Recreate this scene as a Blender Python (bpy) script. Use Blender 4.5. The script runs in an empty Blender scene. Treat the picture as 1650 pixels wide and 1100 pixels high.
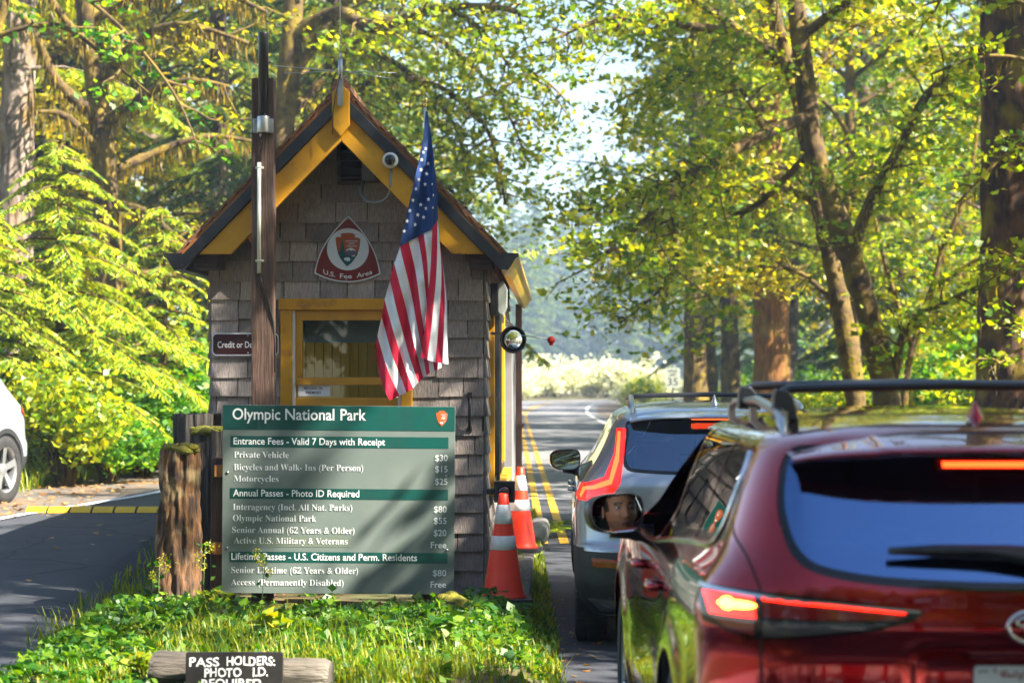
import bpy, bmesh, math, random
import numpy as np
from mathutils import Vector, Matrix, Euler
from mathutils.geometry import delaunay_2d_cdt

SC = bpy.context.scene
COL = SC.collection
R = math.radians

# ------------------------------------------------------------------ camera, sky, sun, exposure
CAM_Z = 1.75
FPX = 3456.0                       # focal length in pixels of the 1650 px wide photograph
cam_d = bpy.data.cameras.new('camera')
cam_d.sensor_width = 36.0
cam_d.lens = 36.0 * FPX / 1650.0
cam_d.shift_y = 53.0 / 1650.0
cam_d.clip_start = 0.1
cam_d.clip_end = 3000.0
cam_d.dof.use_dof = True
cam_d.dof.focus_distance = 15.2
cam_d.dof.aperture_fstop = 3.0
cam = bpy.data.objects.new('camera', cam_d)
COL.objects.link(cam)
cam.location = (0, 0, CAM_Z)
cam.rotation_euler = (R(90), 0, 0)
SC.camera = cam

SUN_EL, SUN_AZ = 43.0, 115.0       # azimuth clockwise from +Y
w = bpy.data.worlds.new('World'); SC.world = w; w.use_nodes = True
wn = w.node_tree.nodes; wl = w.node_tree.links
sky = wn.new('ShaderNodeTexSky'); sky.sky_type = 'NISHITA'; sky.sun_disc = False
sky.sun_elevation = R(SUN_EL); sky.sun_rotation = R(SUN_AZ)
sky.air_density = 1.0; sky.dust_density = 0.6; sky.ozone_density = 1.6
wl.new(sky.outputs[0], wn['Background'].inputs[0])
wn['Background'].inputs[1].default_value = 0.05

sun_d = bpy.data.lights.new('sun', 'SUN'); sun_d.energy = 5.0; sun_d.angle = R(0.5); sun_d.color = (1.0, 0.92, 0.78)
sun = bpy.data.objects.new('sun', sun_d); COL.objects.link(sun)
SDIR = Vector((math.sin(R(SUN_AZ)) * math.cos(R(SUN_EL)), math.cos(R(SUN_AZ)) * math.cos(R(SUN_EL)), math.sin(R(SUN_EL))))
sun.rotation_euler = SDIR.to_track_quat('Z', 'Y').to_euler()
sun.location = (30, -8, 40)

SC.view_settings.view_transform = 'Standard'
SC.view_settings.look = 'None'
SC.view_settings.gamma = 1.0
SC.view_settings.use_curve_mapping = False
SC.view_settings.exposure = 2.5
SC.render.engine = 'CYCLES'
SC.cycles.use_denoising = True
SC.cycles.max_bounces = 8
SC.cycles.diffuse_bounces = 3
SC.cycles.glossy_bounces = 4
SC.cycles.transmission_bounces = 6
SC.cycles.transparent_max_bounces = 12
SC.cycles.caustics_reflective = False
SC.cycles.caustics_refractive = False
SC.cycles.sample_clamp_indirect = 4.0


def at(px, py, D):
    """the point at depth D that the photograph shows at pixel (px, py)"""
    return Vector(((px - 825) / FPX * D, D, CAM_Z + (603 - py) / FPX * D))


def sstep(a, b, x):
    t = min(1, max(0, (x - a) / (b - a)))
    return t * t * (3 - 2 * t)


def ground_z(x, y):
    return 0.33 * sstep(-2.6, -3.3, x) * sstep(11, 22, y)


# ------------------------------------------------------------------ object helpers
def tag(o, label=None, cat=None, group=None, kind=None):
    if label: o['label'] = label
    if cat: o['category'] = cat
    if group: o['group'] = group
    if kind: o['kind'] = kind
    return o


def thing(name, label, cat, loc=(0, 0, 0), rz=0.0, group=None):
    o = bpy.data.objects.new(name, None); COL.objects.link(o)
    o.empty_display_size = 0.2
    o.location = loc; o.rotation_euler = (0, 0, rz)
    return tag(o, label, cat, group)


def copy_tree(o, parent=None):
    c = o.copy(); COL.objects.link(c); c.parent = parent
    for ch in list(o.children):
        copy_tree(ch, c)
    return c


class MB:
    """collects shapes, then links them as ONE mesh object"""
    def __init__(s):
        s.v = []; s.f = []; s.m = []; s.s = []

    def add(s, verts, faces, mi=0, smooth=False, X=None):
        b = len(s.v)
        if X is not None: verts = [X @ Vector(p) for p in verts]
        s.v += [tuple(p) for p in verts]
        for k, f in enumerate(faces):
            s.f.append(tuple(b + i for i in f)); s.m.append(mi if not isinstance(mi, list) else mi[k]); s.s.append(smooth)
        return s

    def box(s, lo, hi, mi=0, X=None):
        x0, y0, z0 = lo; x1, y1, z1 = hi
        v = [(x0, y0, z0), (x1, y0, z0), (x1, y1, z0), (x0, y1, z0), (x0, y0, z1), (x1, y0, z1), (x1, y1, z1), (x0, y1, z1)]
        return s.add(v, [(0, 3, 2, 1), (4, 5, 6, 7), (0, 1, 5, 4), (1, 2, 6, 5), (2, 3, 7, 6), (3, 0, 4, 7)], mi, False, X)

    def prism(s, pts, d0, d1, fr, mi=0, smooth=False, side_mi=None):
        """polygon pts (u,v) counter-clockwise as seen from the d0 side, extruded from depth d0 to d1; fr(u,v,d) -> point"""
        n = len(pts)
        a = [fr(u, v, d0(u, v) if callable(d0) else d0) for u, v in pts]; b = [fr(u, v, d1) for u, v in pts]
        fs = [tuple(range(n)), tuple(range(2 * n - 1, n - 1, -1))] + [(i, n + i, n + (i + 1) % n, (i + 1) % n) for i in range(n)]
        ms = [mi, mi] + [mi if side_mi is None else side_mi] * n
        return s.add(a + b, fs, ms, smooth)

    def tube(s, path, rad, n=8, mi=0, caps=True, smooth=True, flat=1.0):
        P = [Vector(p) for p in path]; k = len(P)
        rr = rad if isinstance(rad, (list, tuple)) else [rad] * k
        vs = []; up = None
        for i in range(k):
            t = (P[min(i + 1, k - 1)] - P[max(i - 1, 0)]).normalized()
            if up is None:
                up = Vector((0, 0, 1)) if abs(t.z) < 0.9 else Vector((0, 1, 0))
            up = (up - t * up.dot(t))
            if up.length < 1e-6: up = t.orthogonal()
            up.normalize(); sd = t.cross(up)
            for j in range(n):
                a = 2 * math.pi * j / n
                vs.append(P[i] + (sd * math.cos(a) + up * math.sin(a) * flat) * rr[i])
        fs = [(i * n + j, i * n + (j + 1) % n, (i + 1) * n + (j + 1) % n, (i + 1) * n + j) for i in range(k - 1) for j in range(n)]
        if caps:
            fs += [tuple(range(n - 1, -1, -1)), tuple((k - 1) * n + j for j in range(n))]
        return s.add(vs, fs, mi, smooth)

    def lathe(s, prof, n=24, X=None, mi=0, smooth=True, mis=None, caps=True):
        """profile of (r, z) turned about the local Z axis"""
        vs = []; k = len(prof)
        for r, z in prof:
            for j in range(n):
                a = 2 * math.pi * j / n
                vs.append((r * math.cos(a), r * math.sin(a), z))
        fs = []; ms = []
        for i in range(k - 1):
            for j in range(n):
                fs.append((i * n + j, i * n + (j + 1) % n, (i + 1) * n + (j + 1) % n, (i + 1) * n + j)); ms.append(mis[i] if mis else mi)
        if caps and prof[0][0] > 1e-5: fs.append(tuple(range(n - 1, -1, -1))); ms.append(mis[0] if mis else mi)
        if caps and prof[-1][0] > 1e-5: fs.append(tuple((k - 1) * n + j for j in range(n))); ms.append(mis[-1] if mis else mi)
        return s.add(vs, fs, ms, smooth, X)

    def grid(s, fn, nu, nv, mi=0, smooth=True, mfn=None, flip=False):
        vs = [fn(i / nu, j / nv) for j in range(nv + 1) for i in range(nu + 1)]
        fs = []; ms = []
        for j in range(nv):
            for i in range(nu):
                a = j * (nu + 1) + i
                q = (a, a + 1, a + nu + 2, a + nu + 1)
                fs.append(q[::-1] if flip else q); ms.append(mfn((i + .5) / nu, (j + .5) / nv) if mfn else mi)
        return s.add(vs, fs, ms, smooth)

    def ball(s, c, r, n=12, mi=0, sx=1, sy=1, sz=1):
        def fn(u, v):
            a = u * 2 * math.pi; b = (v - .5) * math.pi
            return (c[0] + r * sx * math.cos(b) * math.cos(a), c[1] + r * sy * math.cos(b) * math.sin(a), c[2] + r * sz * math.sin(b))
        return s.grid(fn, n, max(6, n // 2), mi)

    def build(s, name, mats, parent=None, bevel=0.0, nrm=None, loc=None, auto=None):
        me = bpy.data.meshes.new(name)
        me.from_pydata(s.v, [], s.f)
        for m in (mats if isinstance(mats, (list, tuple)) else [mats]): me.materials.append(m)
        me.polygons.foreach_set('material_index', s.m)
        me.polygons.foreach_set('use_smooth', s.s)
        me.update()
        if nrm is not None: me.normals_split_custom_set_from_vertices(nrm)
        o = bpy.data.objects.new(name, me); COL.objects.link(o)
        if parent is not None: o.parent = parent
        if loc is not None: o.location = loc
        if bevel:
            b = o.modifiers.new('edge', 'BEVEL'); b.width = bevel; b.segments = 2; b.limit_method = 'ANGLE'; b.angle_limit = R(40)
        return o


def quad_object(name, V, mats, parent=None, mi=None, smooth=False):
    """V: array (N,4,3) of separate quads -> one mesh object"""
    n = len(V)
    me = bpy.data.meshes.new(name)
    me.vertices.add(4 * n); me.vertices.foreach_set('co', np.ascontiguousarray(V, dtype=np.float32).ravel())
    me.loops.add(4 * n); me.loops.foreach_set('vertex_index', np.arange(4 * n, dtype=np.int32))
    me.polygons.add(n); me.polygons.foreach_set('loop_start', np.arange(0, 4 * n, 4, dtype=np.int32))
    me.polygons.foreach_set('loop_total', np.full(n, 4, dtype=np.int32))
    for m in (mats if isinstance(mats, (list, tuple)) else [mats]): me.materials.append(m)
    if mi is not None: me.polygons.foreach_set('material_index', np.asarray(mi, dtype=np.int32))
    me.update(calc_edges=True)
    o = bpy.data.objects.new(name, me); COL.objects.link(o)
    if parent is not None: o.parent = parent
    return o


def serif(s):
    r = ''
    for c in s:
        if 'A' <= c <= 'Z': r += chr(0x1D400 + ord(c) - 65)
        elif 'a' <= c <= 'z': r += chr(0x1D41A + ord(c) - 97)
        elif '0' <= c <= '9': r += chr(0x1D7CE + ord(c) - 48)
        else: r += c
    return r


def script_font(s):
    return ''.join(chr(0x1D4D0 + ord(c) - 65) if 'A' <= c <= 'Z' else chr(0x1D4EA + ord(c) - 97) if 'a' <= c <= 'z' else c for c in s)


def text_mesh(mb, body, x0, x1, base, cap, fr, depth=0.003, weight=0.0, mi=0, align='L', wfix=False):
    """writing as flat letters: from x0 to x1 on the baseline, capitals cap high; fr(u, v, d) -> point.  align R keeps x1."""
    c = bpy.data.curves.new('lettering', 'FONT'); c.body = body; c.size = 1.0; c.offset = weight; c.resolution_u = 3
    o = bpy.data.objects.new('lettering', c); COL.objects.link(o)
    dg = bpy.context.evaluated_depsgraph_get()
    me = bpy.data.meshes.new_from_object(o.evaluated_get(dg))
    xs = [v.co.x for v in me.vertices]; lo, hi = min(xs), max(xs)
    sy = cap / 0.70
    sx = (x1 - x0) / (hi - lo) if (x0 is not None and x1 is not None) else sy
    ox = (x0 - lo * sx) if x0 is not None else (x1 - hi * sx)
    vs = [fr(ox + v.co.x * sx, base + v.co.y * sy, depth) for v in me.vertices]
    mb.add(vs, [tuple(p.vertices) for p in me.polygons], mi)
    bpy.data.objects.remove(o); bpy.data.meshes.remove(me); bpy.data.curves.remove(c)


# ------------------------------------------------------------------ materials
def new_mat(name):
    m = bpy.data.materials.new(name); m.use_nodes = True
    return m, m.node_tree.nodes, m.node_tree.links, m.node_tree.nodes['Principled BSDF']


def pmat(name, col, rough=0.6, metal=0.0, col2=None, nscale=6.0, nlo=0.4, nhi=0.65, stretch=(1, 1, 1), bump=0.0, bscale=None, island=0.0, rvar=0.0,
         col3=None, n3scale=2.0, n3lo=.5, n3hi=.7, **kw):
    m, n, l, b = new_mat(name)
    b.inputs['Base Color'].default_value = (*col, 1); b.inputs['Roughness'].default_value = rough; b.inputs['Metallic'].default_value = metal
    for k, v in kw.items():
        b.inputs[k.replace('_', ' ')].default_value = v
    src = None
    if col2 is not None or bump or col3 is not None or rvar:
        tc = n.new('ShaderNodeTexCoord'); mp = n.new('ShaderNodeMapping'); mp.inputs['Scale'].default_value = stretch
        l.new(tc.outputs['Object'], mp.inputs['Vector'])
        if island:
            ge = n.new('ShaderNodeNewGeometry'); sc_ = n.new('ShaderNodeVectorMath'); sc_.operation = 'SCALE'
            cb = n.new('ShaderNodeCombineXYZ')
            for k in range(3): l.new(ge.outputs['Random Per Island'], cb.inputs[k])
            sc_.inputs['Scale'].default_value = 37.0; l.new(cb.outputs[0], sc_.inputs[0]); l.new(sc_.outputs[0], mp.inputs['Location'])
    if col2 is not None:
        nz = n.new('ShaderNodeTexNoise'); nz.inputs['Scale'].default_value = nscale; nz.inputs['Detail'].default_value = 6; nz.inputs['Roughness'].default_value = .62
        l.new(mp.outputs[0], nz.inputs['Vector'])
        rp = n.new('ShaderNodeMapRange'); rp.inputs[1].default_value = nlo; rp.inputs[2].default_value = nhi
        l.new(nz.outputs[0], rp.inputs[0])
        mx = n.new('ShaderNodeMix'); mx.data_type = 'RGBA'; mx.inputs[6].default_value = (*col, 1); mx.inputs[7].default_value = (*col2, 1)
        l.new(rp.outputs[0], mx.inputs[0]); src = mx.outputs[2]
        if rvar:
            mr = n.new('ShaderNodeMapRange'); mr.inputs[3].default_value = rough; mr.inputs[4].default_value = rough + rvar
            l.new(rp.outputs[0], mr.inputs[0]); l.new(mr.outputs[0], b.inputs['Roughness'])
    if col3 is not None:
        nz = n.new('ShaderNodeTexNoise'); nz.inputs['Scale'].default_value = n3scale; nz.inputs['Detail'].default_value = 4
        l.new(tc.outputs['Object'], nz.inputs['Vector'])
        rp = n.new('ShaderNodeMapRange'); rp.inputs[1].default_value = n3lo; rp.inputs[2].default_value = n3hi
        l.new(nz.outputs[0], rp.inputs[0])
        mx = n.new('ShaderNodeMix'); mx.data_type = 'RGBA'; mx.inputs[7].default_value = (*col3, 1)
        if src is not None: l.new(src, mx.inputs[6])
        else: mx.inputs[6].default_value = (*col, 1)
        l.new(rp.outputs[0], mx.inputs[0]); src = mx.outputs[2]
    if island:
        if 'ge' not in dir() or True:
            ge2 = n.new('ShaderNodeNewGeometry')
        mr = n.new('ShaderNodeMapRange'); mr.inputs[3].default_value = 1 - island; mr.inputs[4].default_value = 1 + island
        l.new(ge2.outputs['Random Per Island'], mr.inputs[0])
        hs = n.new('ShaderNodeHueSaturation'); l.new(mr.outputs[0], hs.inputs['Value'])
        if src is not None: l.new(src, hs.inputs['Color'])
        else: hs.inputs['Color'].default_value = (*col, 1)
        src = hs.outputs[0]
    if src is not None: l.new(src, b.inputs['Base Color'])
    if bump:
        nz = n.new('ShaderNodeTexNoise'); nz.inputs['Scale'].default_value = bscale or nscale; nz.inputs['Detail'].default_value = 7
        l.new(mp.outputs[0], nz.inputs['Vector'])
        bp = n.new('ShaderNodeBump'); bp.inputs['Strength'].default_value = bump; bp.inputs['Distance'].default_value = .02
        l.new(nz.outputs[0], bp.inputs['Height']); l.new(bp.outputs[0], b.inputs['Normal'])
    return m


def leafmat(name, c1, c2, c3, trans=(1.5, 1.3, .5), tf=0.5, gloss=0.035, rough=.5):
    """leaf: a per-leaf colour out of three; half of the light goes through it"""
    m, n, l, b = new_mat(name)
    n.remove(b)
    ge = n.new('ShaderNodeNewGeometry'); rp = n.new('ShaderNodeValToRGB')
    e = rp.color_ramp.elements; e[0].color = (*c1, 1); e[1].color = (*c3, 1); e[0].position = 0.1; e[1].position = .9
    k = e.new(.5); k.color = (*c2, 1)
    l.new(ge.outputs['Random Per Island'], rp.inputs[0])
    df = n.new('ShaderNodeBsdfDiffuse'); tr = n.new('ShaderNodeBsdfTranslucent'); gl = n.new('ShaderNodeBsdfGlossy'); gl.inputs['Roughness'].default_value = rough
    l.new(rp.outputs[0], df.inputs[0])
    ml = n.new('ShaderNodeMix'); ml.data_type = 'RGBA'; ml.blend_type = 'MULTIPLY'; ml.inputs[0].default_value = 1; ml.inputs[7].default_value = (*trans, 1)
    l.new(rp.outputs[0], ml.inputs[6]); l.new(ml.outputs[2], tr.inputs[0])
    m1 = n.new('ShaderNodeMixShader'); m1.inputs[0].default_value = tf; l.new(df.outputs[0], m1.inputs[1]); l.new(tr.outputs[0], m1.inputs[2])
    m2 = n.new('ShaderNodeMixShader'); m2.inputs[0].default_value = gloss; l.new(m1.outputs[0], m2.inputs[1]); l.new(gl.outputs[0], m2.inputs[2])
    l.new(m2.outputs[0], n['Material Output'].inputs[0])
    return m


def glassmat(name, tint=(.5, .55, .55), refl=1.5, rough=0.0, base=0.0, gcol=(1, 1, 1)):
    m, n, l, b = new_mat(name); n.remove(b)
    t = n.new('ShaderNodeBsdfTransparent'); t.inputs[0].default_value = (*tint, 1)
    g = n.new('ShaderNodeBsdfGlossy'); g.inputs['Roughness'].default_value = rough; g.inputs[0].default_value = (*gcol, 1)
    f = n.new('ShaderNodeFresnel'); f.inputs[0].default_value = refl
    mx = n.new('ShaderNodeMixShader')
    if base:
        ad = n.new('ShaderNodeMath'); ad.operation = 'ADD'; ad.use_clamp = True; ad.inputs[1].default_value = base; l.new(f.outputs[0], ad.inputs[0]); l.new(ad.outputs[0], mx.inputs[0])
    else: l.new(f.outputs[0], mx.inputs[0])
    l.new(t.outputs[0], mx.inputs[1]); l.new(g.outputs[0], mx.inputs[2]); l.new(mx.outputs[0], n['Material Output'].inputs[0])
    return m


def emat(name, col, e, base=(.3, .01, .01), rough=.15):
    return pmat(name, base, rough, Emission_Color=(*col, 1), Emission_Strength=e, Coat_Weight=.6)


MT = {}
MT['shingle'] = pmat('weathered_shingle', (.21, .168, .15), .85, col2=(.47, .405, .37), nscale=6, nlo=.3, nhi=.8, stretch=(22, 22, 1.2), bump=.45, bscale=7, island=.34, col3=(.055, .05, .05), n3scale=2.2, n3lo=.55, n3hi=.8)
MT['roof_shingle'] = pmat('cedar_roof', (.16, .07, .035), .8, col2=(.30, .15, .08), nscale=8, stretch=(1, 6, 6), bump=.4, island=.3)
MT['sheath'] = pmat('dark_sheathing', (.03, .026, .024), .9)
MT['mustard'] = pmat('mustard_paint', (.66, .32, .005), .5, col2=(.56, .26, .005), nscale=3, bump=.08, bscale=30, col3=(.22, .09, .02), n3scale=7, n3lo=.58, n3hi=.8)
MT['flashing'] = pmat('dark_metal_flashing', (.06, .062, .075), .28, .85, col2=(.09, .09, .1), nscale=4, rvar=.15)
MT['orange_wood'] = pmat('orange_stained_wood', (.42, .16, .03), .6, col2=(.28, .09, .02), nscale=4, stretch=(8, 1, 8), bump=.15)
MT['brown_wood'] = pmat('brown_wood', (.085, .048, .034), .75, col2=(.16, .10, .075), nscale=4, stretch=(10, 10, .7), bump=.5, bscale=6)
MT['post_wood'] = pmat('rough_post', (.12, .065, .042), .8, col2=(.055, .03, .022), nscale=5, stretch=(12, 12, .6), bump=.6, bscale=7, col3=(.19, .12, .09), n3scale=3)
MT['vent'] = pmat('vent_wood', (.10, .07, .065), .8, col2=(.05, .035, .035), nscale=6, stretch=(1, 8, 8), bump=.3)
MT['sash'] = pmat('yellow_sash', (.60, .30, .02), .45, col2=(.5, .24, .015), nscale=5)
MT['white_trim'] = pmat('white_vinyl', (.75, .75, .73), .4)
MT['paper'] = pmat('paper', (.75, .75, .76), .6)
MT['ink'] = pmat('black_ink', (.02, .02, .022), .5)
MT['white_letter'] = pmat('white_lettering', (.80, .82, .82), .4)
MT['sign_green'] = pmat('dark_green_vinyl', (.002, .07, .058), .36, col2=(.003, .05, .043), nscale=3, rvar=.15)
MT['sign_body'] = pmat('grey_green_panel', (.14, .175, .16), .38, col2=(.125, .155, .145), nscale=2, rvar=.2, col3=(.18, .21, .19), n3scale=1.4)
MT['patch'] = pmat('patched_label', (.135, .165, .13), .45)
MT['maroon'] = pmat('maroon_sign', (.20, .010, .007), .38)
MT['maroon_dark'] = pmat('dark_brown_sign', (.055, .012, .014), .35)
MT['badge_white'] = pmat('reflective_white', (.72, .76, .80), .35)
MT['arrow_brown'] = pmat('arrowhead_brown', (.42, .09, .02), .5)
MT['arrow_green'] = pmat('arrowhead_green', (.006, .075, .085), .5)
MT['arrow_purple'] = pmat('arrowhead_purple', (.14, .10, .14), .5)
MT['flag_red'] = pmat('flag_red', (.62, .006, .045), .75, col2=(.56, .005, .04), nscale=150, bump=.1)
MT['flag_white'] = pmat('flag_white', (.80, .80, .82), .75, col2=(.74, .74, .78), nscale=150, bump=.1)
MT['flag_blue'] = pmat('flag_blue', (.012, .05, .20), .75, col2=(.009, .04, .165), nscale=150, bump=.1)
MT['brass'] = pmat('brass', (.75, .55, .15), .25, 1.0)
MT['galv'] = pmat('galvanised', (.5, .51, .52), .35, .9, col2=(.38, .39, .40), nscale=12)
MT['black_plastic'] = pmat('black_plastic', (.012, .012, .014), .35, col2=(.018, .018, .02), nscale=40)
MT['rough_plastic'] = pmat('rough_black_plastic', (.018, .018, .02), .6, col2=(.028, .028, .03), nscale=60, bump=.1)
MT['conduit'] = pmat('pvc_conduit', (.62, .62, .52), .45)
MT['grey_conduit'] = pmat('grey_conduit', (.19, .23, .24), .45)
MT['white_plastic'] = pmat('white_plastic', (.72, .72, .70), .35)
MT['lens_dark'] = pmat('dark_lens', (.01, .01, .012), .05)
MT['gut_sunlit'] = pmat('sunlit_gutter', (.62, .42, .03), .35, col2=(.5, .3, .02), nscale=6)  # right gutter only: the sunlight on it is painted in as yellow
MT['downspout'] = pmat('brown_downspout', (.20, .11, .09), .35, .2, col2=(.16, .085, .07), nscale=4)
MT['mirror'] = pmat('mirror_glass', (.85, .87, .88), .02, 1.0)
MT['cone'] = pmat('cone_orange', (.92, .038, .003), .5, col2=(.84, .03, .003), nscale=7, col3=(.35, .05, .03), n3scale=9, n3lo=.66, n3hi=.8)
MT['cone_band'] = pmat('cone_reflective_band', (.72, .74, .76), .4, col2=(.6, .61, .63), nscale=15)
MT['rubber'] = pmat('black_rubber', (.014, .014, .015), .7, col2=(.024, .024, .025), nscale=20, bump=.2)
MT['concrete'] = pmat('concrete', (.12, .115, .105), .9, col2=(.18, .17, .16), nscale=5, bump=.5, bscale=40, col3=(.10, .11, .07), n3scale=3)
MT['dark_pad'] = pmat('dark_concrete_pad', (.07, .068, .07), .85, col2=(.12, .115, .11), nscale=5, bump=.5, bscale=40)
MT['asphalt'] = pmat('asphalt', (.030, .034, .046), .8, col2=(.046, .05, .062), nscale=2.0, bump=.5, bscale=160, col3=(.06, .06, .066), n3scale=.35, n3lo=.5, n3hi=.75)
def add_cracks(m, scale=.55):
    n, l = m.node_tree.nodes, m.node_tree.links; b = n['Principled BSDF']; src = b.inputs['Base Color'].links[0].from_socket
    tc = n.new('ShaderNodeTexCoord'); nz = n.new('ShaderNodeTexNoise'); nz.inputs['Scale'].default_value = 1.6; nz.inputs['Detail'].default_value = 5
    ad = n.new('ShaderNodeMix'); ad.data_type = 'RGBA'; ad.blend_type = 'ADD'; ad.inputs[0].default_value = .5; l.new(tc.outputs['Object'], ad.inputs[6]); l.new(nz.outputs['Color'], ad.inputs[7]); l.new(tc.outputs['Object'], nz.inputs['Vector'])
    vo = n.new('ShaderNodeTexVoronoi'); vo.feature = 'DISTANCE_TO_EDGE'; vo.inputs['Scale'].default_value = scale; l.new(ad.outputs[2], vo.inputs['Vector'])
    rp = n.new('ShaderNodeMapRange'); rp.inputs[1].default_value = .004; rp.inputs[2].default_value = .016; rp.inputs[3].default_value = .45; rp.inputs[4].default_value = 1.0; l.new(vo.outputs['Distance'], rp.inputs[0])
    mx = n.new('ShaderNodeMix'); mx.data_type = 'RGBA'; mx.blend_type = 'MULTIPLY'; mx.inputs[0].default_value = 1; l.new(src, mx.inputs[6]); l.new(rp.outputs[0], mx.inputs[7]); l.new(mx.outputs[2], b.inputs['Base Color'])
add_cracks(MT['asphalt'])
MT['glare_asphalt'] = pmat('sun_glare_asphalt', (.15, .15, .16), .8, col2=(.20, .20, .205), nscale=1.5, bump=.4, bscale=120, col3=(.11, .11, .12), n3scale=.4)  # far road: sun glare is put into the paler asphalt colour
add_cracks(MT['glare_asphalt'], .4)
MT['gravel'] = pmat('gravel_shoulder', (.16, .13, .105), .95, col2=(.075, .07, .065), nscale=12, nlo=.35, nhi=.7, bump=1.0, bscale=60, col3=(.24, .13, .05), n3scale=1.2)
MT['soil'] = pmat('forest_floor', (.055, .045, .02), .95, col2=(.075, .085, .018), nscale=3, bump=.8, bscale=20, col3=(.12, .07, .02), n3scale=.7)
MT['yellow_line'] = pmat('yellow_road_paint', (.60, .33, .01), .7, col2=(.38, .22, .03), nscale=8, bump=.3, bscale=120)
MT['white_line'] = pmat('white_road_paint', (.70, .70, .68), .7, col2=(.5, .5, .48), nscale=8)
MT['bump_yellow'] = pmat('yellow_rubber', (.72, .45, .006), .6, col2=(.6, .36, .01), nscale=6)
MT['moss'] = pmat('moss', (.16, .17, .012), .95, col2=(.24, .19, .02), nscale=18, bump=1.0, bscale=70, col3=(.07, .09, .01), n3scale=4)
MT['rotten'] = pmat('rotten_wood', (.20, .095, .035), .9, col2=(.035, .02, .012), nscale=4.0, nlo=.36, nhi=.58, stretch=(5, 5, 1.1), bump=1.0, bscale=7, col3=(.34, .24, .12), n3scale=6, n3lo=.55, n3hi=.72)
MT['old_log'] = pmat('old_log', (.10, .085, .068), .9, col2=(.04, .034, .028), nscale=4, stretch=(1, 9, 9), bump=.8, bscale=9, col3=(.17, .15, .12), n3scale=3)
MT['grey_post'] = pmat('weathered_round_post', (.075, .065, .055), .9, col2=(.028, .024, .02), nscale=4, stretch=(9, 9, .6), bump=.9, bscale=7)
MT['endgrain'] = pmat('end_grain', (.05, .042, .035), .9, col2=(.09, .075, .06), nscale=14, bump=.5)
MT['bark_moss'] = pmat('mossy_bark', (.05, .028, .012), .95, col2=(.19, .13, .010), nscale=3.2, nlo=.42, nhi=.62, bump=1.0, bscale=14, col3=(.10, .06, .025), n3scale=1.6)
MT['bark_grey'] = pmat('grey_brown_bark', (.105, .062, .04), .95, col2=(.03, .018, .012), nscale=3.2, nlo=.36, nhi=.6, stretch=(2.2, 2.2, .8), bump=1.0, bscale=7, col3=(.19, .145, .11), n3scale=1.7, n3lo=.5, n3hi=.66)
MT['bark_brown'] = pmat('dark_brown_bark', (.12, .055, .024), .95, col2=(.028, .014, .008), nscale=3.0, nlo=.36, nhi=.6, stretch=(2.4, 2.4, .9), bump=1.0, bscale=7, col3=(.17, .12, .010), n3scale=1.9, n3lo=.5, n3hi=.62)
MT['bark_pale'] = pmat('pale_spruce_bark', (.27, .21, .17), .95, col2=(.09, .06, .045), nscale=3.4, nlo=.4, nhi=.62, stretch=(2, 2, .8), bump=1.0, bscale=8, col3=(.17, .10, .02), n3scale=1.5)
MT['bark_red'] = pmat('red_brown_bark', (.30, .125, .025), .95, col2=(.09, .04, .014), nscale=5, stretch=(3, 3, .6), bump=1.0, bscale=9, col3=(.26, .17, .03), n3scale=1.2)
# leaves
MT['lf_maple'] = leafmat('maple_leaf', (.07, .165, .005), (.22, .33, .005), (.47, .46, .006), trans=(1.7, 1.5, .15), tf=.55)
MT['lf_gold'] = leafmat('golden_leaf', (.14, .19, .005), (.38, .37, .006), (.58, .43, .006), trans=(1.6, 1.5, .15), tf=.55)
MT['lf_green'] = leafmat('green_leaf', (.02, .11, .008), (.07, .22, .008), (.20, .36, .008), trans=(1.8, 1.65, .25), tf=.5)
MT['nd_dark'] = leafmat('hemlock_needles', (.016, .055, .010), (.05, .11, .010), (.16, .18, .008), trans=(1.8, 1.6, .3), tf=.42)
MT['nd_lime'] = leafmat('spruce_needles', (.05, .13, .006), (.25, .36, .008), (.50, .50, .010), trans=(1.5, 1.35, .25), tf=.42)
MT['nd_gold'] = leafmat('mossy_drape', (.06, .05, .004), (.20, .155, .005), (.38, .27, .006), trans=(1.8, 1.5, .15), tf=.5)
MT['grass'] = leafmat('grass_blade', (.06, .15, .005), (.16, .25, .006), (.36, .34, .012), trans=(1.6, 1.45, .3), tf=.45)
MT['herb'] = leafmat('herb_leaf', (.016, .09, .006), (.045, .155, .008), (.15, .26, .010), trans=(1.8, 1.6, .3), tf=.45)
MT['glare_bush'] = leafmat('sun_glare_leaf', (.56, .58, .36), (.70, .70, .50), (.78, .75, .58), trans=(1.2, 1.2, .8), tf=.45)  # near-white leaf colour carries the blown-out sunlight
MT['dry_leaf'] = leafmat('dry_leaf', (.26, .11, .03), (.36, .20, .06), (.30, .24, .12), tf=.2)
# cars
MT['red_paint'] = pmat('ruby_car_paint', (.36, .0006, .006), .13, .92, Coat_Weight=1.0, Coat_Roughness=.015)
MT['silver_paint'] = pmat('silver_car_paint', (.34, .375, .42), .30, .6, Coat_Weight=1.0, Coat_Roughness=.015)
MT['white_paint'] = pmat('white_car_paint', (.30, .34, .40), .3, .2, Coat_Weight=1.0, Coat_Roughness=.02)
MT['gap'] = pmat('panel_gap', (.004, .004, .004), .8)
MT['glass'] = glassmat('car_glass', (.42, .48, .46), 1.5)
MT['tint'] = glassmat('tinted_car_glass', (.09, .10, .11), 1.6, base=.36, gcol=(.27, .48, .92))  # dark glass tint; the sky's blue reflection is painted into the gloss colour
MT['tint_light'] = glassmat('sky_gloss_car_glass', (.42, .48, .47), 1.55, base=.16, gcol=(.5, .72, 1.0))  # blue of the mirrored sky put into the gloss colour
MT['clear'] = glassmat('window_glass', (.88, .92, .9), 1.45)
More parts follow.
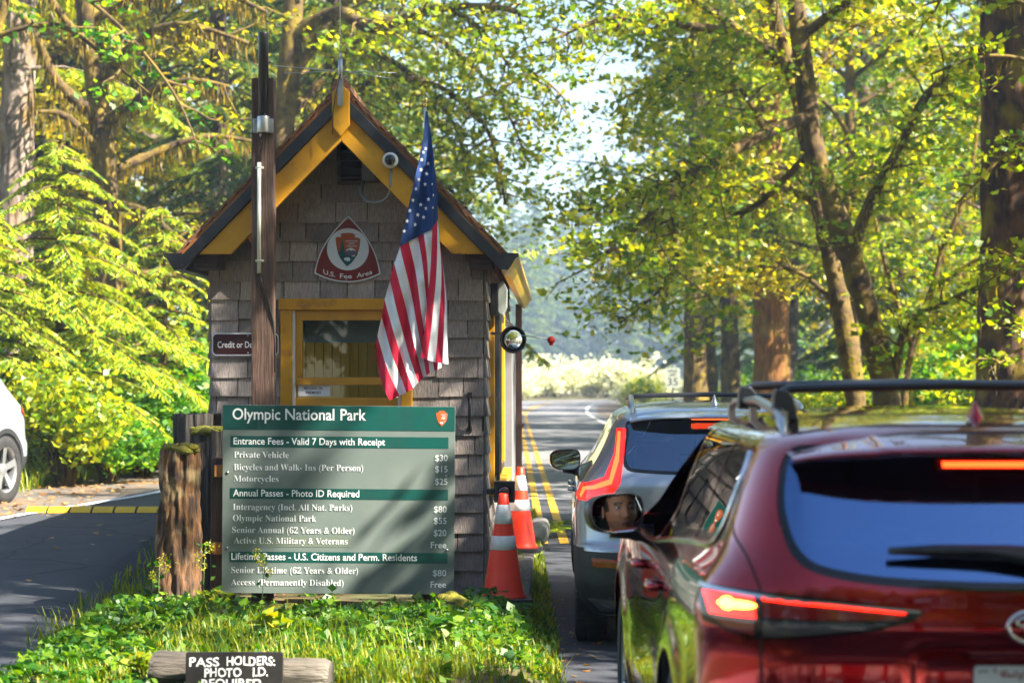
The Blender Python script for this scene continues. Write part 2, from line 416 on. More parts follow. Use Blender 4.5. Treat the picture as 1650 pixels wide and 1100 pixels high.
MT['frit'] = pmat('black_glass_border', (.004, .004, .005), .06)
MT['chrome'] = pmat('chrome', (.75, .76, .78), .08, 1.0)
MT['satin'] = pmat('satin_aluminium', (.45, .46, .48), .3, 1.0)
MT['rim'] = pmat('alloy_rim', (.55, .56, .58), .3, .8)
MT['tyre'] = pmat('tyre_rubber', (.016, .016, .017), .75, col2=(.03, .029, .028), nscale=12, bump=.3, bscale=60)
MT['lens_red'] = pmat('red_lens', (.22, .004, .004), .08, Coat_Weight=1.0)
MT['lens_clear'] = pmat('smoked_lens', (.06, .055, .06), .08, Coat_Weight=1.0)
MT['lamp_red'] = emat('lit_red_lamp', (1.0, .014, .003), 1.1)
MT['lamp_body'] = emat('lit_red_lamp_body', (1.0, .010, .004), .5)
MT['lamp_hot'] = emat('lit_lamp_core', (1.0, .22, .02), 5.5)
MT['lamp_strip'] = emat('lit_lamp_strip', (1.0, .05, .008), 1.5)
MT['cabin'] = pmat('dark_cabin', (.02, .02, .022), .8)
MT['seat'] = pmat('black_seat', (.016, .016, .018), .6)

# ================================================================== THE GROUND
def strip(name, ys, xl, xr, dz, m, nx=6, kind='structure', label=None, zf=None):
    mb = MB(); vs = []
    for y in ys:
        a, b = xl(y), xr(y)
        for i in range(nx + 1):
            x = a + (b - a) * i / nx
            vs.append((x, y, (zf(x, y, i / nx) if zf else ground_z(x, y)) + dz))
    n = nx + 1
    fs = [(j * n + i, j * n + i + 1, (j + 1) * n + i + 1, (j + 1) * n + i) for j in range(len(ys) - 1) for i in range(nx)]
    mb.add(vs, fs, 0, True)
    o = mb.build(name, m); tag(o, kind=kind)
    return o


def lerp(a, b, t): return a + (b - a) * t


def frange(a, b, n): return [a + (b - a) * i / n for i in range(n + 1)]


def bend(y): return 0.0009 * max(0, y - 85) ** 2 + .012 * max(0, y - 126) ** 2 if y < 190 else bend(189.9) + 2.3 * (y - 189.9)


gx = sorted(set([-400, -200, -100, -60, -40, -25, -15] + [round(-10 + .5 * i, 2) for i in range(41)] + [15, 25, 40, 60, 100, 200, 400]))
gy = [-120, -60, -30, -10, 0] + [2 * i + 2 for i in range(60)] + [130, 150, 180, 220, 280, 350, 450, 700, 1200]
mb = MB()
mb.add([(x, y, ground_z(x, y) - .012 + (0.05 * math.sin(x * .9 + y * .31) * sstep(-7.5, -12, x))) for y in gy for x in gx],
       [(j * len(gx) + i, j * len(gx) + i + 1, (j + 1) * len(gx) + i + 1, (j + 1) * len(gx) + i) for j in range(len(gy) - 1) for i in range(len(gx) - 1)], 0, True)
tag(mb.build('ground', MT['soil']), kind='structure')


def left_edge(y):                   # outer edge of the outbound lane
    return lerp(-5.45, -4.35, sstep(18.5, 27, y)) + .35 * sstep(27, 36, y) if y < 36 else -4.0 + bend(y)


strip('gravel_shoulder', frange(-30, 60, 60), lambda y: left_edge(y) - 2.4, lambda y: left_edge(y) + .3, .0, MT['gravel'], 8)
ysl = frange(-30, 40, 50)
strip('outbound_road', ysl, left_edge, lambda y: lerp(-2.7, .0, sstep(25, 38, y)), .006, MT['asphalt'], 10)
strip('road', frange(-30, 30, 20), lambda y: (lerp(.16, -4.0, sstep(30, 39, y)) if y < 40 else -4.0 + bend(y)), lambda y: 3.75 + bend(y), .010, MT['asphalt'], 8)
strip('road', frange(30, 80, 20) + frange(84, 230, 70), lambda y: (lerp(.16, -4.0, sstep(30, 39, y)) if y < 40 else -4.0 + bend(y)), lambda y: 3.75 + bend(y), .010, MT['glare_asphalt'], 8)
strip('right_shoulder', frange(-30, 230, 100), lambda y: 3.6 + bend(y), lambda y: 5.0 + bend(y), .0, MT['gravel'], 3)
for s in (-1, 1):
    strip('yellow_centre_line', frange(22, 230, 100), lambda y: .43 + .11 * s - .05 + bend(y), lambda y: .43 + .11 * s + .05 + bend(y), .0165, MT['yellow_line'], 1)
strip('white_edge_line', frange(-30, 230, 120), lambda y: 3.23 + bend(y), lambda y: 3.35 + bend(y), .0165, MT['white_line'], 1)
strip('white_edge_line', frange(12, 60, 60), lambda y: left_edge(y) + .12, lambda y: left_edge(y) + .25, .0165, MT['white_line'], 2)


# the raised earth island that carries the booth
def isl_l(y): return lerp(-2.78, -3.05, sstep(10, 17, y)) if y < 24 else lerp(-3.05, -1.6, sstep(24, 33, y))
def isl_r(y): return .27 if y < 26 else lerp(.27, -1.2, sstep(26, 33, y))
def isl_z(x, y, t=None):
    a, b = isl_l(y), isl_r(y)
    h = min(sstep(a, a + .35, x), 1 - sstep(b - .28, b, x)) * sstep(8.6, 9.2, y) * (1 - sstep(32, 33, y))
    return max(ground_z(x, y) * (1 - h), .15 * h)
strip('island', frange(8.5, 33.2, 90), isl_l, isl_r, .012, MT['soil'], 40, zf=isl_z)

# dark concrete pad beside the booth, with a rounded near corner
pad = MB(); pts = [(-.35, 20.6), (-.55, 14.35), (.02, 14.30), (.075, 14.33), (.11, 14.42), (.16, 17.0), (.21, 20.6)]
pad.prism(pts, .03, .20, lambda u, v, d: (u, v, d))
tag(pad.build('concrete_pad', MT['dark_pad'], bevel=.018), kind='structure')

# rounded concrete bumper stone at the end of the pad
st = MB()
def fs_(u, v):
    a = u * 2 * math.pi; t = v * 2 - 1
    e = (1 - abs(t) ** 6) ** .5 if abs(t) < 1 else 0
    c, s_ = math.cos(a), math.sin(a)
    k = (abs(c) ** 3 + abs(s_) ** 3) ** (-1 / 3)
    return (.105 * c * k * e, t * .72, .10 * s_ * k * e + .02 * e * math.sin(9 * t))
st.grid(fs_, 20, 18)
o = st.build('concrete_wheel_stop', MT['concrete'], loc=(.275, 21.9, .155)); o.rotation_euler = (0, 0, R(-2))
tag(o, 'rounded grey concrete bumper stone lying beyond the far traffic cone', 'wheel stop')

# yellow rubber speed bump across the outbound lane: segments of one strip
hump = thing('speed_bump', 'yellow rubber speed bump with black joints across the left lane', 'speed bump', (-3.9, 22.0, 0))
x = -1.06
k = 0
while x < 1.0:
    sg = MB(); wd = .205
    def fh(u, v, x=x, wd=wd):
        yy = (v - .5) * .30
        return (x + u * wd, yy, max(0, ground_z(-3.9 + x + u * wd, 22)) + .012 + .055 * math.sin(math.pi * v) ** .7)
    sg.grid(fh, 2, 8); sg.build('bump_segment', MT['bump_yellow'], hump)
    jb = MB()
    jb.grid(lambda u, v, x=x, wd=wd: (x + wd + u * .022, (v - .5) * .29, ground_z(-3.9 + x + wd, 22) + .012 + .042 * math.sin(math.pi * v) ** .7), 1, 8); jb.build('joint', MT['rubber'], hump)
    x += wd + .022

# ================================================================== THE FEE BOOTH
BX, BY, BZ = -1.204, 15.7, 0.15
BRZ = R(-1.15)
booth = thing('fee_booth', 'small shingled fee booth with a steep gable roof and mustard yellow trim', 'booth', (BX, BY, BZ), BRZ)
rng = random.Random(7)


def clip_poly(P, a, b, c):
    """keep a*u + b*v <= c"""
    out = []
    for i in range(len(P)):
        p, q = P[i], P[(i + 1) % len(P)]
        dp, dq = a * p[0] + b * p[1] - c, a * q[0] + b * q[1] - c
        if dp <= 0: out.append(p)
        if dp * dq < 0:
            t = dp / (dp - dq); out.append((p[0] + (q[0] - p[0]) * t, p[1] + (q[1] - p[1]) * t))
    return out


APEX_Z, SLOPE = 3.71, 1.02          # top line of the roof in the front gable (booth coordinates)
def roof_z(x): return APEX_Z - SLOPE * abs(x)


def shingle_wall(name, u0, u1, z0, z1, fr, gable=False, holes=(), seed=0, exp=.1415):
    r = random.Random(seed); mb = MB(); row = 0; z = z0
    while z < z1:
        u = u0 - r.random() * .2
        while u < u1:
            wd = r.choice([.19, .22, .25, .28, .33, .36]) * r.uniform(.9, 1.1)
            a, b = max(u, u0) + .0035, min(u + wd, u1) - .0035
            u += wd
            if b - a < .02: continue
            zb = z + r.uniform(-.006, .006); zt = z + exp + .03
            P = [(a, zb), (b, zb + r.uniform(-.003, .003)), (b, zt), (a, zt)]
            if gable:
                P = clip_poly(P, SLOPE, 1, APEX_Z - .13); P = clip_poly(P, -SLOPE, 1, APEX_Z - .13) if len(P) > 2 else P
            parts = [P]
            for (ha, hb, hz0, hz1) in holes:
                nxt = []
                for Q in parts:
                    if len(Q) < 3: continue
                    L_ = clip_poly(Q, 1, 0, ha); M_ = clip_poly(clip_poly(Q, -1, 0, -ha), 1, 0, hb) if len(Q) > 2 else []; R_ = clip_poly(Q, -1, 0, -hb)
                    nxt += [L_, R_]
                    if len(M_) > 2:
                        nxt += [clip_poly(M_, 0, 1, hz0), clip_poly(M_, 0, -1, -hz1)]
                parts = nxt
            k = r.uniform(.85, 1.25)
            for Q in parts:
                if len(Q) < 3: continue
                if max(p[1] for p in Q) - min(p[1] for p in Q) < .008 or max(p[0] for p in Q) - min(p[0] for p in Q) < .008: continue
                mb.prism(Q, lambda uu, vv, zb=zb, k=k: (.026 - .021 * min(1, max(0, (vv - zb) / (exp + .03)))) * k, .0, fr)
        z += exp; row += 1
    return mb


W = 1.0; LEN = 8.0
WX0, WX1, WZ0, WZ1 = -.486, .478, 1.05, 2.154
front = shingle_wall('wall', -W, W, -.12, 3.6, lambda u, v, d: (u, -d, v), True, [(WX0, WX1, WZ0, WZ1)], 3)
# sheathing behind the shingles, with the window opening left out
for P in ([(-W, -.2), (W, -.2), (W, WZ0), (-W, WZ0)], [(-W, WZ0), (WX0, WZ0), (WX0, WZ1), (-W, WZ1)], [(WX1, WZ0), (W, WZ0), (W, WZ1), (WX1, WZ1)],
          [(-W, WZ1), (W, WZ1), (W, 2.55), (0, 3.56), (-W, 2.55)]):
    front.prism(P, 0, -.10, lambda u, v, d: (u, -d, v), 1)
front.build('wall', [MT['shingle'], MT['sheath']], booth)
SY0, SY1, SZ0, SZ1 = .75, 4.2, .80, 2.12      # service window in the right wall
side = shingle_wall('wall', .02, LEN, -.12, 2.55, lambda u, v, d: (W + d, u, v), False, [(SY0, SY1, SZ0, SZ1)], 5)
for P in ([(.1, -.2), (LEN, -.2), (LEN, SZ0), (.1, SZ0)], [(.1, SZ0), (SY0, SZ0), (SY0, SZ1), (.1, SZ1)], [(SY1, SZ0), (LEN, SZ0), (LEN, SZ1), (SY1, SZ1)], [(.1, SZ1), (LEN, SZ1), (LEN, 2.56), (.1, 2.56)]):
    side.prism(P, -.001, -.10, lambda u, v, d: (W + d, u, v), 1)
side.build('wall', [MT['shingle'], MT['sheath']], booth)
side = shingle_wall('wall', .02, LEN, -.12, 2.55, lambda u, v, d: (-W - d, LEN - u, v), False, [(1.2, 6.4, .9, 2.1)], 6)  # unseen left opening added to let light into the booth
for P in ([(0, -.2), (LEN - .1, -.2), (LEN - .1, .9), (0, .9)], [(0, .9), (1.2, .9), (1.2, 2.1), (0, 2.1)], [(6.4, .9), (LEN - .1, .9), (LEN - .1, 2.1), (6.4, 2.1)], [(0, 2.1), (LEN - .1, 2.1), (LEN - .1, 2.56), (0, 2.56)]):
    side.prism(P, -.001, -.10, lambda u, v, d: (-W - d, LEN - u, v), 1)
side.build('wall', [MT['shingle'], MT['sheath']], booth)
bk = MB()  # unseen back wall; its opening is added to let sky light inside
for P in ([(-W, -.2), (W, -.2), (W, 1), (-W, 1)], [(-W, 1), (-.7, 1), (-.7, 2.2), (-W, 2.2)], [(.7, 1), (W, 1), (W, 2.2), (.7, 2.2)], [(-W, 2.2), (W, 2.2), (W, 2.55), (0, 3.56), (-W, 2.55)]):
    bk.prism(P, LEN - .1, LEN, lambda u, v, d: (u, d, v))
bk.build('wall', MT['shingle'], booth)

# interior that shows through the front window: yellow boarded partition, desk, blind
it = MB()
it.box((-.9, 2.6, .1), (.1, 2.66, 2.4), 0); it.box((.55, 2.6, .1), (.9, 2.66, 2.4), 0)
for i in range(14):
    it.box((-.9 + i * .075, 2.575, .1), (-.9 + i * .075 + .068, 2.6, 2.4), 0)
it.box((-.9, .11, 0), (.9, LEN - .15, .05), 1)
it.box((-.9, .11, 2.45), (.9, LEN - .15, 2.5), 0)
it.build('interior_partition', [pmat('yellow_boards', (.82, .50, .05), .5, col2=(.7, .40, .03), nscale=5, stretch=(8, 8, 1)), MT['brown_wood']], booth)
dk = MB(); dk.box((-.9, .3, .98), (.9, .85, 1.02)); dk.box((.08, .35, 1.02), (.2, .45, 1.36)); dk.build('desk', MT['brown_wood'], booth)
bl = MB(); bl.box((-.42, .16, 1.86), (.42, .18, 2.12), 0); bl.box((-.42, .15, 1.835), (.42, .19, 1.86), 0); bl.build('roller_blind', pmat('grey_blind', (.42, .44, .45), .8), booth)

# front window
wf = MB(); T = .085
for lo, hi in (((WX0, -.055, WZ0), (WX0 + T, .06, WZ1 - T)), ((WX1 - T, -.055, WZ0), (WX1, .06, WZ1 - T)), ((WX0 - .012, -.062, WZ1 - T), (WX1 + .012, .06, WZ1)), ((WX0 - .03, -.10, WZ0 - .06), (WX1 + .03, .06, WZ0))):
    wf.box(lo, hi)
win = wf.build('window', MT['mustard'], booth, bevel=.006)
for ux in (WX0 + T + .001, WX1 - T - .022): vi = MB(); vi.box((ux, -.035, WZ0 + .001), (ux + .021, .05, WZ1 - T - .001)); vi.build('window_track', MT['white_trim'], win)
sx0, sx1 = WX0 + T + .023, WX1 - T - .023
sh = MB(); rail = 1.578
sh.box((sx0, -.022, WZ1 - T - .075), (sx1, .03, WZ1 - T - .002)); sh.box((sx0, -.024, rail - .055), (sx1, .03, rail + .0))
sh.box((sx0, -.022, rail), (sx0 + .05, .03, WZ1 - T - .075)); sh.box((sx1 - .05, -.022, rail), (sx1, .03, WZ1 - T - .075))
sh.box((sx0, -.02, WZ0 + .002), (sx1, .03, 1.43)); 
sh.build('sash', MT['sash'], win, bevel=.004)
g = MB(); g.box((sx0 + .04, .0, rail - .01), (sx1 - .04, .006, WZ1 - T - .06)); g.box((sx0 + .01, .012, 1.42), (sx1 - .01, .018, rail - .03)); g.build('pane', MT['clear'], win)

# NO CASH notice taped behind the lower pane
nt = MB(); fr = lambda u, v, d: (u, .004 - d, v)
nt.prism([(-.362, 1.442), (-.128, 1.442), (-.128, 1.522), (-.362, 1.522)], .006, .0, fr, 0)
text_mesh(nt, 'NO CASH ON', -.318, -.185, 1.490, .020, fr, .0075, .012, 1); text_mesh(nt, 'PREMISES', -.305, -.195, 1.458, .019, fr, .0075, .012, 1)
nt.build('notice', [MT['paper'], MT['ink']], booth)

# side service window: mustard casing, black sliding frame, grey panel
sf = MB()
for lo, hi in (((W - .02, SY0, SZ0 - .06), (W + .055, SY0 + .09, SZ1)), ((W - .02, SY1 - .09, SZ0), (W + .055, SY1, SZ1)), ((W - .02, SY0, SZ1), (W + .055, SY1, SZ1 + .08)), ((W - .02, SY0 - .06, SZ0 - .13), (W + .12, SY1, SZ0 - .06))):
    sf.box(lo, hi)
sw = sf.build('service_window', MT['mustard'], booth, bevel=.005)
bf = MB()
bf.box((W - .01, 1.55, SZ0 - .05), (W + .075, 1.72, SZ1 - .02)); bf.box((W - .01, 2.7, SZ0 - .05), (W + .06, 2.8, SZ1 - .02)); bf.box((W + .0, SY0 + .1, SZ0 - .055), (W + .05, SY1 - .1, SZ0 - .01)); bf.box((W + .0, SY0 + .1, SZ1 - .05), (W + .05, SY1 - .1, SZ1 - .003))
bf.build('sliding_frame', MT['black_plastic'], sw)
g = MB(); g.box((W + .005, SY0 + .1, SZ0 - .02), (W + .012, SY1 - .1, SZ1 - .04)); g.build('pane', MT['clear'], sw)
gp = MB(); gp.box((W + .026, 4.6, -.05), (W + .115, 5.2, 2.05)); gp.box((W + .026, 5.3, -.05), (W + .10, 7.0, 2.1)); gp.build('side_door', pmat('grey_door_panel', (.16, .16, .17), .5, col2=(.20, .20, .21), nscale=3), booth, bevel=.006)

# roof: two slabs of shingle courses, flashing, barge boards, purlin ends, king post
Y0, Y1 = -.45, LEN + .5
EAVE = 1.135
n_ = math.sqrt(1 + SLOPE ** 2); cs, sn = 1 / n_, SLOPE / n_
rf = MB()
for s in (-1, 1):
    # deck
    P = [(0, APEX_Z - .085), (s * EAVE, roof_z(EAVE) - .085), (s * EAVE, roof_z(EAVE) - .115), (0, APEX_Z - .115)]
    if s < 0: P = P[::-1]
    rf.prism(P, Y0 + .045, Y1, lambda u, v, d: (u, d, v), 1)
    # courses
    Lr = (EAVE + .03) * n_; ncr = 13; ex = Lr / ncr
    for c in range(ncr):
        t0, t1 = Lr - c * ex, max(0, Lr - (c + 1.35) * ex)
        y = Y0 - .025 - rng.random() * .2
        while y < Y1:
            wd = rng.choice([.14, .18, .22, .26]); a, b = max(y, Y0 - .025) + .003, min(y + wd, Y1) - .003; y += wd
            if b - a < .02: continue
            tt = t0 + rng.uniform(-.008, .008); th = rng.uniform(.022, .032)
            def q(t, h): return (s * (t * cs + h * sn), APEX_Z - .082 - t * sn + h * cs)
            p = [q(tt, .0), q(t1, .02), q(t1, .032), q(tt, th)]
            vs = [(u, a, v) for u, v in p] + [(u, b, v) for u, v in p]
            rf.add(vs, [(0, 1, 2, 3), (7, 6, 5, 4), (0, 4, 5, 1), (1, 5, 6, 2), (2, 6, 7, 3), (3, 7, 4, 0)] if s < 0 else [(3, 2, 1, 0), (4, 5, 6, 7), (1, 5, 4, 0), (2, 6, 5, 1), (3, 7, 6, 2), (0, 4, 7, 3)], 0)
rf.prism([(-.07, APEX_Z - .10), (.07, APEX_Z - .10), (.07, APEX_Z - .055), (0, APEX_Z + .012), (-.07, APEX_Z - .055)], Y0 - .03, Y1, lambda u, v, d: (u, d, v), 0)
roof = rf.build('roof', [MT['roof_shingle'], MT['orange_wood']], booth)


def band(s, dz0, dz1, x1, ya, yb, name, m, mi=None, cut=0, x0=0.0):
    P = [(s * x0, APEX_Z - dz1 - SLOPE * x0), (s * x0, APEX_Z - dz0 - SLOPE * x0), (s * x1, roof_z(x1) - dz0), (s * (x1 - cut), roof_z(x1) - dz1 + (SLOPE * cut))]
    if name == 'barge_board': P = clip_poly(P, 0, -1, -2.455)
    if s > 0: P = P[::-1]
    b = MB(); b.prism(P, ya, yb, lambda u, v, d: (u, d, v)); return b.build(name, m, booth, bevel=.004)


for s in (-1, 1):
    band(s, .073, .105, EAVE + .015, Y0 - .012, Y0 + .04, 'shingle_mould', MT['orange_wood'])
    band(s, .107, .215, EAVE + .005, Y0 - .03, Y0 + .03, 'flashing', MT['flashing'])
    band(s, .219, .452, EAVE - .03, Y0 - .004, Y0 + .045, 'barge_board', MT['mustard'], cut=.0)
    bb = MB(); bb.box((s * .985 - .085, -.33, 2.36), (s * .985 + .085, .02, 2.50)); bb.build('beam_end', MT['vent'], booth, bevel=.006)
    bb = MB(); X = Matrix.Translation((s * .62, 0, roof_z(.62) - .46)) @ Matrix.Rotation(s * R(45.5), 4, 'Y')
    bb.box((-.075, -.44, -.06), (.075, .3, .10), 0, X); bb.build('purlin_end', MT['orange_wood'], booth, bevel=.006)
kp = MB(); kp.prism([(-.062, 3.36), (0, 3.285), (.062, 3.36), (.062, 3.60), (0, 3.66), (-.062, 3.60)], Y0 - .055, Y0 + .02, lambda u, v, d: (u, d, v)); kp.build('king_post', MT['mustard'], booth, bevel=.004)

# gutters and the far downspout
for s in (-1, 1):
    gt = MB(); zt = roof_z(EAVE) - .09
    prof = [(EAVE - .002, zt), (EAVE - .002, zt - .115), (EAVE + .05, zt - .125), (EAVE + .075, zt - .09), (EAVE + .105, zt - .04), (EAVE + .125, zt - .03), (EAVE + .125, zt - .004)]
    inner = [(EAVE + .115, zt - .004), (EAVE + .095, zt - .034), (EAVE + .065, zt - .085), (EAVE + .047, zt - .115), (EAVE + .008, zt - .107), (EAVE + .008, zt)]
    P = [(s * u, v) for u, v in prof + inner]
    if s < 0: P = P[::-1]
    gt.prism(P, Y0 - .03, Y1, lambda u, v, d: (u, d, v), 0)
    C = [(s * u, v) for u, v in prof]
    if s < 0: C = C[::-1]
    gt.prism(C, Y0 - .036, Y0 - .031, lambda u, v, d: (u, d, v), 1)
    gt.build('gutter', [MT['flashing'] if s < 0 else MT['gut_sunlit'], MT['flashing']], booth)
ds = MB(); zt = roof_z(EAVE) - .2
for (a, b) in (((1.12, 7.9, zt), (1.12, 7.9, -.15)),):
    ds.box((a[0] - .036, a[1] - .03, b[2]), (a[0] + .036, a[1] + .03, a[2] + .02))
ds.box((1.06, 7.86, 1.02), (1.18, 7.94, 1.06)); ds.box((.98, 7.86, .98), (1.075, 7.94, 1.09))
ds.build('downspout', MT['downspout'], booth, bevel=.006)

# louvred vent
vt = MB(); vt.box((-.07, -.05, 3.005), (-.045, .0, 3.4)); vt.box((.103, -.05, 3.005), (.128, .0, 3.4)); vt.box((-.07, -.053, 2.985), (.128, .0, 3.01))
for i in range(6):
    z = 3.03 + i * .062; X = Matrix.Translation((.029, -.03, z + .015)) @ Matrix.Rotation(R(35), 4, 'X'); vt.box((-.074, -.022, -.005), (.074, .03, .006), 0, X)
vt.box((-.05, -.028, 3.0), (.105, -.027, 3.4), 1)
vt.build('louvre_vent', [MT['vent'], MT['gap']], booth)
hd = MB(); hd.tube([(.895, -.03, 1.44), (.895, -.05, 1.42), (.897, -.07, 1.36), (.897, -.07, 1.28), (.895, -.05, 1.22), (.895, -.03, 1.20)], .012, 8); hd.box((.878, -.036, 1.42), (.912, -.028, 1.47)); hd.box((.878, -.036, 1.18), (.912, -.028, 1.22)); hd.build('pull_handle', MT['black_plastic'], booth)

# ---------------------------------------------------------------- things fixed to the booth
def on_wall(name, label, cat, lx, ly, lz):
    p = Matrix.Translation((BX, BY, BZ)) @ Matrix.Rotation(BRZ, 4, 'Z') @ Vector((lx, ly, lz))
    return thing(name, label, cat, p, BRZ)


ARW = [(472, 375), (500, 365), (560, 360), (620, 365), (655, 385), (645, 412), (690, 425), (720, 435), (715, 500), (700, 580), (680, 630), (645, 690), (600, 745), (550, 782), (510, 740), (465, 680), (440, 620), (425, 570), (412, 500), (405, 425), (430, 410), (475, 412)]
def arrowhead(mb, cx, cz, h, fr, d, small=False):
    """the brown arrowhead emblem: materials 0 brown, 1 green, 2 purple, 3 white"""
    k = h / 422.0
    def P(L): return [(cx + (a - 562) * k, cz - (b - 571) * k) for a, b in L][::-1]
    def pr(L, dd, mi): mb.prism(P(L), dd, d - .001, fr, mi)
    pr(ARW, d, 0)
    pr([(490, 445), (530, 610), (455, 610)], d + .0014, 1)
    pr([(432, 606), (530, 604), (560, 636), (682, 636), (645, 690), (600, 745), (550, 782), (510, 740), (465, 680)], d + .0012, 1)
    pr([(532, 586), (560, 568), (598, 550), (640, 572), (690, 598), (684, 634), (640, 648), (532, 640)], d + .0016, 2)
    pr([(535, 584), (565, 560), (603, 547), (650, 573), (668, 594), (632, 578), (604, 588), (574, 572), (548, 590)], d + .002, 3)
    pr([(606, 652), (650, 642), (652, 656), (615, 660)], d + .002, 3)
    pr([(511, 690), (520, 675), (545, 670), (575, 670), (592, 684), (592, 712), (582, 716), (576, 708), (562, 724), (545, 712), (520, 706)], d + .002, 3)
    for t, y, a, b in (('NATIONAL', 474, 534, 690), ('PARK', 503, 575, 650), ('SERVICE', 537, 550, 676)):
        text_mesh(mb, t, cx + (a - 562) * k, cx + (b - 562) * k, cz - (y - 571) * k, 19 * k, fr, d + .0016, .01, 3)


# U.S. Fee Area sign (triangle with bulging sides)
us = on_wall('fee_area_sign', 'maroon rounded triangle sign with white arrowhead disc reading U.S. Fee Area', 'sign', 0, -.03, 2.5)
def zp(x, y): return ((490 + x / 7.86 - 560) / 220, (955 - (330 + y / 7.857)) / 220 - 2.5)
def bez(p, c, q, n=12): return [((1 - t) ** 2 * p[0] + 2 * t * (1 - t) * c[0] + t * t * q[0], (1 - t) ** 2 * p[1] + 2 * t * (1 - t) * c[1] + t * t * q[1]) for t in [i / n for i in range(n)]]
A, B, C_ = zp(567, 148), zp(136, 872), zp(974, 880)
def tri(s, cx, cz): return [(cx + (u - cx) * s, cz + (v - cz) * s) for u, v in bez(A, zp(190, 480), B) + bez(B, zp(555, 1092), C_) + bez(C_, zp(925, 480), A)]
cx_, cz_ = zp(562, 620)
fr = lambda u, v, d: (u, -d, v)
pb = MB(); pb.prism(tri(1.0, cx_, cz_), .008, -.004, fr, 0); pb.build('sign_plate', MT['badge_white'], us)
pb = MB(); pb.prism(tri(.955, cx_, cz_), .0095, .008, fr, 0)
dc = [(zp(562, 568)[0] + 265 / 7.86 / 220 * math.cos(t * math.pi / 24), zp(562, 568)[1] + 265 / 7.86 / 220 * math.sin(t * math.pi / 24)) for t in range(48)]
pb.prism(dc, .0108, .009, fr, 1)
pb.build('sign_face', [MT['maroon'], MT['badge_white']], us)
lt = MB()
# curved lettering along the bottom edge
def arcfr(u, v, d): return (u, -d, v + 1.10 * (u - cx_) ** 2)
bz = zp(562, 922)[1]
text_mesh(lt, 'U.S.', zp(250, 0)[0], zp(402, 0)[0], bz - .008, .034, arcfr, .0112, .012); text_mesh(lt, 'Fee', zp(462, 0)[0], zp(612, 0)[0], bz - .008, .034, arcfr, .0112, .012); text_mesh(lt, 'Area', zp(672, 0)[0], zp(870, 0)[0], bz - .008, .034, arcfr, .0112, .012)
lt.v = [(a, b, bz + .0 + (c - bz) * 1.0) for a, b, c in lt.v]
lt.build('lettering', MT['white_letter'], us)
em = MB(); ec = zp(562, 571); arrowhead(em, ec[0], ec[1], 422 / 7.857 / 220, fr, .012); em.build('arrowhead_emblem', [MT['arrow_brown'], MT['arrow_green'], MT['arrow_purple'], MT['badge_white']], us)
bo = MB()
for q in (zp(562, 175), zp(545, 955)): bo.lathe([(.006, 0), (.006, .003), (0, .005)], 10, Matrix.Translation((q[0], -.0112, q[1])) @ Matrix.Rotation(R(90), 4, 'X'))
bo.build('bolt', MT['galv'], us)


def rrect(x0, z0, x1, z1, r, n=5):
    P = []
    for cx, cz, a0 in ((x1 - r, z0 + r, -90), (x1 - r, z1 - r, 0), (x0 + r, z1 - r, 90), (x0 + r, z0 + r, 180)):
        P += [(cx + r * math.cos(R(a0 + 90 * i / n)), cz + r * math.sin(R(a0 + 90 * i / n))) for i in range(n + 1)]
    return P


cr = on_wall('card_payment_sign', 'dark brown sign with white border reading Credit or Debit Only', 'sign', -.745, -.03, 1.82)
pb = MB(); pb.prism(rrect(-.245, -.083, .245, .083, .035), .006, -.004, fr); pb.build('sign_plate', MT['badge_white'], cr)
pb = MB(); pb.prism(rrect(-.236, -.074, .236, .074, .028), .0075, .006, fr); pb.build('sign_face', MT['maroon_dark'], cr)
lt = MB(); text_mesh(lt, 'Credit or Debit Only', -.204, .215, -.025, .046, fr, .0088, .012); lt.build('lettering', MT['white_letter'], cr)
bo = MB()
for q in ((.02, .062), (.02, -.062)): bo.lathe([(.006, 0), (.006, .003), (0, .005)], 10, Matrix.Translation((q[0], -.0078, q[1])) @ Matrix.Rotation(R(90), 4, 'X'))
bo.build('bolt', MT['galv'], cr)

# security camera, its conduit and junction box
sc_ = on_wall('security_camera', 'white dome security camera on the right yellow barge board', 'security camera', .352, Y0 - .035, 3.115)
dm = MB(); XR = Matrix.Rotation(R(90), 4, 'X')
dm.lathe([(.056, 0), (.056, .022), (.05, .034), (.04, .04)], 24, XR); dm.build('housing', MT['white_plastic'], sc_)
dm = MB(); dm.lathe([(.038, .036), (.034, .052), (.02, .066), (0, .07)], 20, XR); dm.build('lens', MT['lens_dark'], sc_)
dm = MB(); dm.lathe([(.041, .03), (.043, .04), (.038, .046), (.034, .043)], 20, XR, caps=False); dm.build('lens_ring', MT['galv'], sc_)
cd = MB()
P = []
for i in range(15):
    a = math.pi * i / 14
    P.append((-.117 + .117 * math.cos(a) * 1.0, .03 + .25 * (i / 14), -.17 - .115 * math.sin(a) ** .8))
P = [(0.0, .03, -.05), (0.0, .03, -.11)] + P + [(-.234, .38, -.12)]
cd.tube(P, .0105, 10); cd.build('conduit', MT['grey_conduit'], sc_)
jb = on_wall('junction_box', 'small grey electrical box beside the louvred vent', 'electrical box', .165, -.03, 3.07)
b = MB(); b.box((-.045, -.06, -.055), (.04, .0, .06)); b.build('box', pmat('grey_box', (.17, .19, .20), .5), jb, bevel=.004)
b = MB(); b.box((-.05, -.066, -.06), (.045, -.06, .065)); b.build('lid', pmat('grey_lid', (.20, .22, .23), .5), jb, bevel=.003)

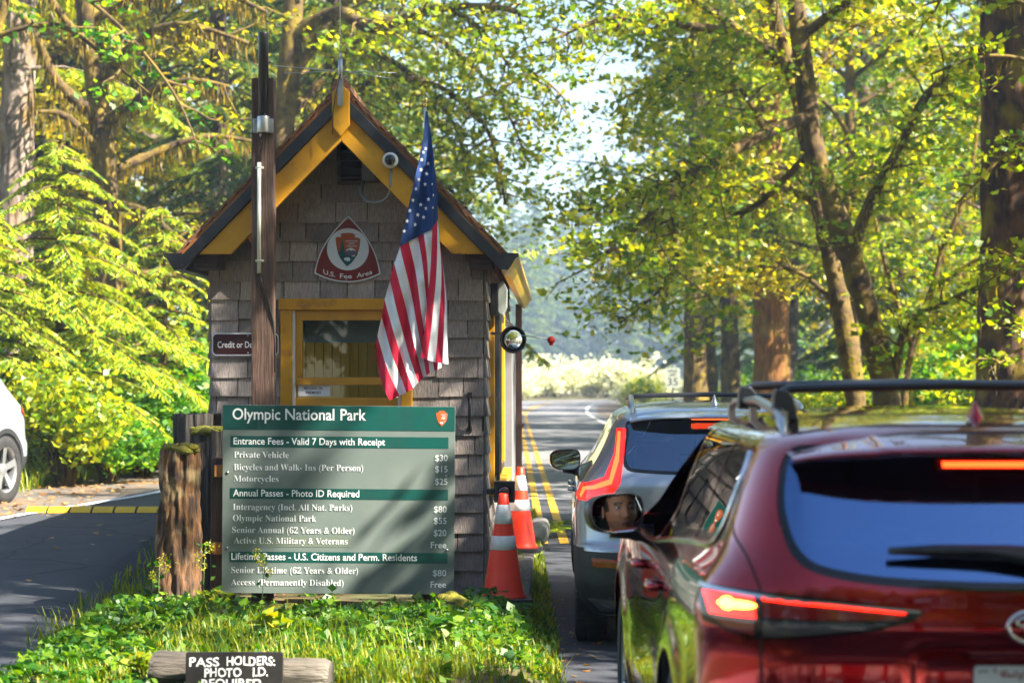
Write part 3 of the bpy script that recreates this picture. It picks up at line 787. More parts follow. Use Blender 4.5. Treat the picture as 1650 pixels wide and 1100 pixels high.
# roof antenna
an = on_wall('roof_antenna', 'thin whip antenna with horizontal radials on the roof peak', 'antenna', 0, Y0 - .065, 3.5)
a = MB(); a.box((-.02, -.012, .0), (.02, .0, .20)); a.build('bracket', MT['galv'], an)
a = MB(); a.tube([(0, -.006, .18), (0, -.006, .33)], .016, 10); a.tube([(0, -.006, .33), (0, -.006, .37)], .008, 8); a.build('mount', MT['galv'], an)
a = MB(); a.tube([(0, -.006, .36), (-.004, -.006, .85), (-.002, -.006, 1.35)], .0035, 6); a.build('whip', MT['galv'], an)
for ang, ln, dz in ((172, .50, .05), (188, .40, -.02), (2, .36, -.05), (-8, .40, -.02)):
    a = MB(); c_, s_ = math.cos(R(ang)), math.sin(R(ang)); a.tube([(0, -.006, .245), (ln * c_ * 1.0, ln * s_ * .8, .245 + dz)], .0026, 6); a.build('radial', MT['galv'], an)
a = MB(); a.tube([(0, -.02, .22), (-.03, -.03, .08), (-.052, -.015, -.05), (-.055, -.01, -.2)], .004, 6); a.build('cable', MT['black_plastic'], an)

# loudspeaker under the right eave
sp = on_wall('wall_speaker', 'pale grey wall speaker under the right eave of the booth', 'speaker', W + .03, .55, 2.18)
b = MB(); b.box((0, -.02, -.13), (.055, .19, .11)); b.build('bracket', MT['black_plastic'], sp, bevel=.005)
b = MB(); b.prism([(.055, -.11), (.095, -.14), (.125, -.07), (.125, .07), (.095, .13), (.055, .10)], -.01, .2, lambda u, v, d: (u, d, v)); b.build('cabinet', pmat('pale_grey_plastic', (.42, .46, .43), .5), sp, bevel=.006)

# convex mirror on an arm, with a red ball on a rod
cm = on_wall('convex_mirror', 'round convex mirror with black rim on the right booth corner', 'mirror', 1.205, .35, 1.86)
XM = Matrix.Rotation(R(20), 4, 'Z') @ Matrix.Rotation(R(90), 4, 'X')
b = MB(); b.lathe([(0, .022), (.03, .0205), (.06, .015), (.09, .004)], 32, XM); b.build('mirror_face', MT['mirror'], cm)
b = MB(); b.lathe([(.088, .006), (.094, .014), (.102, .012), (.104, .0), (.1, -.012), (.0, -.02)], 32, XM, caps=False); b.build('rim', MT['black_plastic'], cm)
b = MB(); b.tube([(-.17, .08, .045), (-.06, .035, .035), (0, .02, .0)], .007, 8); b.build('arm', MT['galv'], cm)
rb = on_wall('marker_ball', 'small red ball on a thin rod beside the convex mirror', 'marker', 1.49, .33, 1.86)
b = MB(); b.ball((0, 0, -.005), .030, 16, sz=1.0); b.lathe([(.012, -.03), (.02, -.042), (0, -.045)], 12); b.build('ball', pmat('red_ball', (.55, .008, .008), .5), rb)
b = MB(); b.tube([(-.02, 0, .005), (-.2, .03, .03), (-.45, .06, .055)], .0045, 6); b.build('rod', MT['galv'], rb)

# red signal lamp box on the booth corner
sg = on_wall('signal_lamp', 'black boxed signal light with unlit red lens at the booth corner', 'signal light', 1.15, -.02, .745)
b = MB(); b.box((-.075, -.06, -.077), (.075, .05, .077)); b.box((-.13, .0, -.02), (-.075, .02, .02)); b.build('housing', MT['rough_plastic'], sg, bevel=.008)
b = MB(); b.lathe([(.052, .058), (.056, .07), (.048, .07), (.046, .062)], 24, XR, caps=False); b.build('bezel', MT['black_plastic'], sg)
b = MB(); b.lathe([(.048, .06), (.04, .072), (.02, .08), (0, .082)], 24, XR); b.build('lens', pmat('dark_red_lens', (.09, .006, .008), .15, Coat_Weight=1.0), sg)

# ================================================================== POST WITH RADIO ANTENNA TUBE
pt = thing('antenna_post', 'tall square brown timber post carrying a black tube antenna', 'post', (at(425, 603, 15.15).x, 15.15, .13))
S = 15.15 / FPX
def pz(py): return CAM_Z + (603 - py) * S - .13
b = MB(); b.box((-.078, -.078, -.1), (.078, .078, pz(128))); b.build('timber', MT['post_wood'], pt, bevel=.008)
ox = .012
b = MB(); b.lathe([(.036, pz(196)), (.036, pz(74)), (.037, pz(73)), (.038, pz(60)), (.036, pz(57)), (.0, pz(56))], 24, Matrix.Translation((ox, -.125, 0))); b.build('antenna_tube', MT['black_plastic'], pt)
b = MB(); b.lathe([(.043, pz(217)), (.043, pz(191))], 24, Matrix.Translation((ox, -.125, 0))); b.box((-.065, -.10, pz(217)), (.078, -.079, pz(194))); b.build('bracket', MT['galv'], pt, bevel=.003)
b = MB()
for u in (-.055, .068):
    for z in (pz(213), pz(199)): b.lathe([(.006, 0), (.006, .004), (0, .006)], 8, Matrix.Translation((u, -.10, z)) @ Matrix.Rotation(R(90), 4, 'X'))
b.lathe([(.006, 0), (.008, -.012), (.005, -.03)], 10, Matrix.Translation((ox - .02, -.12, pz(217)))); b.build('bolt', MT['galv'], pt)
b = MB(); b.tube([(ox - .02, -.12, pz(222)), (ox - .008, -.1, pz(235)), (ox - .025, -.09, pz(250)), (-.022, -.09, pz(268))], .006, 8); b.build('cable', MT['black_plastic'], pt)
b = MB(); b.tube([(-.022, -.09, pz(440)), (.0, -.088, pz(460)), (.045, -.085, pz(490)), (.075, -.08, pz(520)), (.083, -.06, pz(560)), (.08, -.03, pz(600))], .007, 8); b.build('cable', MT['black_plastic'], pt)
b = MB(); b.tube([(-.022, -.092, pz(264)), (-.022, -.092, pz(441))], .014, 12)
for z in (pz(272), pz(421)): b.box((-.05, -.084, z - .008), (.01, -.0785, z + .008)); b.tube([(-.04, -.081, z), (-.038, -.1, z), (-.022, -.108, z), (-.006, -.1, z), (-.004, -.081, z)], .004, 6)
b.build('conduit', MT['conduit'], pt)

# ================================================================== FEE SIGN
FD = 14.5; SG = FD / FPX
fs = thing('fee_sign', 'large grey green fee board headed Olympic National Park', 'sign', (at(544, 603, FD).x, FD, .15)); fs.rotation_euler = (0, R(.45), 0)
def SX(px): return (px - 544.5) * SG
def SZ(py): return CAM_Z - .15 + (603 - py) * SG
fr = lambda u, v, d: (u, -d, v)
def rect(x0, y0, x1, y1): return [(SX(x0), SZ(y1)), (SX(x1), SZ(y1)), (SX(x1), SZ(y0)), (SX(x0), SZ(y0))]
b = MB(); b.prism(rect(357.5, 653.5, 731.5, 956), .009, -.009, fr); b.build('panel', MT['sign_body'], fs, bevel=.002)
b = MB(); b.prism(rect(357.8, 653.8, 731.2, 693), .0105, .009, fr)
for y0, y1 in ((703, 721), (787, 804), (889, 906)): b.prism(rect(370, y0, 721, y1), .0105, .009, fr)
b.build('header_band', MT['sign_green'], fs)
b = MB(); b.prism(rect(371, 864, 563, 881), .0102, .009, fr); b.build('patch', MT['patch'], fs)
lt = MB()
def T(t, x0, x1, base, cap, wt=.012, ser=False): text_mesh(lt, serif(t) if ser else t, SX(x0), SX(x1), SZ(base), cap * SG, fr, .0125, wt)
T('Olympic', 373, 450, 676.5, 18, .014); T('National', 458, 537, 676.5, 18, .014); T('Park', 547, 588, 676.5, 18, .014)
T('Entrance Fees - Valid 7 Days with Receipt', 375, 619, 716.5, 11, .010)
T('Annual Passes - Photo ID Required', 375, 578, 800, 11, .010)
T('Lifetime Passes - U.S. Citizens and Perm. Residents', 373, 672, 902, 11, .010)
for t, x0, x1, y in (('Private Vehicle', 376, 464, 738), ('Bicycles and Walk- Ins (Per Person)', 376, 584, 758), ('Motorcycles', 376, 448, 776.5), ('Interagency (Incl. All Nat. Parks)', 375, 567, 822), ('Olympic National Park', 375, 509, 840), ('Senior Annual (62 Years & Older)', 374, 571, 859), ('Active U.S. Military & Veterans', 377, 560, 876), ('Senior Lifetime (62 Years & Older)', 373, 577, 923.5), ('Access (Permanently Disabled)', 373, 554, 943)):
    T(t, x0, x1, y, 10.2, -.007, True)
for t, x0, y in (('$30', 700, 741), ('$15', 700, 759), ('$25', 700, 779), ('$80', 698.5, 823.5), ('$55', 698.5, 842), ('$20', 698.5, 861.5), ('Free', 694, 881), ('$80', 697.5, 926), ('Free', 694, 944.5)):
    T(t, x0, 720 if y < 800 else 719, y, 10.2, .008)
lt.build('lettering', MT['white_letter'], fs)
em = MB(); arrowhead(em, SX(710.3), SZ(672.5), 25 * SG, fr, .0115); em.build('arrowhead_emblem', [MT['arrow_brown'], MT['arrow_brown'], MT['arrow_brown'], MT['badge_white']], fs)
for px in (352, 690):
    b = MB(); b.box((SX(px) - .07, .10, -.2), (SX(px) + .07, .24, SZ(740))); b.build('post', MT['brown_wood'], fs, bevel=.01)
for py in (760, 885):
    b = MB(); b.box((SX(343), .012, SZ(py + 10)), (SX(720), .10, SZ(py - 9))); b.build('rail', MT['orange_wood'], fs, bevel=.005)
b = MB()
for px, py in ((366, 762), (366, 883), (718, 765), (720, 884)): b.lathe([(.009, 0), (.009, .004), (0, .007)], 10, Matrix.Translation((SX(px), -.0105, SZ(py))) @ Matrix.Rotation(R(90), 4, 'X'))
b.build('bolt', MT['galv'], fs)


# ================================================================== OLD LOG POSTS BESIDE THE SIGN
def noise3(x, y, z): return math.sin(x * 3.1 + y * 1.7 + 1.3) * math.sin(y * 2.3 - z * 3.7 + .4) + .5 * math.sin(x * 7.3 - z * 5.1) * math.sin(z * 8.3 + y * 6.1)
def log_post(name, label, px, D, r0, r1, py0, py1, m, ragged=.0, rough_=.05, lean=0, moss=True, seed=0, cat='log post'):
    zb = .13; t = thing(name, label, cat, (at(px, 603, D).x, D, zb)); H = CAM_Z + (603 - py0) / FPX * D - zb
    rr = random.Random(seed); ph = [rr.uniform(0, 6) for _ in range(8)]
    def rad(a, v):
        r = lerp(r0, r1, v ** .8) * (1 + .05 * math.sin(2 * a + ph[0]) + .05 * math.sin(3 * a + ph[1] + v * 2) + .035 * math.sin(9 * a + ph[2] + v * 1.5) + .03 * math.sin(17 * a + ph[3]) + .02 * math.sin(31 * a + ph[4] + 3 * v) + rough_ * noise3(2.2 * math.cos(a) + ph[6], 2.2 * math.sin(a), 4.2 * v + ph[7]))
        r += r0 * .25 * max(0, 1 - v * 9) ** 2
        return r
    def fn(u, v):
        a = u * 2 * math.pi; r = rad(a, v); z = -.12 + (H + .12) * v
        if v > .93: z += ragged * (.6 * math.sin(5 * a + ph[5]) + .4 * math.sin(11 * a + ph[6])) * (v - .93) / .07
        return (r * math.cos(a) + lean * v, r * math.sin(a), z)
    b = MB(); b.grid(fn, 96, 60)
    n = len(b.v); top = [fn(i / 96, 1) for i in range(96)]
    b.add(top + [(lean, 0, H - .02)], [(i, (i + 1) % 96, 96) for i in range(96)], 1, True)
    b.build('trunk', [m, MT['endgrain']], t)
    if moss:
        mo = MB()
        for k in range(46):
            a = rr.uniform(0, 6.28); q = rr.random() ** .5 * r1 * .95; s = rr.uniform(.025, .055)
            mo.ball((lean + q * math.cos(a), q * math.sin(a), H + rr.uniform(-.02, .012)), s, 9, sz=.55)
        mo.build('moss_cap', MT['moss'], t)
    return t
log_post('log_post', 'split rotten orange log post with moss on top left of the fee board', 284, 14.45, .162, .118, 722, 985, MT['rotten'], .045, .11, .03, seed=4)
log_post('log_post', 'grey weathered log post with mossy cap behind the rotten one', 342, 14.85, .15, .145, 693, 985, MT['grey_post'], .01, .05, seed=9)
log_post('log_post', 'dark rearmost log post with flat top next to the booth wall', 317, 15.3, .17, .165, 666, 975, MT['grey_post'], .005, .03, moss=False, seed=15)

# mossy stump at the right foot of the sign
def stump(px, py, D, r, h, label, seed, name='mossy_stump'):
    p = at(px, py, D); t = thing(name, label, 'stump', (p.x, D, .12)); rr = random.Random(seed)
    b = MB(); b.grid(lambda u, v: ((r * (1.1 - .25 * v) + .03 * math.sin(5 * u * 6.28 + seed) + .015 * math.sin(13 * u * 6.28)) * math.cos(u * 6.283), (r * (1.1 - .25 * v) + .03 * math.sin(5 * u * 6.283 + seed)) * math.sin(u * 6.283), -.1 + (h + .1) * v), 40, 10); b.ball((0, 0, h - .03), r * .85, 14, sz=.5); b.build('stump_wood', MT['grey_post'], t)
    m = MB()
    for k in range(80):
        a = rr.uniform(0, 6.28); q = rr.random() ** .5 * r; s = rr.uniform(.03, .06)
        m.ball((q * math.cos(a), q * math.sin(a) , h * (1.0 - .45 * (q / r) ** 3) + rr.uniform(-.02, .02)), s, 8, sz=.7)
    m.build('moss_cap', MT['moss'], t)
stump(728, 985, 13.9, .13, .17, 'small mossy stump below the right edge of the fee board', 3)
for px, py, D, sx, lb in ((640, 975, 14.15, .30, 'golden brown moss mound under the middle of the fee board'), (455, 985, 14.1, .22, 'flat golden moss mound under the left part of the fee board'), (335, 985, 13.9, .16, 'low moss mound against the rotten log post')):
    p = at(px, py, D); rr = random.Random(int(px)); m = MB()
    for k in range(90):
        u = rr.gauss(0, .45); v = rr.gauss(0, .4); s = rr.uniform(.025, .05)
        m.ball((u * sx, v * .14, .05 * math.exp(-u * u - v * v) + rr.uniform(-.02, .01)), s, 8, sz=.6)
    o = m.build('moss_mound', MT['moss'], loc=(p.x, D, .165)); tag(o, lb, 'moss mound')

# ================================================================== FALLEN LOG AND HAND PAINTED SIGN
LD = 10.75; LS = LD / FPX
lg = thing('fallen_log', 'short grey log lying in the grass at the front of the island', 'log', (at(389, 603, LD).x, LD, .24), 0)
def fl(u, v):
    a = u * 2 * math.pi; t = v * 2 - 1; r = .105 * (1 + .04 * math.sin(3 * a + 2 * t) + .03 * math.sin(11 * a + 1.5 * t) + .02 * math.sin(5 * t + 2 * a))
    r *= 1 - .12 * sstep(.94, 1, abs(t))
    return (t * .455, r * math.cos(a), r * math.sin(a))
b = MB(); b.grid(fl, 48, 30)
for e in (0, 1):
    ring = [fl(i / 48, e) for i in range(48)]
    b.add(ring + [((e * 2 - 1) * .46, 0, 0)], [((i + 1) % 48, i, 48) if e == 0 else (i, (i + 1) % 48, 48) for i in range(48)], 1, True)
o = b.build('log_body', [MT['old_log'], MT['endgrain']], lg); lg.rotation_euler = (0, R(2.0), R(-6))
ps = thing('pass_holder_sign', 'small black hand painted sign reading PASS HOLDERS PHOTO I.D. REQUIRED', 'sign', (at(377.5, 603, LD - .16).x, LD - .16, .15)); ps.rotation_euler = (R(-4), 0, 0)
P0 = (LD - .16) / FPX
def PX(px): return (px - 377.5) * P0
def PZ(py): return CAM_Z - .15 + (603 - py) * P0
b = MB(); b.prism(rrect(PX(299), PZ(1136), PX(456), PZ(1050), .012), .012, -.012, fr); b.build('board', pmat('black_painted_board', (.012, .010, .011), .5, col2=(.022, .02, .02), nscale=6, bump=.1), ps, bevel=.003)
lt = MB()
for t, x0, x1, y in (('PASS', 305, 353, 1073), ('HOLDERS:', 365, 443, 1071), ('PHOTO', 330, 389, 1089.5), ('I.D.', 408, 432, 1088.5), ('REQUIRED', 325, 421, 1107)):
    rr = random.Random(y)
    text_mesh(lt, t, PX(x0), PX(x1), PZ(y), 14 * P0, lambda u, v, d: (u + .0015 * math.sin(v * 160), -d, v + .002 * math.sin(u * 55)), .0135, .016)
lt.build('lettering', MT['white_letter'], ps)

# ================================================================== FLAG
FLD = 14.95
def ff(zx, zy, dy=0): p = at(590 + zx / 2.113, 140 + zy / 2.1154, FLD); return Vector((p.x, FLD + dy, p.z))
fb = at(690, 470, 15.62)
fl_ = thing('flag', 'American flag hanging in folds from a short angled pole on the booth front', 'flag', fb)
def lo(p): return tuple(Vector(p) - fb)
def resample(P, n):
    P = [Vector((a, b, 0)) for a, b in P]; d = [0]
    for i in range(1, len(P)): d.append(d[-1] + (P[i] - P[i - 1]).length)
    out = []
    for k in range(n + 1):
        s = d[-1] * k / n; i = max(j for j in range(len(P)) if d[j] <= s + 1e-9); i = min(i, len(P) - 2)
        t = (s - d[i]) / (d[i + 1] - d[i]); t2 = t
        p0, p1, p2, p3 = P[max(i - 1, 0)], P[i], P[i + 1], P[min(i + 2, len(P) - 1)]
        q = .5 * ((2 * p1) + (p2 - p0) * t + (2 * p0 - 5 * p1 + 4 * p2 - p3) * t * t + (3 * p1 - p0 - 3 * p2 + p3) * t ** 3)
        out.append((q.x, q.y))
    return out
ML = [[(33, 885), (38, 950), (54, 1010), (80, 1068)], [(38, 848), (62, 930), (88, 1000), (113, 1052)], [(52, 785), (82, 890), (110, 970), (138, 1042)], [(62, 725), (98, 850), (128, 945), (160, 1026)], [(80, 660), (115, 800), (145, 910), (178, 1006)], [(95, 600), (132, 740), (162, 870), (194, 992)], [(115, 545), (148, 680), (175, 820), (205, 983)], [(145, 528), (170, 640), (190, 780), (218, 975)], [(175, 510), (193, 610), (206, 740), (232, 968)], [(196, 498), (208, 590), (216, 720), (244, 962)], [(228, 485), (226, 590), (226, 720), (256, 955)]]
FL = [[(226, 484), (220, 620), (205, 780), (187, 922)], [(244, 455), (241, 620), (227, 780), (210, 930)], [(249, 500), (257, 640), (249, 790), (236, 938)], [(254, 540), (268, 690), (266, 820), (260, 942)], [(258, 580), (274, 720), (277, 850), (280, 945)]]
cl = MB()
def rip(x, y): return .022 * math.sin(x * .085 + y * .011) + .012 * math.sin(x * .17 - y * .02 + 1) + .006 * math.sin(y * .06 + x * .05)
def sheet(LN, cols, dy, n=36, sub=4):
    RS = [resample(P, n) for P in LN]
    for k in range(len(RS) - 1):
        def fn(u, v, k=k):
            j = min(n - 1, int(v * n)); t = v * n - j
            a = [RS[k][j][i] * (1 - t) + RS[k][j + 1][i] * t for i in (0, 1)]; c = [RS[k + 1][j][i] * (1 - t) + RS[k + 1][j + 1][i] * t for i in (0, 1)]
            x, y = a[0] * (1 - u) + c[0] * u, a[1] * (1 - u) + c[1] * u
            return lo(ff(x, y, dy(x, y)))
        cl.grid(fn, sub, n, cols[k % len(cols)], True, flip=True)
sheet(ML, [0, 1], lambda x, y: rip(x, y))
sheet(FL, [0, 1], lambda x, y: -.05 + .35 * rip(x * 1.3 + 40, y))
# canton: rows between its left and right edge
CL = resample([(203, 84), (190, 200), (165, 320), (140, 430), (115, 545)], 40); CR = resample([(209, 84), (222, 170), (236, 290), (243, 380), (245, 462)], 40); CM = resample([(206, 84), (208, 190), (205, 310), (196, 410), (196, 499)], 40); CK = resample([(208, 84), (216, 180), (224, 300), (226, 400), (228, 486)], 40)
def canton(u, v):
    j = min(39, int(v * 40)); t = v * 40 - j
    c = [[C[j][i] * (1 - t) + C[j + 1][i] * t for i in (0, 1)] for C in (CL, CM, CK, CR)]
    w_ = u * 3; k = min(2, int(w_)); f = w_ - k
    x, y = (c[k][i] * (1 - f) + c[k + 1][i] * f for i in (0, 1))
    return lo(ff(x, y, rip(x, y) * min(1, v * 2) - .012 + (-.035 * sstep(.66, .9, u)) * sstep(.2, .8, v)))
cl.grid(canton, 18, 40, 2, True, flip=True)
for sx_, sy_ in ((203, 212), (187, 283), (180, 317), (207, 298), (171, 350), (201, 333), (160, 388), (186, 402), (213, 385), (150, 424), (176, 437), (204, 415), (141, 459), (167, 470), (196, 445), (131, 493), (190, 250), (211, 262), (226, 335), (229, 415), (196, 225), (230, 372)):
    rs = 8.2 * (1 if sx_ < 220 else .75); q = rip(sx_, sy_) * .95 - .03 - (.035 if sx_ > 218 else 0)
    pts = [(sx_ + rs * (1 if i % 2 == 0 else .42) * math.sin(i * math.pi / 5 + .1) * (.85 if sx_ < 220 else .5), sy_ - rs * (1 if i % 2 == 0 else .42) * math.cos(i * math.pi / 5 + .1)) for i in range(10)]
    cl.add([lo(ff(a, c, q)) for a, c in pts] + [lo(ff(sx_, sy_, q))], [((i + 1) % 10, i, 10) for i in range(10)], 1)
clo = cl.build('cloth', [MT['flag_red'], MT['flag_white'], MT['flag_blue']], fl_)
ptop = at(685, 168, 14.93)
b = MB(); b.tube([lo(fb), lo(ptop)], .0105, 10); b.build('pole', MT['white_plastic'], fl_)
b = MB(); q = lo(ptop); b.ball((q[0], q[1], q[2] + .028), .021, 14); b.lathe([(.012, -.02), (.016, .0), (.009, .01)], 12, Matrix.Translation(q)); b.build('finial', MT['brass'], fl_)
b = MB(); b.tube([(0, .05, 0), (0, -.03, .06)], .02, 12); b.build('bracket', MT['galv'], fl_)


# ================================================================== TRAFFIC CONES
def make_cone(name, label, x, y, z, rz, group):
    t = thing(name, label, 'traffic cone', (x, y, z), rz, group)
    b = MB(); b.prism(rrect(-.19, -.19, .19, .19, .04), 0, .035, lambda u, v, d: (u, v, d)); b.build('base', MT['rubber'], t, bevel=.006)
    H = .74
    def r(z): return lerp(.148, .030, z / H)
    prof = [(.16, .034), (.152, .05), (r(.07), .07), (r(.30), .30)]; ms = [0, 0, 0]
    b = MB(); b.lathe([(.162, .035), (.150, .048), (r(.08), .08), (r(.36), .36), (r(.46), .46), (r(.54), .54), (r(.655), .655), (.032, H - .005), (.026, H), (.022, H - .01)], 40); b.build('cone_body', MT['cone'], t)
    for z0, z1 in ((.36, .455), (.535, .665)):
        b = MB(); b.lathe([(r(z0) + .0005, z0), (r(z0) + .003, z0 + .002), (r(z1) + .003, z1 - .002), (r(z1) + .0005, z1)], 40, caps=False); b.build('reflective_band', MT['cone_band'], t)
    return t
p1 = at(811, 603, 14.62); p2 = at(838, 603, 18.8)
make_cone('traffic_cone', 'nearer orange traffic cone with two white bands at the booth corner', p1.x, 14.62, .20, R(4), 'traffic cones beside the booth')
make_cone('traffic_cone', 'farther orange traffic cone in front of the brown downspout', p2.x, 18.8, .20, R(-6), 'traffic cones beside the booth')

# ================================================================== SPEED LIMIT SIGN
p = at(1084, 603, 80)
sl = thing('speed_limit_sign', 'white speed limit sign reading 35 on a thin post by the road', 'road sign', (p.x, 80, 0))
b = MB(); b.box((-.03, .0, -.1), (.03, .03, 1.5)); b.build('post', pmat('green_post', (.05, .06, .05), .6), sl)
b = MB(); b.prism(rrect(-.27, 1.27, .27, 1.99, .04), .02, 0.001, fr); b.build('plate', pmat('speed_sign_white', (.38, .42, .37), .5), sl)
lt = MB(); text_mesh(lt, 'SPEED', -.19, .19, 1.82, .10, fr, .023, .012); text_mesh(lt, 'LIMIT', -.15, .15, 1.68, .10, fr, .023, .012); text_mesh(lt, '35', -.20, .20, 1.34, .28, fr, .023, .012)
lt.build('lettering', MT['ink'], sl)

# ================================================================== CARS
# A car body is one surface S(a, v): a runs round the plan outline from the middle of the tail, v runs up from sill to roof.
# Windows, lamps and panel gaps are outlines drawn in side or rear view, mapped to (a, v) and cut out of that surface.
A1, A2, A3, A4 = .65, .45, 3.6, 1.3


class CarBody:
    def __init__(s, levels, L, bow=.06, rcy=.30, fcy=.55, taper=.045, disp=None, mono=None):
        K = np.array(levels, float); n = len(K); out = []
        for i in range(n - 1):
            p0, p1, p2, p3 = K[max(i - 1, 0)], K[i], K[i + 1], K[min(i + 2, n - 1)]
            for j in range(24):
                t = j / 24
                q = .5 * ((2 * p1) + (p2 - p0) * t + (2 * p0 - 5 * p1 + 4 * p2 - p3) * t * t + (3 * p1 - p0 - 3 * p2 + p3) * t ** 3)
                lin = p1 * (1 - t) + p2 * t
                out.append(.75 * q + .25 * lin)
        out.append(K[-1]); s.T = np.array(out)
        d = np.sqrt((np.diff(s.T[:, 0]) ** 2 + np.diff(s.T[:, 1]) ** 2 + .15 * np.diff(s.T[:, 2]) ** 2)); s.V = np.concatenate([[0], np.cumsum(np.maximum(d, 1e-5))])
        s.L, s.bow, s.rcy, s.fcy, s.taper, s.disp = L, bow, rcy, fcy, taper, disp
        s.vmax = s.V[-1]; s.amax = A1 + A2 + A3 + A4

    def lev(s, v):
        return [np.interp(v, s.V, s.T[:, k]) for k in range(5)]

    def tp(s, y):
        t = (y - s.L * .5) / (s.L * .5)
        return 1 - s.taper * np.abs(t) ** 2.6

    def S(s, a, v):
        a = np.asarray(a, float); v = np.asarray(v, float)
        z, w, yr, yf, rc = s.lev(v); rc = np.minimum(rc, w * .8); t = np.abs(a)
        k = np.minimum(1, w / .35)
        rcy = s.rcy * k; fcy = s.fcy * k; fcx = np.minimum(.5, w * .7)
        u1 = np.clip(t / A1, 0, 1); p2 = np.clip((t - A1) / A2, 0, 1) * np.pi / 2; u3 = np.clip((t - A1 - A2) / A3, 0, 1); u4 = np.clip((t - A1 - A2 - A3) / A4, 0, 1)
        pf = np.clip(u4 / .55, 0, 1) * np.pi / 2; uf = np.clip((u4 - .55) / .45, 0, 1)
        x = u1 * (w - rc) + rc * np.sin(p2)
        x = np.where(u4 > 0, w - fcx + fcx * np.cos(pf) - (w - fcx) * uf, x)
        bowt = s.bow * np.minimum(1, w / .5)
        yb = yr + bowt * np.minimum(1, (x / np.maximum(w, 1e-4))) ** 2.2
        y1 = yr + bowt + rcy; y2 = yf - fcy
        y = np.where(t <= A1 + A2, yb + rcy * (1 - np.cos(p2)), y1 + (y2 - y1) * u3)
        y = np.where(u4 > 0, y2 + fcy * np.sin(pf), y)
        x = x * s.tp(y) * np.sign(a + 1e-12)
        P = np.stack([x, y, z + 0 * x], -1)
        if s.disp is not None: P = s.disp(P)
        return P

    def N(s, a, v):
        e = 2e-3
        v0 = np.clip(v - e, 0, s.vmax); v1 = np.clip(v + e, 0, s.vmax)
        da = s.S(a + e, v) - s.S(a - e, v); dv = s.S(a, v1) - s.S(a, v0)
        n = np.cross(da, dv); l = np.linalg.norm(n, axis=-1, keepdims=True)
        n = np.where(l > 1e-12, n / np.maximum(l, 1e-12), np.array([0, 0, 1.0]))
        return n

    def v_of_z(s, z): return float(np.interp(z, s.T[:, 0], s.V))

    def rear(s, x, z):
        v = s.v_of_z(z); _, w, yr, yf, rc = s.lev(v); rc = min(rc, w * .8)
        y = yr + s.bow
        for _ in range(4):
            xx = min(abs(x) / s.tp(y), w * .9999)
            if xx <= w - rc: a = xx / (w - rc) * A1; y = yr + s.bow * (xx / w) ** 2.2
            else:
                p = math.asin((xx - (w - rc)) / rc); a = A1 + p / (math.pi / 2) * A2; y = yr + s.bow * (xx / w) ** 2.2 + s.rcy * (1 - math.cos(p))
        return (math.copysign(a, x), v)

    def side(s, y, z, sg):
        v = s.v_of_z(z); _, w, yr, yf, rc = s.lev(v)
        y1 = yr + s.bow + s.rcy; y2 = yf - s.fcy
        if y >= y1: a = A1 + A2 + min(1.0, (y - y1) / (y2 - y1)) * A3
        else: a = A1 + A2 * math.acos(max(-1, min(1, 1 - (y - yr - s.bow) / s.rcy))) / (math.pi / 2)
        if y > y2: a = A1 + A2 + A3 + A4 * .55 * min(1, math.asin(min(1, (y - y2) / s.fcy)) / (math.pi / 2))
        return (sg * a, v)

    def dom(s, view, pts, sg=1, close=True):
        out = []; n = len(pts)
        for i in range(n if close else n - 1):
            p, q = pts[i], pts[(i + 1) % n]; d = math.hypot(q[0] - p[0], q[1] - p[1]); k = max(1, int(d / .045))
            for j in range(k):
                x, z = p[0] + (q[0] - p[0]) * j / k, p[1] + (q[1] - p[1]) * j / k
                out.append(s.rear(x * sg, z) if view == 'rear' else s.side(x, z, sg) if view == 'side' else (x * sg, z))
        if not close: x, z = pts[-1]; out.append(s.rear(x * sg, z) if view == 'rear' else s.side(x, z, sg))
        return out

    def build(s, root, regions, paint, extra_mats=(), da=.085, dv=.045):
        """regions: dict(name, mats, view, pts, sg, border, off, cut, gap); later ones win"""
        polys = []
        for r in regions:
            d = s.dom(r['view'], r['pts'], r.get('sg', 1))
            polys.append(d)
            r['dom'] = np.array(d)
        ins = []
        for r in regions:
            if r.get('border'):
                d = r['dom']; n = len(d); o = []
                ar = sum(d[i][0] * d[(i + 1) % n][1] - d[(i + 1) % n][0] * d[i][1] for i in range(n)); sg = 1 if ar > 0 else -1
                for i in range(n):
                    e = d[(i + 2) % n] - d[i - 2]; l = math.hypot(*e) or 1; o.append(d[i] + sg * np.array([-e[1], e[0]]) / l * r['border'])
                r['ins'] = np.array(o); ins.append([tuple(p) for p in o])
        na = int(2 * s.amax / da); nv = int(s.vmax / dv)
        A = np.linspace(-s.amax, s.amax, na + 1); Vv = np.linspace(0, s.vmax, nv + 1)
        G = np.array([(a, v) for v in Vv for a in A])
        con = np.array([p for P in polys + ins for p in P]); keep = np.ones(len(G), bool)
        edge = (np.abs(np.abs(G[:, 0]) - s.amax) < 1e-6) | (G[:, 1] < 1e-6) | (np.abs(G[:, 1] - s.vmax) < 1e-6)
        for i in range(0, len(con), 400):
            dd = np.min(np.hypot(G[:, None, 0] - con[None, i:i + 400, 0], G[:, None, 1] - con[None, i:i + 400, 1]), 1); keep &= (dd > .022) | edge
        G = G[keep]
        pts = [Vector(p) for p in G]; E = []
        for P in polys + ins:
            b = len(pts); pts += [Vector(p) for p in P]; E += [(b + i, b + (i + 1) % len(P)) for i in range(len(P))]
        ov, oe, of, *_ = delaunay_2d_cdt(pts, E, [], 0, 1e-6)
        ov = np.array([(p.x, p.y) for p in ov]); of = np.array([f for f in of if len(f) == 3])
        ce = ov[of].mean(1)
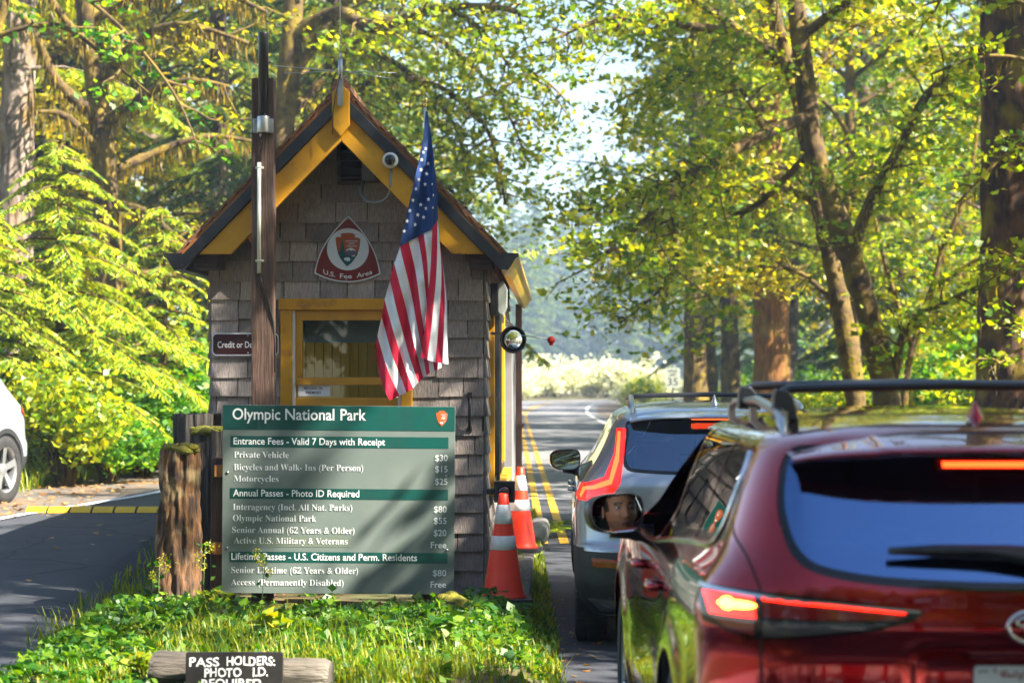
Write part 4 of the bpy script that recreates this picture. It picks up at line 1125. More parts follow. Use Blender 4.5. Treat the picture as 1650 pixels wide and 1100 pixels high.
        def inside(c, P):
            r = np.zeros(len(c), bool); j = len(P) - 1
            for i in range(len(P)):
                yi, yj = P[i][1], P[j][1]; m = (yi > c[:, 1]) != (yj > c[:, 1])
                with np.errstate(divide='ignore', invalid='ignore'):
                    r ^= m & (c[:, 0] < (P[j][0] - P[i][0]) * (c[:, 1] - yi) / (yj - yi + 1e-15) + P[i][0])
                j = i
            return r
        reg = np.full(len(of), -1); mi = np.zeros(len(of), int)
        for k, r in enumerate(regions):
            m = inside(ce, r['dom'])
            if r.get('gap'): mi[m] = 1 if not isinstance(r['gap'], int) or r['gap'] is True else r['gap']; continue
            reg[m] = k; mi[m] = 0
            if r.get('border'): mi[m & ~inside(ce, r['ins'])] = 1
        Pw = s.S(ov[:, 0], ov[:, 1]); Nw = s.N(ov[:, 0], ov[:, 1])
        made = {}
        for k in range(-1, len(regions)):
            sel = of[reg == k]
            if not len(sel) or (k >= 0 and regions[k].get('cut')): continue
            used, inv = np.unique(sel, return_inverse=True); inv = inv.reshape(-1, 3)
            off = regions[k].get('off', 0) if k >= 0 else 0
            mb = MB(); P = Pw[used] + Nw[used] * off
            mb.v = [tuple(p) for p in P]; mb.f = [tuple(f) for f in inv]; mb.m = list(mi[reg == k]); mb.s = [True] * len(inv)
            # orientation
            a, b, c = P[inv[0]]; 
            name = 'body' if k < 0 else regions[k]['name']; mats = [paint, MT['gap'], *extra_mats] if k < 0 else regions[k]['mats']
            par = root if k < 0 or not regions[k].get('parent') else made[regions[k]['parent']]
            if off and off > 0:
                # rim that closes the step between the raised piece and the body
                cnt = {}
                for f in mb.f:
                    for i in range(3):
                        e = (f[i], f[(i + 1) % 3]); cnt[e] = cnt.get(e, 0) + 1
                base = len(mb.v); mb.v += [tuple(p) for p in (Pw[used] - Nw[used] * .004)]
                for (i, j) in list(cnt):
                    if (j, i) not in cnt:
                        mb.f.append((j, i, base + i, base + j)); mb.m.append(0); mb.s.append(False)
                nrm = [tuple(q) for q in Nw[used]] * 2
            else: nrm = [tuple(q) for q in Nw[used]]
            o = mb.build(name, mats, par, nrm=nrm); made[name if k < 0 else regions[k].get('id', name)] = o
        return made


def seam(pts, w=.004):
    """a polyline turned into a thin closed strip (a panel gap)"""
    n = len(pts); A_, B_ = [], []
    for i in range(n):
        p, q = pts[max(i - 1, 0)], pts[min(i + 1, n - 1)]; l = math.hypot(q[0] - p[0], q[1] - p[1]) or 1
        nx, nz = -(q[1] - p[1]) / l * w, (q[0] - p[0]) / l * w
        A_.append((pts[i][0] + nx, pts[i][1] + nz)); B_.append((pts[i][0] - nx, pts[i][1] - nz))
    return A_ + B_[::-1]


def circ(cy, cz, r, n=40, a0=0, a1=360): return [(cy + r * math.cos(R(a0 + (a1 - a0) * i / n)), cz + r * math.sin(R(a0 + (a1 - a0) * i / n))) for i in range(n)]


def smooth_poly(P, n=5):
    out = []; k = len(P)
    for i in range(k):
        p0, p1, p2, p3 = [np.array(P[(i + j) % k], float) for j in (-1, 0, 1, 2)]
        for j in range(n):
            t = j / n; out.append(tuple(.5 * ((2 * p1) + (p2 - p0) * t + (2 * p0 - 5 * p1 + 4 * p2 - p3) * t * t + (3 * p1 - p0 - 3 * p2 + p3) * t ** 3)))
    return out


def round_poly(P, r=.05, n=5):
    out = []; k = len(P)
    for i in range(k):
        p, c, q = [np.array(P[(i + j) % k], float) for j in (-1, 0, 1)]
        rr = r if not isinstance(r, (list, tuple)) else r[i]
        a = c + (p - c) / np.linalg.norm(p - c) * min(rr, .45 * np.linalg.norm(p - c)); b = c + (q - c) / np.linalg.norm(q - c) * min(rr, .45 * np.linalg.norm(q - c))
        for j in range(n + 1):
            t = j / n; out.append(tuple((1 - t) ** 2 * a + 2 * t * (1 - t) * c + t * t * b))
    return out


def wheel(root, x, y, r, wd, spokes=10, sg=1, steel=None):
    wh = MB(); X = Matrix.Translation((x, y, r)) @ Matrix.Rotation(sg * R(90), 4, 'Y')
    prof = [(r * .68, -wd * .46), (r * .80, -wd * .5), (r * .93, -wd * .47), (r * .985, -wd * .40), (r, -wd * .3), (r * 1.0, -wd * .12), (r * .985, -wd * .115), (r * .985, -wd * .095), (r, -wd * .09), (r, wd * .09), (r * .985, wd * .095), (r * .985, wd * .115), (r, wd * .12), (r, wd * .3), (r * .985, wd * .40), (r * .93, wd * .47), (r * .80, wd * .5), (r * .68, wd * .46)]
    wh.lathe(prof, 48, X, caps=False)
    # tread blocks
    for i in range(60):
        a = 2 * math.pi * i / 60
        for t0, t1, da in ((-.44, -.14, .02), (.14, .44, -.02), (-.07, .07, .0)):
            Xb = X @ Matrix.Rotation(a + da, 4, 'Z'); wh.box((r - .004, -.012, t0 * wd), (r + .004, .012, t1 * wd), 0, Xb)
    hub = bpy.data.objects.new('wheel', None); COL.objects.link(hub); hub.parent = root
    wh.build('tyre', MT['tyre'], hub)
    rm = MB(); rm.lathe([(r * .69, -wd * .45), (r * .66, -wd * .40), (r * .64, .0), (r * .64, wd * .3), (r * .69, wd * .46), (r * .705, wd * .44)], 40, X, caps=False)
    for i in range(spokes):
        a = 2 * math.pi * i / spokes; Xb = X @ Matrix.Rotation(a, 4, 'Z')
        rm.add([(.05, -.03, wd * .30), (.05, .03, wd * .30), (r * .66, .045, wd * .40), (r * .66, -.045, wd * .40), (.05, -.03, wd * .18), (.05, .03, wd * .18), (r * .66, .03, wd * .30), (r * .66, -.03, wd * .30)],
               [(3, 2, 1, 0), (4, 5, 6, 7), (0, 1, 5, 4), (1, 2, 6, 5), (2, 3, 7, 6), (3, 0, 4, 7)], 0, False, Xb)
    rm.lathe([(.075, wd * .12), (.075, wd * .3), (.05, wd * .34), (0, wd * .345)], 24, X)
    rm.build('rim', MT['rim'], hub)
    bd = MB(); bd.lathe([(r * .6, -.02), (r * .6, .02), (0, .02)], 32, X); bd.build('brake_disc', MT['gap'], hub)


def crossbar(root, y, x, z, zf, m, arch=.06):
    b = MB()
    b.tube([(-x + .01, y, z - .025), (-x + .05, y, z - .006), (-x * .6, y, z), (0, y, z + .006), (x * .6, y, z), (x - .05, y, z - .006), (x - .01, y, z - .025)], .026, 12, flat=.62)
    for s in (-1, 1):
        b.prism([(s * (x + .012), zf), (s * (x - .075), zf - .005), (s * (x - .055), z - .03), (s * (x - .035), z - .008), (s * (x + .0), z - .005), (s * (x + .008), z - .03)][::(1 if s < 0 else -1)], y - .035, y + .035, lambda u, v, d: (u, d, v), 0)
    b.build('crossbar', m, root, bevel=.006)


def seat(root, x, y, zb=.55, tall=.62, m='seat'):
    b = MB(); X = Matrix.Translation((x, y, zb)) @ Matrix.Rotation(R(14), 4, 'X')
    b.box((-.24, -.10, -.1), (.24, .06, tall), 0, X); b.box((-.25, .0, -.16), (.25, .52, .0), 0, Matrix.Translation((x, y, zb)))
    b.build('seat', MT[m], root, bevel=.05)
    h = MB(); h.box((-.13, -.08, tall + .05), (.13, .03, tall + .23), 0, X); h.box((-.07, -.04, tall - .02), (-.055, -.02, tall + .06), 0, X); h.box((.055, -.04, tall - .02), (.07, -.02, tall + .06), 0, X)
    h.build('headrest', MT[m], root, bevel=.04)


def side_mirror(root, c, normal, w_, h_, sg, shell, arm_to):
    """glass disc facing normal, shell in front of it, arm to the door"""
    n = Vector(normal).normalized(); up = Vector((0, 0, 1)); rt = up.cross(n).normalized(); up = n.cross(rt)   # rt points to the viewer's right when looked at from the front
    c = Vector(c)
    def outline(k, n_=28):
        P = []
        for i in range(n_):
            a = 2 * math.pi * i / n_; ca, sa = math.cos(a), math.sin(a)
            P.append((w_ * .5 * k * math.copysign(abs(ca) ** .62, ca) * (1.0 + .06 * sa), h_ * .5 * k * math.copysign(abs(sa) ** .68, sa) * (1 + .10 * ca * -sg)))
        return P
    sh = MB(); rings = []
    for k, d in ((.93, .004), (.965, .012), (1.0, .008), (1.02, -.02), (.98, -.07), (.82, -.115), (.5, -.145), (.12, -.152)):
        rings.append([c + rt * u + up * v + n * d for u, v in outline(k)])
    vs = [p for r_ in rings for p in r_]; m_ = 28
    sh.add(vs, [(i * m_ + j, i * m_ + (j + 1) % m_, (i + 1) * m_ + (j + 1) % m_, (i + 1) * m_ + j) for i in range(len(rings) - 1) for j in range(m_)] + [tuple((len(rings) - 1) * m_ + j for j in range(m_))], [1] * (3 * m_) + [0] * ((len(rings) - 4) * m_ + 1), True)
    a0 = c - n * .06 - up * h_ * .35 + rt * (.04 * (-1 if sg < 0 else 1) * 0)
    sh.tube([a0, a0.lerp(Vector(arm_to), .5) - Vector((0, 0, .0)), Vector(arm_to)], [.045, .035, .05], 12, 1)
    o = sh.build('side_mirror', [shell, MT['black_plastic']], root)
    g = MB(); P = outline(.935); g.add([c + rt * u + up * v + n * .005 for u, v in P], [tuple(range(len(P)))], 0)
    g.build('mirror_glass', MT['mirror'], o)


# ---------------------------------------------------------------- red sport utility vehicle in front
RX, RY, RRZ = 1.515, 6.2, R(.5)
red = thing('red_suv', 'dark red sport utility vehicle with lit brake lamps and black crossbars, nearest car', 'car', (RX, RY, 0), RRZ)
LV = [  # z, half width, y rear, y front, corner radius
    (.20, .86, .16, 4.80, .30), (.32, .93, .05, 4.90, .34), (.45, .955, .015, 4.94, .36), (.60, .962, .0, 4.95, .36), (.70, .966, .015, 4.95, .35), (.755, .966, .05, 4.95, .34),
    (.82, .964, .075, 4.95, .34), (.92, .962, .085, 4.92, .34), (1.0, .958, .082, 4.80, .33), (1.06, .950, .083, 4.3, .32), (1.12, .930, .095, 3.75, .30), (1.17, .895, .125, 3.55, .27), (1.22, .862, .165, 3.45, .24),
    (1.30, .832, .22, 3.30, .20), (1.40, .796, .29, 3.10, .17), (1.48, .762, .35, 2.95, .16), (1.525, .735, .39, 2.85, .16), (1.555, .700, .44, 2.75, .18), (1.58, .640, .53, 2.62, .22), (1.603, .55, .70, 2.5, .3), (1.618, .42, .92, 2.4, .3), (1.628, .22, 1.25, 2.2, .2), (1.631, .02, 1.45, 2.0, .02)]


def red_disp(P):
    x, y, z = P[..., 0], P[..., 1], P[..., 2]; s = np.sign(x)
    # wheel arch flares, shoulder haunch over the rear wheel, recess for the licence plate
    for cy in (1.16, 4.0):
        d = np.hypot(y - cy, (z - .38)); fl = .022 * np.exp(-((d - .46) / .10) ** 2) * (np.abs(x) > .6) * (z < 1.0); x = x + s * fl
    hn = .018 * np.exp(-((y - 1.0) / .75) ** 2) * np.exp(-((z - 1.02) / .09) ** 2) * (np.abs(x) > .6); x = x + s * hn
    dr = -.016 * np.exp(-((z - .66) / .13) ** 2) * np.exp(-((y - 2.6) / .8) ** 4) * (np.abs(x) > .6); x = x + s * dr
    on = (y < .5)
    rec = .055 / (1 + np.exp(-(.33 - np.abs(x)) / .012)) / (1 + np.exp(-(.925 - z) / .009)) / (1 + np.exp(-(z - .735) / .012)) * on
    y = y + rec
    y = y - .016 * np.exp(-((z - 1.0) / .045) ** 2) * np.exp(-(x / .8) ** 4) * on
    return np.stack([x, y, z], -1)


cb = CarBody(LV, 4.95, bow=.05, rcy=.30, taper=.03, disp=red_disp)
RG = []
# rear window with its black border
RW = [(-.795, 1.30), (-.74, 1.205), (-.55, 1.158), (-.25, 1.138), (0, 1.133), (.25, 1.138), (.55, 1.158), (.74, 1.205), (.795, 1.30), (.785, 1.42), (.735, 1.515), (.60, 1.535), (0, 1.545), (-.60, 1.535), (-.735, 1.515), (-.785, 1.42)]
RW = [(x * .885, z - (.022 if z < 1.25 else .0)) for x, z in RW]
RG.append(dict(name='rear_window', id='rw', mats=[MT['tint'], MT['frit']], view='rear', pts=smooth_poly(RW, 4), border=.035, off=-.003))
for sg in (-1, 1):
    rear_q = [(.66, 1.27), (.63, 1.40), (.70, 1.485), (1.18, 1.535), (1.22, 1.19), (.80, 1.205)]
    RG.append(dict(name='quarter_window', mats=[MT['glass'], MT['frit']], view='side', pts=round_poly(rear_q, [.07, .05, .06, .02, .02, .05]), sg=sg, border=.02, off=-.003))
    RG.append(dict(name='rear_door_window', mats=[MT['glass'], MT['frit']], view='side', pts=round_poly([(1.25, 1.185), (1.21, 1.537), (2.02, 1.545), (2.06, 1.125)], .03), sg=sg, border=.016, off=-.003))
    if sg > 0: RG.append(dict(name='front_door_window', mats=[MT['glass'], MT['frit']], view='side', pts=round_poly([(2.12, 1.12), (2.08, 1.545), (2.58, 1.525), (3.20, 1.09)], .03), sg=sg, border=.016, off=-.003))
    else: RG.append(dict(name='window_opening', mats=[], view='side', pts=round_poly([(2.12, 1.12), (2.08, 1.545), (2.58, 1.525), (3.20, 1.09)], .03), sg=sg, cut=True))
    for cy in (1.16, 4.0):
        RG.append(dict(name='arch', mats=[], view='side', pts=[p for p in circ(cy, .38, .43, 56) if p[1] > .205] if False else [(cy + .43, .201)] + circ(cy, .38, .43, 44, -24, 204) + [(cy - .43, .201)], sg=sg, cut=True))
    # tail lamp: outer bulb block on the corner and a long tapering piece on the hatch
    RG.append(dict(name='tail_lamp_frame', id='tlf%d' % sg, mats=[MT['frit']], view='rear', pts=[(sg * q[0], q[1]) for q in [(.935, 1.112), (.80, 1.110), (.60, 1.094), (.305, 1.056), (.335, 1.03), (.45, 1.0), (.70, .972), (.80, .967), (.92, 1.005)]], off=.006))
    RG.append(dict(name='tail_lamp', id='tl%d' % sg, mats=[MT['lamp_red']], view='rear', pts=[(sg * q[0], q[1]) for q in [(.915, 1.09), (.79, 1.092), (.783, 1.028), (.90, 1.03)]], off=.012))
    RG.append(dict(name='tail_lamp', mats=[MT['lens_red']], view='rear', pts=[(sg * q[0], q[1]) for q in [(.765, 1.082), (.58, 1.068), (.355, 1.046), (.385, 1.03), (.58, 1.028), (.765, 1.032)]], off=.011))
    RG.append(dict(name='lit_strip', mats=[MT['lamp_red']], view='rear', pts=[(sg * q[0], q[1]) for q in [(.765, 1.088), (.58, 1.073), (.36, 1.050), (.37, 1.046), (.58, 1.066), (.765, 1.081)]], off=.013))
    RG.append(dict(name='tail_lamp', mats=[MT['lens_clear']], view='rear', pts=[(sg * q[0], q[1]) for q in [(.765, 1.026), (.50, 1.023), (.41, 1.02), (.47, 1.006), (.70, .983), (.765, .979)]], off=.011))
    RG.append(dict(name='tail_lamp', mats=[MT['lens_red']], view='rear', pts=[(sg * q[0], q[1]) for q in [(.90, 1.025), (.783, 1.024), (.79, .978), (.86, .996)]], off=.011))
    # panel gaps
    RG.append(dict(name='gap', view='rear', pts=[(sg * q[0], q[1]) for q in seam([(.845, 1.30), (.80, 1.20), (.775, 1.12), (.775, 1.0), (.775, .85), (.76, .77)], .0035)], gap=True))
    for P in ([(1.24, 1.18), (1.30, 1.0), (1.44, .80), (1.62, .62), (1.66, .30)], [(2.09, 1.12), (2.10, .8), (2.10, .28)], [(3.22, 1.08), (3.30, .9), (3.30, .3)], [(1.66, .29), (2.5, .27), (3.3, .29)]):
        RG.append(dict(name='gap', view='side', pts=seam(P, .0035), sg=sg, gap=True))
RG.append(dict(name='gap', view='rear', pts=seam([(-.76, .77), (-.4, .752), (0, .75), (.4, .752), (.76, .77)], .004), gap=True))
vz = cb.v_of_z
for sg in (-1, 1):
    RG.append(dict(name='windscreen', mats=[MT['glass'], MT['frit']], view='dom', pts=[(A1 + A2 + A3 + .42 * A4, vz(1.18)), (A1 + A2 + A3 + .45 * A4, vz(1.52)), (cb.amax, vz(1.55)), (cb.amax, vz(1.16))], sg=sg, border=.02, off=-.003))
made = cb.build(red, RG, MT['red_paint'], da=.06, dv=.028)

# hot filament inside each lit tail lamp, chrome strip over the lamp
def on_rear(cb, x, z, off):
    a, v = cb.rear(x, z); a = np.array([a]); v = np.array([v]); p = cb.S(a, v)[0] + cb.N(a, v)[0] * off
    return Vector(p), Vector(cb.N(a, v)[0])
for sg in (-1, 1):
    b = MB()
    for x, z, rx, rz in ((.855, 1.064, .018, .018), (.83, 1.063, .05, .011)):
        def fn(u, v, x=x, z=z, rx=rx, rz=rz):
            q, nn = on_rear(cb, sg * (x + rx * (1 - v) * math.cos(u * 6.2832)), z + rz * (1 - v) * math.sin(u * 6.2832), .0125 + .004 * v); return q
        b.grid(fn, 20, 3, 0, flip=(sg < 0))
    b.build('bulb', MT['lamp_hot'], made['tl%d' % sg])
    b = MB()
    b.grid(lambda u, v, sg=sg: on_rear(cb, sg * (.93 - u * .61), lerp(1.114, 1.060, u) - .004 - .012 * v * (1 - .5 * u), .0125)[0], 30, 2, 0, flip=(sg > 0))
    b.build('chrome_strip', MT['satin'], red)

# spoiler lip over the glass, high brake lamp, wiper, aerial fin
sp_ = MB()
def spl(u, v):
    x = (u * 2 - 1) * .66; e = abs(u * 2 - 1)
    y0 = .195 + .10 * e ** 3; z0 = 1.525 - .012 * e ** 2
    # v 0..1 over the top from roof to lip, 1..2 under it
    return x, y0, z0, e
prof = [(.62, .085), (.40, .058), (.18, .028), (.02, .002), (.0, -.008), (.02, -.022), (.14, -.022), (.24, -.02)]
def spf(u, v):
    x, y0, z0, e = spl(u, v); k = v * (len(prof) - 1); i = min(int(k), len(prof) - 2); t = k - i
    dy = prof[i][0] * (1 - t) + prof[i + 1][0] * t; dz = prof[i][1] * (1 - t) + prof[i + 1][1] * t
    z = z0 + dz * (1 - .35 * e ** 4) + (.004 if abs(x) < .40 else 0)
    return (x, y0 + dy, z - (.02 * e ** 6))
sp_.grid(spf, 60, 21, 0, True)
sp_.build('spoiler', MT['red_paint'], red)
b = MB(); b.grid(lambda u, v: on_rear(cb, (u - .5) * .44, 1.456 + .030 * v, .006)[0], 16, 3, 0); hl = b.build('high_brake_lamp', MT['lens_red'], red)
b = MB(); b.grid(lambda u, v: on_rear(cb, (u - .5) * .40, 1.463 + .016 * v, .0075)[0], 16, 2, 0); b.build('lit_strip', MT['lamp_strip'], hl)
b = MB()
def wp(x, dz, off=.03): return on_rear(cb, x, 1.175 + dz, off)[0]
b.tube([wp(-.40, .035), wp(-.25, .035), wp(-.05, .03), wp(.22, .022)], [.010, .020, .024, .016], 10)
b.tube([wp(-.30, .034, .036), wp(-.12, .026, .042), wp(.02, .006, .04), wp(.05, -.03, .028)], [.010, .015, .02, .026], 10)
b.build('wiper', MT['black_plastic'], red)
fin = MB()
for s_ in (0,):
    pr_ = [(-.13, 0), (-.12, .03), (-.095, .062), (-.075, .071), (-.05, .066), (.02, .035), (.09, .0)]
    def ff_(u, v):
        y, h = pr_[0][0] + (pr_[-1][0] - pr_[0][0]) * u, np.interp(pr_[0][0] + (pr_[-1][0] - pr_[0][0]) * u, [q[0] for q in pr_], [q[1] for q in pr_])
        wd_ = .034 * (1 - abs(u - .35) ** 2) * (1 - .82 * math.sin(math.pi * v) ** .8); sd = 1 if v < .5 else -1
        return ((.5 - v) * 2 * wd_ if False else sd * wd_ * (abs(v - .5) * 2) ** .35, .86 + y, 1.592 + h * math.sin(math.pi * v) ** .9)
    fin.grid(ff_, 24, 16, 0, True, flip=True)
fin.build('aerial_fin', MT['red_paint'], red)
# emblem: three interlocking oval rings, chrome
em = MB(); ec, en = on_rear(cb, 0, 1.012, .012)
def oval(cx, cz, rx, rz, th):
    em.tube([(cx + rx * math.cos(i * 2 * math.pi / 40), ec.y - .004, ec.z + cz + rz * math.sin(i * 2 * math.pi / 40)) for i in range(41)], th, 8, caps=False)
oval(0, 0, .068, .046, .0065); oval(0, .014, .044, .015, .0048); oval(0, -.004, .0165, .038, .0048)
em.build('emblem', MT['chrome'], red)
# licence plate
pl = MB(); yp = .128; fr = lambda u, v, d: (u, yp - d, v)
pl.prism(rrect(-.1525, .740, .1525, .892, .012), .006, 0, fr); plo = pl.build('licence_plate', MT['paper'], red, bevel=.001)
lt = MB(); text_mesh(lt, script_font('California'), -.075, .075, .858, .024, fr, .0075, .012, 1); text_mesh(lt, 'JUN', -.140, -.112, .872, .010, fr, .0075, .01, 0); text_mesh(lt, '2024', .112, .14, .872, .010, fr, .0075, .01, 0)
lt.build('lettering', [MT['ink'], pmat('plate_red_script', (.25, .02, .05), .5)], plo)
b = MB()
for s_ in (-1, 1): b.lathe([(.007, 0), (.007, .003), (0, .005)], 10, Matrix.Translation((s_ * .09, yp - .006, .88)) @ Matrix.Rotation(R(90), 4, 'X'))
b.build('plate_screw', MT['galv'], plo)
# chrome trim along the side glass, door handles, roof rails, crossbars
def on_side(y, z, sg, off):
    a, v = cb.side(y, z, sg); a = np.array([a]); v = np.array([v]); return Vector(cb.S(a, v)[0] + cb.N(a, v)[0] * off)
for sg in (-1, 1):
    b = MB(); b.tube([on_side(y, z, sg, .003) for y, z in [(.70, 1.50), (.645, 1.45), (.625, 1.38), (.64, 1.27), (.70, 1.215), (.80, 1.192), (1.2, 1.175), (1.6, 1.150), (2.1, 1.108), (2.7, 1.085), (3.2, 1.070)]], .0085, 8); b.build('chrome_trim', MT['chrome'], red)
    for y in (1.62, 2.5):
        b = MB(); b.tube([on_side(y - .11, .985, sg, .004), on_side(y - .09, .987, sg, .035), on_side(y, .988, sg, .042), on_side(y + .09, .985, sg, .035), on_side(y + .11, .983, sg, .004)], [.012, .015, .016, .015, .012], 10); b.build('door_handle', MT['red_paint'], red)
    b = MB(); b.tube([(sg * .645, .62, 1.555), (sg * .64, .72, 1.598), (sg * .625, .9, 1.625), (sg * .61, 1.6, 1.658), (sg * .61, 2.3, 1.642), (sg * .60, 2.55, 1.61)], [.008, .017, .019, .019, .017, .008], 12, flat=.8)
    for y in (.80, 1.6, 2.3): b.box((sg * .625 - .012, y - .03, 1.56), (sg * .625 + .012, y + .03, 1.63))
    b.build('roof_rail', MT['satin'], red)
crossbar(red, .95, .63, 1.708, 1.60, pmat('dark_satin_bar', (.05, .055, .065), .35, .6))
crossbar(red, 1.95, .63, 1.712, 1.62, bpy.data.materials['dark_satin_bar'])
for sg in (-1, 1):
    wheel(red, sg * .845, 1.16, .38, .235, 10, sg); wheel(red, sg * .845, 4.0, .38, .235, 10, sg)
b = MB(); b.box((-.80, .30, .24), (.80, 4.7, .50)); b.box((-.70, .60, .5), (-.66, 4.4, 1.02)); b.box((.66, .60, .5), (.70, 4.4, 1.02)); b.box((-.70, .5, .5), (.70, .55, .95)); b.box((-.72, 3.15, .6), (.72, 3.5, 1.06)); b.build('cabin_tub', MT['cabin'], red)
b = MB()
for x in (-.42, 0, .42): b.box((x - .19, 1.28, .78), (x + .19, 1.40, 1.16)); b.box((x - .11, 1.29, 1.17), (x + .11, 1.36, 1.33))
b.box((-.66, 1.26, .5), (.66, 1.42, .80)); b.build('rear_bench', MT['seat'], red, bevel=.03)
seat(red, -.38, 2.10); seat(red, .38, 2.10)
mc = Vector((-1.04, 3.02, 1.155))
side_mirror(red, (1.04, 3.02, 1.155), (-.30, -.94, .06), .235, .165, 1, MT['red_paint'], (.89, 3.08, 1.06))
# the driver's mirror is turned so that the camera sees the driver's face in it
Mred = Matrix.Translation((RX, RY, 0)) @ Matrix.Rotation(RRZ, 4, 'Z')
HEAD = Vector((-.42, 2.36, 1.235))
cam_l = Mred.inverted() @ Vector((0, 0, CAM_Z))
mn = (cam_l - mc).normalized() + (HEAD + Vector((-.02, 0, -.005)) - mc).normalized()
side_mirror(red, mc, mn, .25, .172, -1, MT['black_plastic'], (-.885, 3.08, 1.055))


# ---------------------------------------------------------------- the driver, seen in the mirror
def head_mesh(mb, H, yaw, r=.108):
    """one continuous head: skull, brow, eye sockets, nose, lips, chin, ears; materials 0 skin 1 hair 2 eye white 3 iris 4 lips 5 brows"""
    Xh = Matrix.Translation(H) @ Matrix.Rotation(yaw, 4, 'Z')
    nu, nv = 96, 80
    def fn(u, v):
        a = (u - .5) * 2 * math.pi; t = (v - .5) * math.pi          # a = 0 is the face (+Y)
        x = .074 * math.cos(t) * math.sin(a); y = .098 * math.cos(t) * math.cos(a); z = .122 * math.sin(t)
        f = max(0, math.cos(a)) ** 2
        # narrower jaw
        if z < 0: k = 1 - .42 * (-z / .122) ** 1.6; x *= k; y *= 1 - .10 * (-z / .122) ** 1.2 * (1 if y > 0 else 2.6)
        g = lambda cx, cz, sx, sz: math.exp(-((x - cx) / sx) ** 2 - ((z - cz) / sz) ** 2) * (1 if y > 0 else 0)
        y += .026 * math.exp(-(x / .011) ** 2) * (sstep(.022, -.022, z) if False else max(0, min(1, (.03 - z) / .055))) * (1 if -.034 < z < .03 else 0) * (1 if y > 0 else 0) * (1 - sstep(-.024, -.034, z) if False else 1)
        y += .006 * g(.0, .034, .05, .011)                        # brow
        y -= .013 * (g(-.031, .014, .016, .012) + g(.031, .014, .016, .012))
        y += .006 * (g(-.036, -.018, .018, .016) + g(.036, -.018, .018, .016))
        y += .008 * g(0, -.058, .024, .009) - .004 * g(0, -.0595, .022, .0022) + .010 * g(0, -.098, .02, .016) - .004 * g(0, -.076, .02, .007)
        y += .005 * (g(-.012, -.028, .006, .007) + g(.012, -.028, .006, .007))
        return Xh @ Vector((x, y, z))
    def mf(u, v):
        a = (u - .5) * 2 * math.pi; t = (v - .5) * math.pi; z = .122 * math.sin(t); x = .074 * math.cos(t) * math.sin(a)
        if math.cos(a) > 0:
            if z > .072 - .12 * abs(x): return 1
            if abs(z + .0595) < .0085 and abs(x) < .022: return 4
            if abs(z - .034 - .05 * abs(x) + .3 * max(0, abs(x) - .035)) < .0045 and .012 < abs(x) < .05: return 5
            if z < -.045 and (abs(x) > .03 or z < -.078): return 6
            if -.052 < z < -.044 and abs(x) < .028: return 6
            if z > .0 and abs(x) > .066: return 1
            return 0
        return 1 if z > -.05 else 0
    mb.grid(fn, nu, nv, 0, True, mf)
    for s in (-1, 1):
        c = Xh @ Vector((s * .031, .0765, .0135)); mb.ball(c, .0125, 12, 2, sz=.62)
        c = Xh @ Vector((s * .031, .0845, .0135)); mb.ball(c, .0058, 10, 3)
        e = MB(); 
        mb.grid(lambda u, v, s=s: Xh @ Vector((s * (.072 + .012 * math.sin(math.pi * v)), -.005 - .016 * math.cos(2 * math.pi * u) * math.sin(math.pi * v) - .008 * (1 - v), .0 + .031 * math.sin(2 * math.pi * u) * math.sin(math.pi * v) ** .6)), 16, 8, 0, True)
    # neck down into the collar
    mb.tube([Xh @ Vector((0, -.02, -.06)), Xh @ Vector((0, -.03, -.12)), H + Vector((0, -.05, -.20))], [.05, .052, .064], 18, 0)


drv = thing('person', 'young man in a dark shirt driving the red car, face seen in its side mirror', 'person', Mred @ Vector((-.42, 2.25, .55)), RRZ)
o0 = Vector((-.42, 2.25, .55))
SKIN = pmat('skin', (.66, .27, .12), .5, col2=(.58, .22, .10), nscale=30, Subsurface_Weight=.1)
mats = [SKIN, pmat('brown_hair', (.05, .028, .014), .6), pmat('eye_white', (.6, .58, .55), .2), pmat('iris', (.02, .02, .015), .1), pmat('lips', (.38, .13, .10), .5), pmat('brows', (.07, .035, .018), .7), pmat('stubble', (.44, .19, .095), .7)]
hb = MB()
face_dir = (mc - HEAD); yaw = math.atan2(-(face_dir.x), face_dir.y) * .62
head_mesh(hb, HEAD - o0, yaw)
# torso, shoulders and arms to the wheel as one skinned surface
body_path = [((0, -.12, -.02), .15), ((0, -.16, .2), .155), ((0, -.15, .40), .15), ((0, -.10, .50), .075)]
sk = bpy.data.meshes.new('shirt')
J = [(0, -.10, .0), (0, -.13, .2), (0, -.12, .38), (0, -.07, .50), (-.19, -.09, .42), (-.27, .08, .24), (-.20, .33, .33), (.19, -.09, .42), (.27, .08, .24), (.20, .33, .33), (-.12, .30, .02), (.12, .30, .02)]
Ed = [(0, 1), (1, 2), (2, 3), (2, 4), (4, 5), (5, 6), (2, 7), (7, 8), (8, 9), (0, 10), (0, 11)]
Rr = [.16, .16, .15, .065, .075, .055, .04, .075, .055, .04, .09, .09]
sk.from_pydata(J, Ed, []); so = bpy.data.objects.new('shirt', sk); COL.objects.link(so); so.parent = drv
md = so.modifiers.new('skin', 'SKIN'); so.modifiers.new('sub', 'SUBSURF').render_levels = 2
for i, r_ in enumerate(Rr): sk.skin_vertices[0].data[i].radius = (r_, r_ * (.75 if i < 3 else 1))
sk.skin_vertices[0].data[0].use_root = True
sk.materials.append(pmat('dark_shirt', (.03, .032, .04), .8))
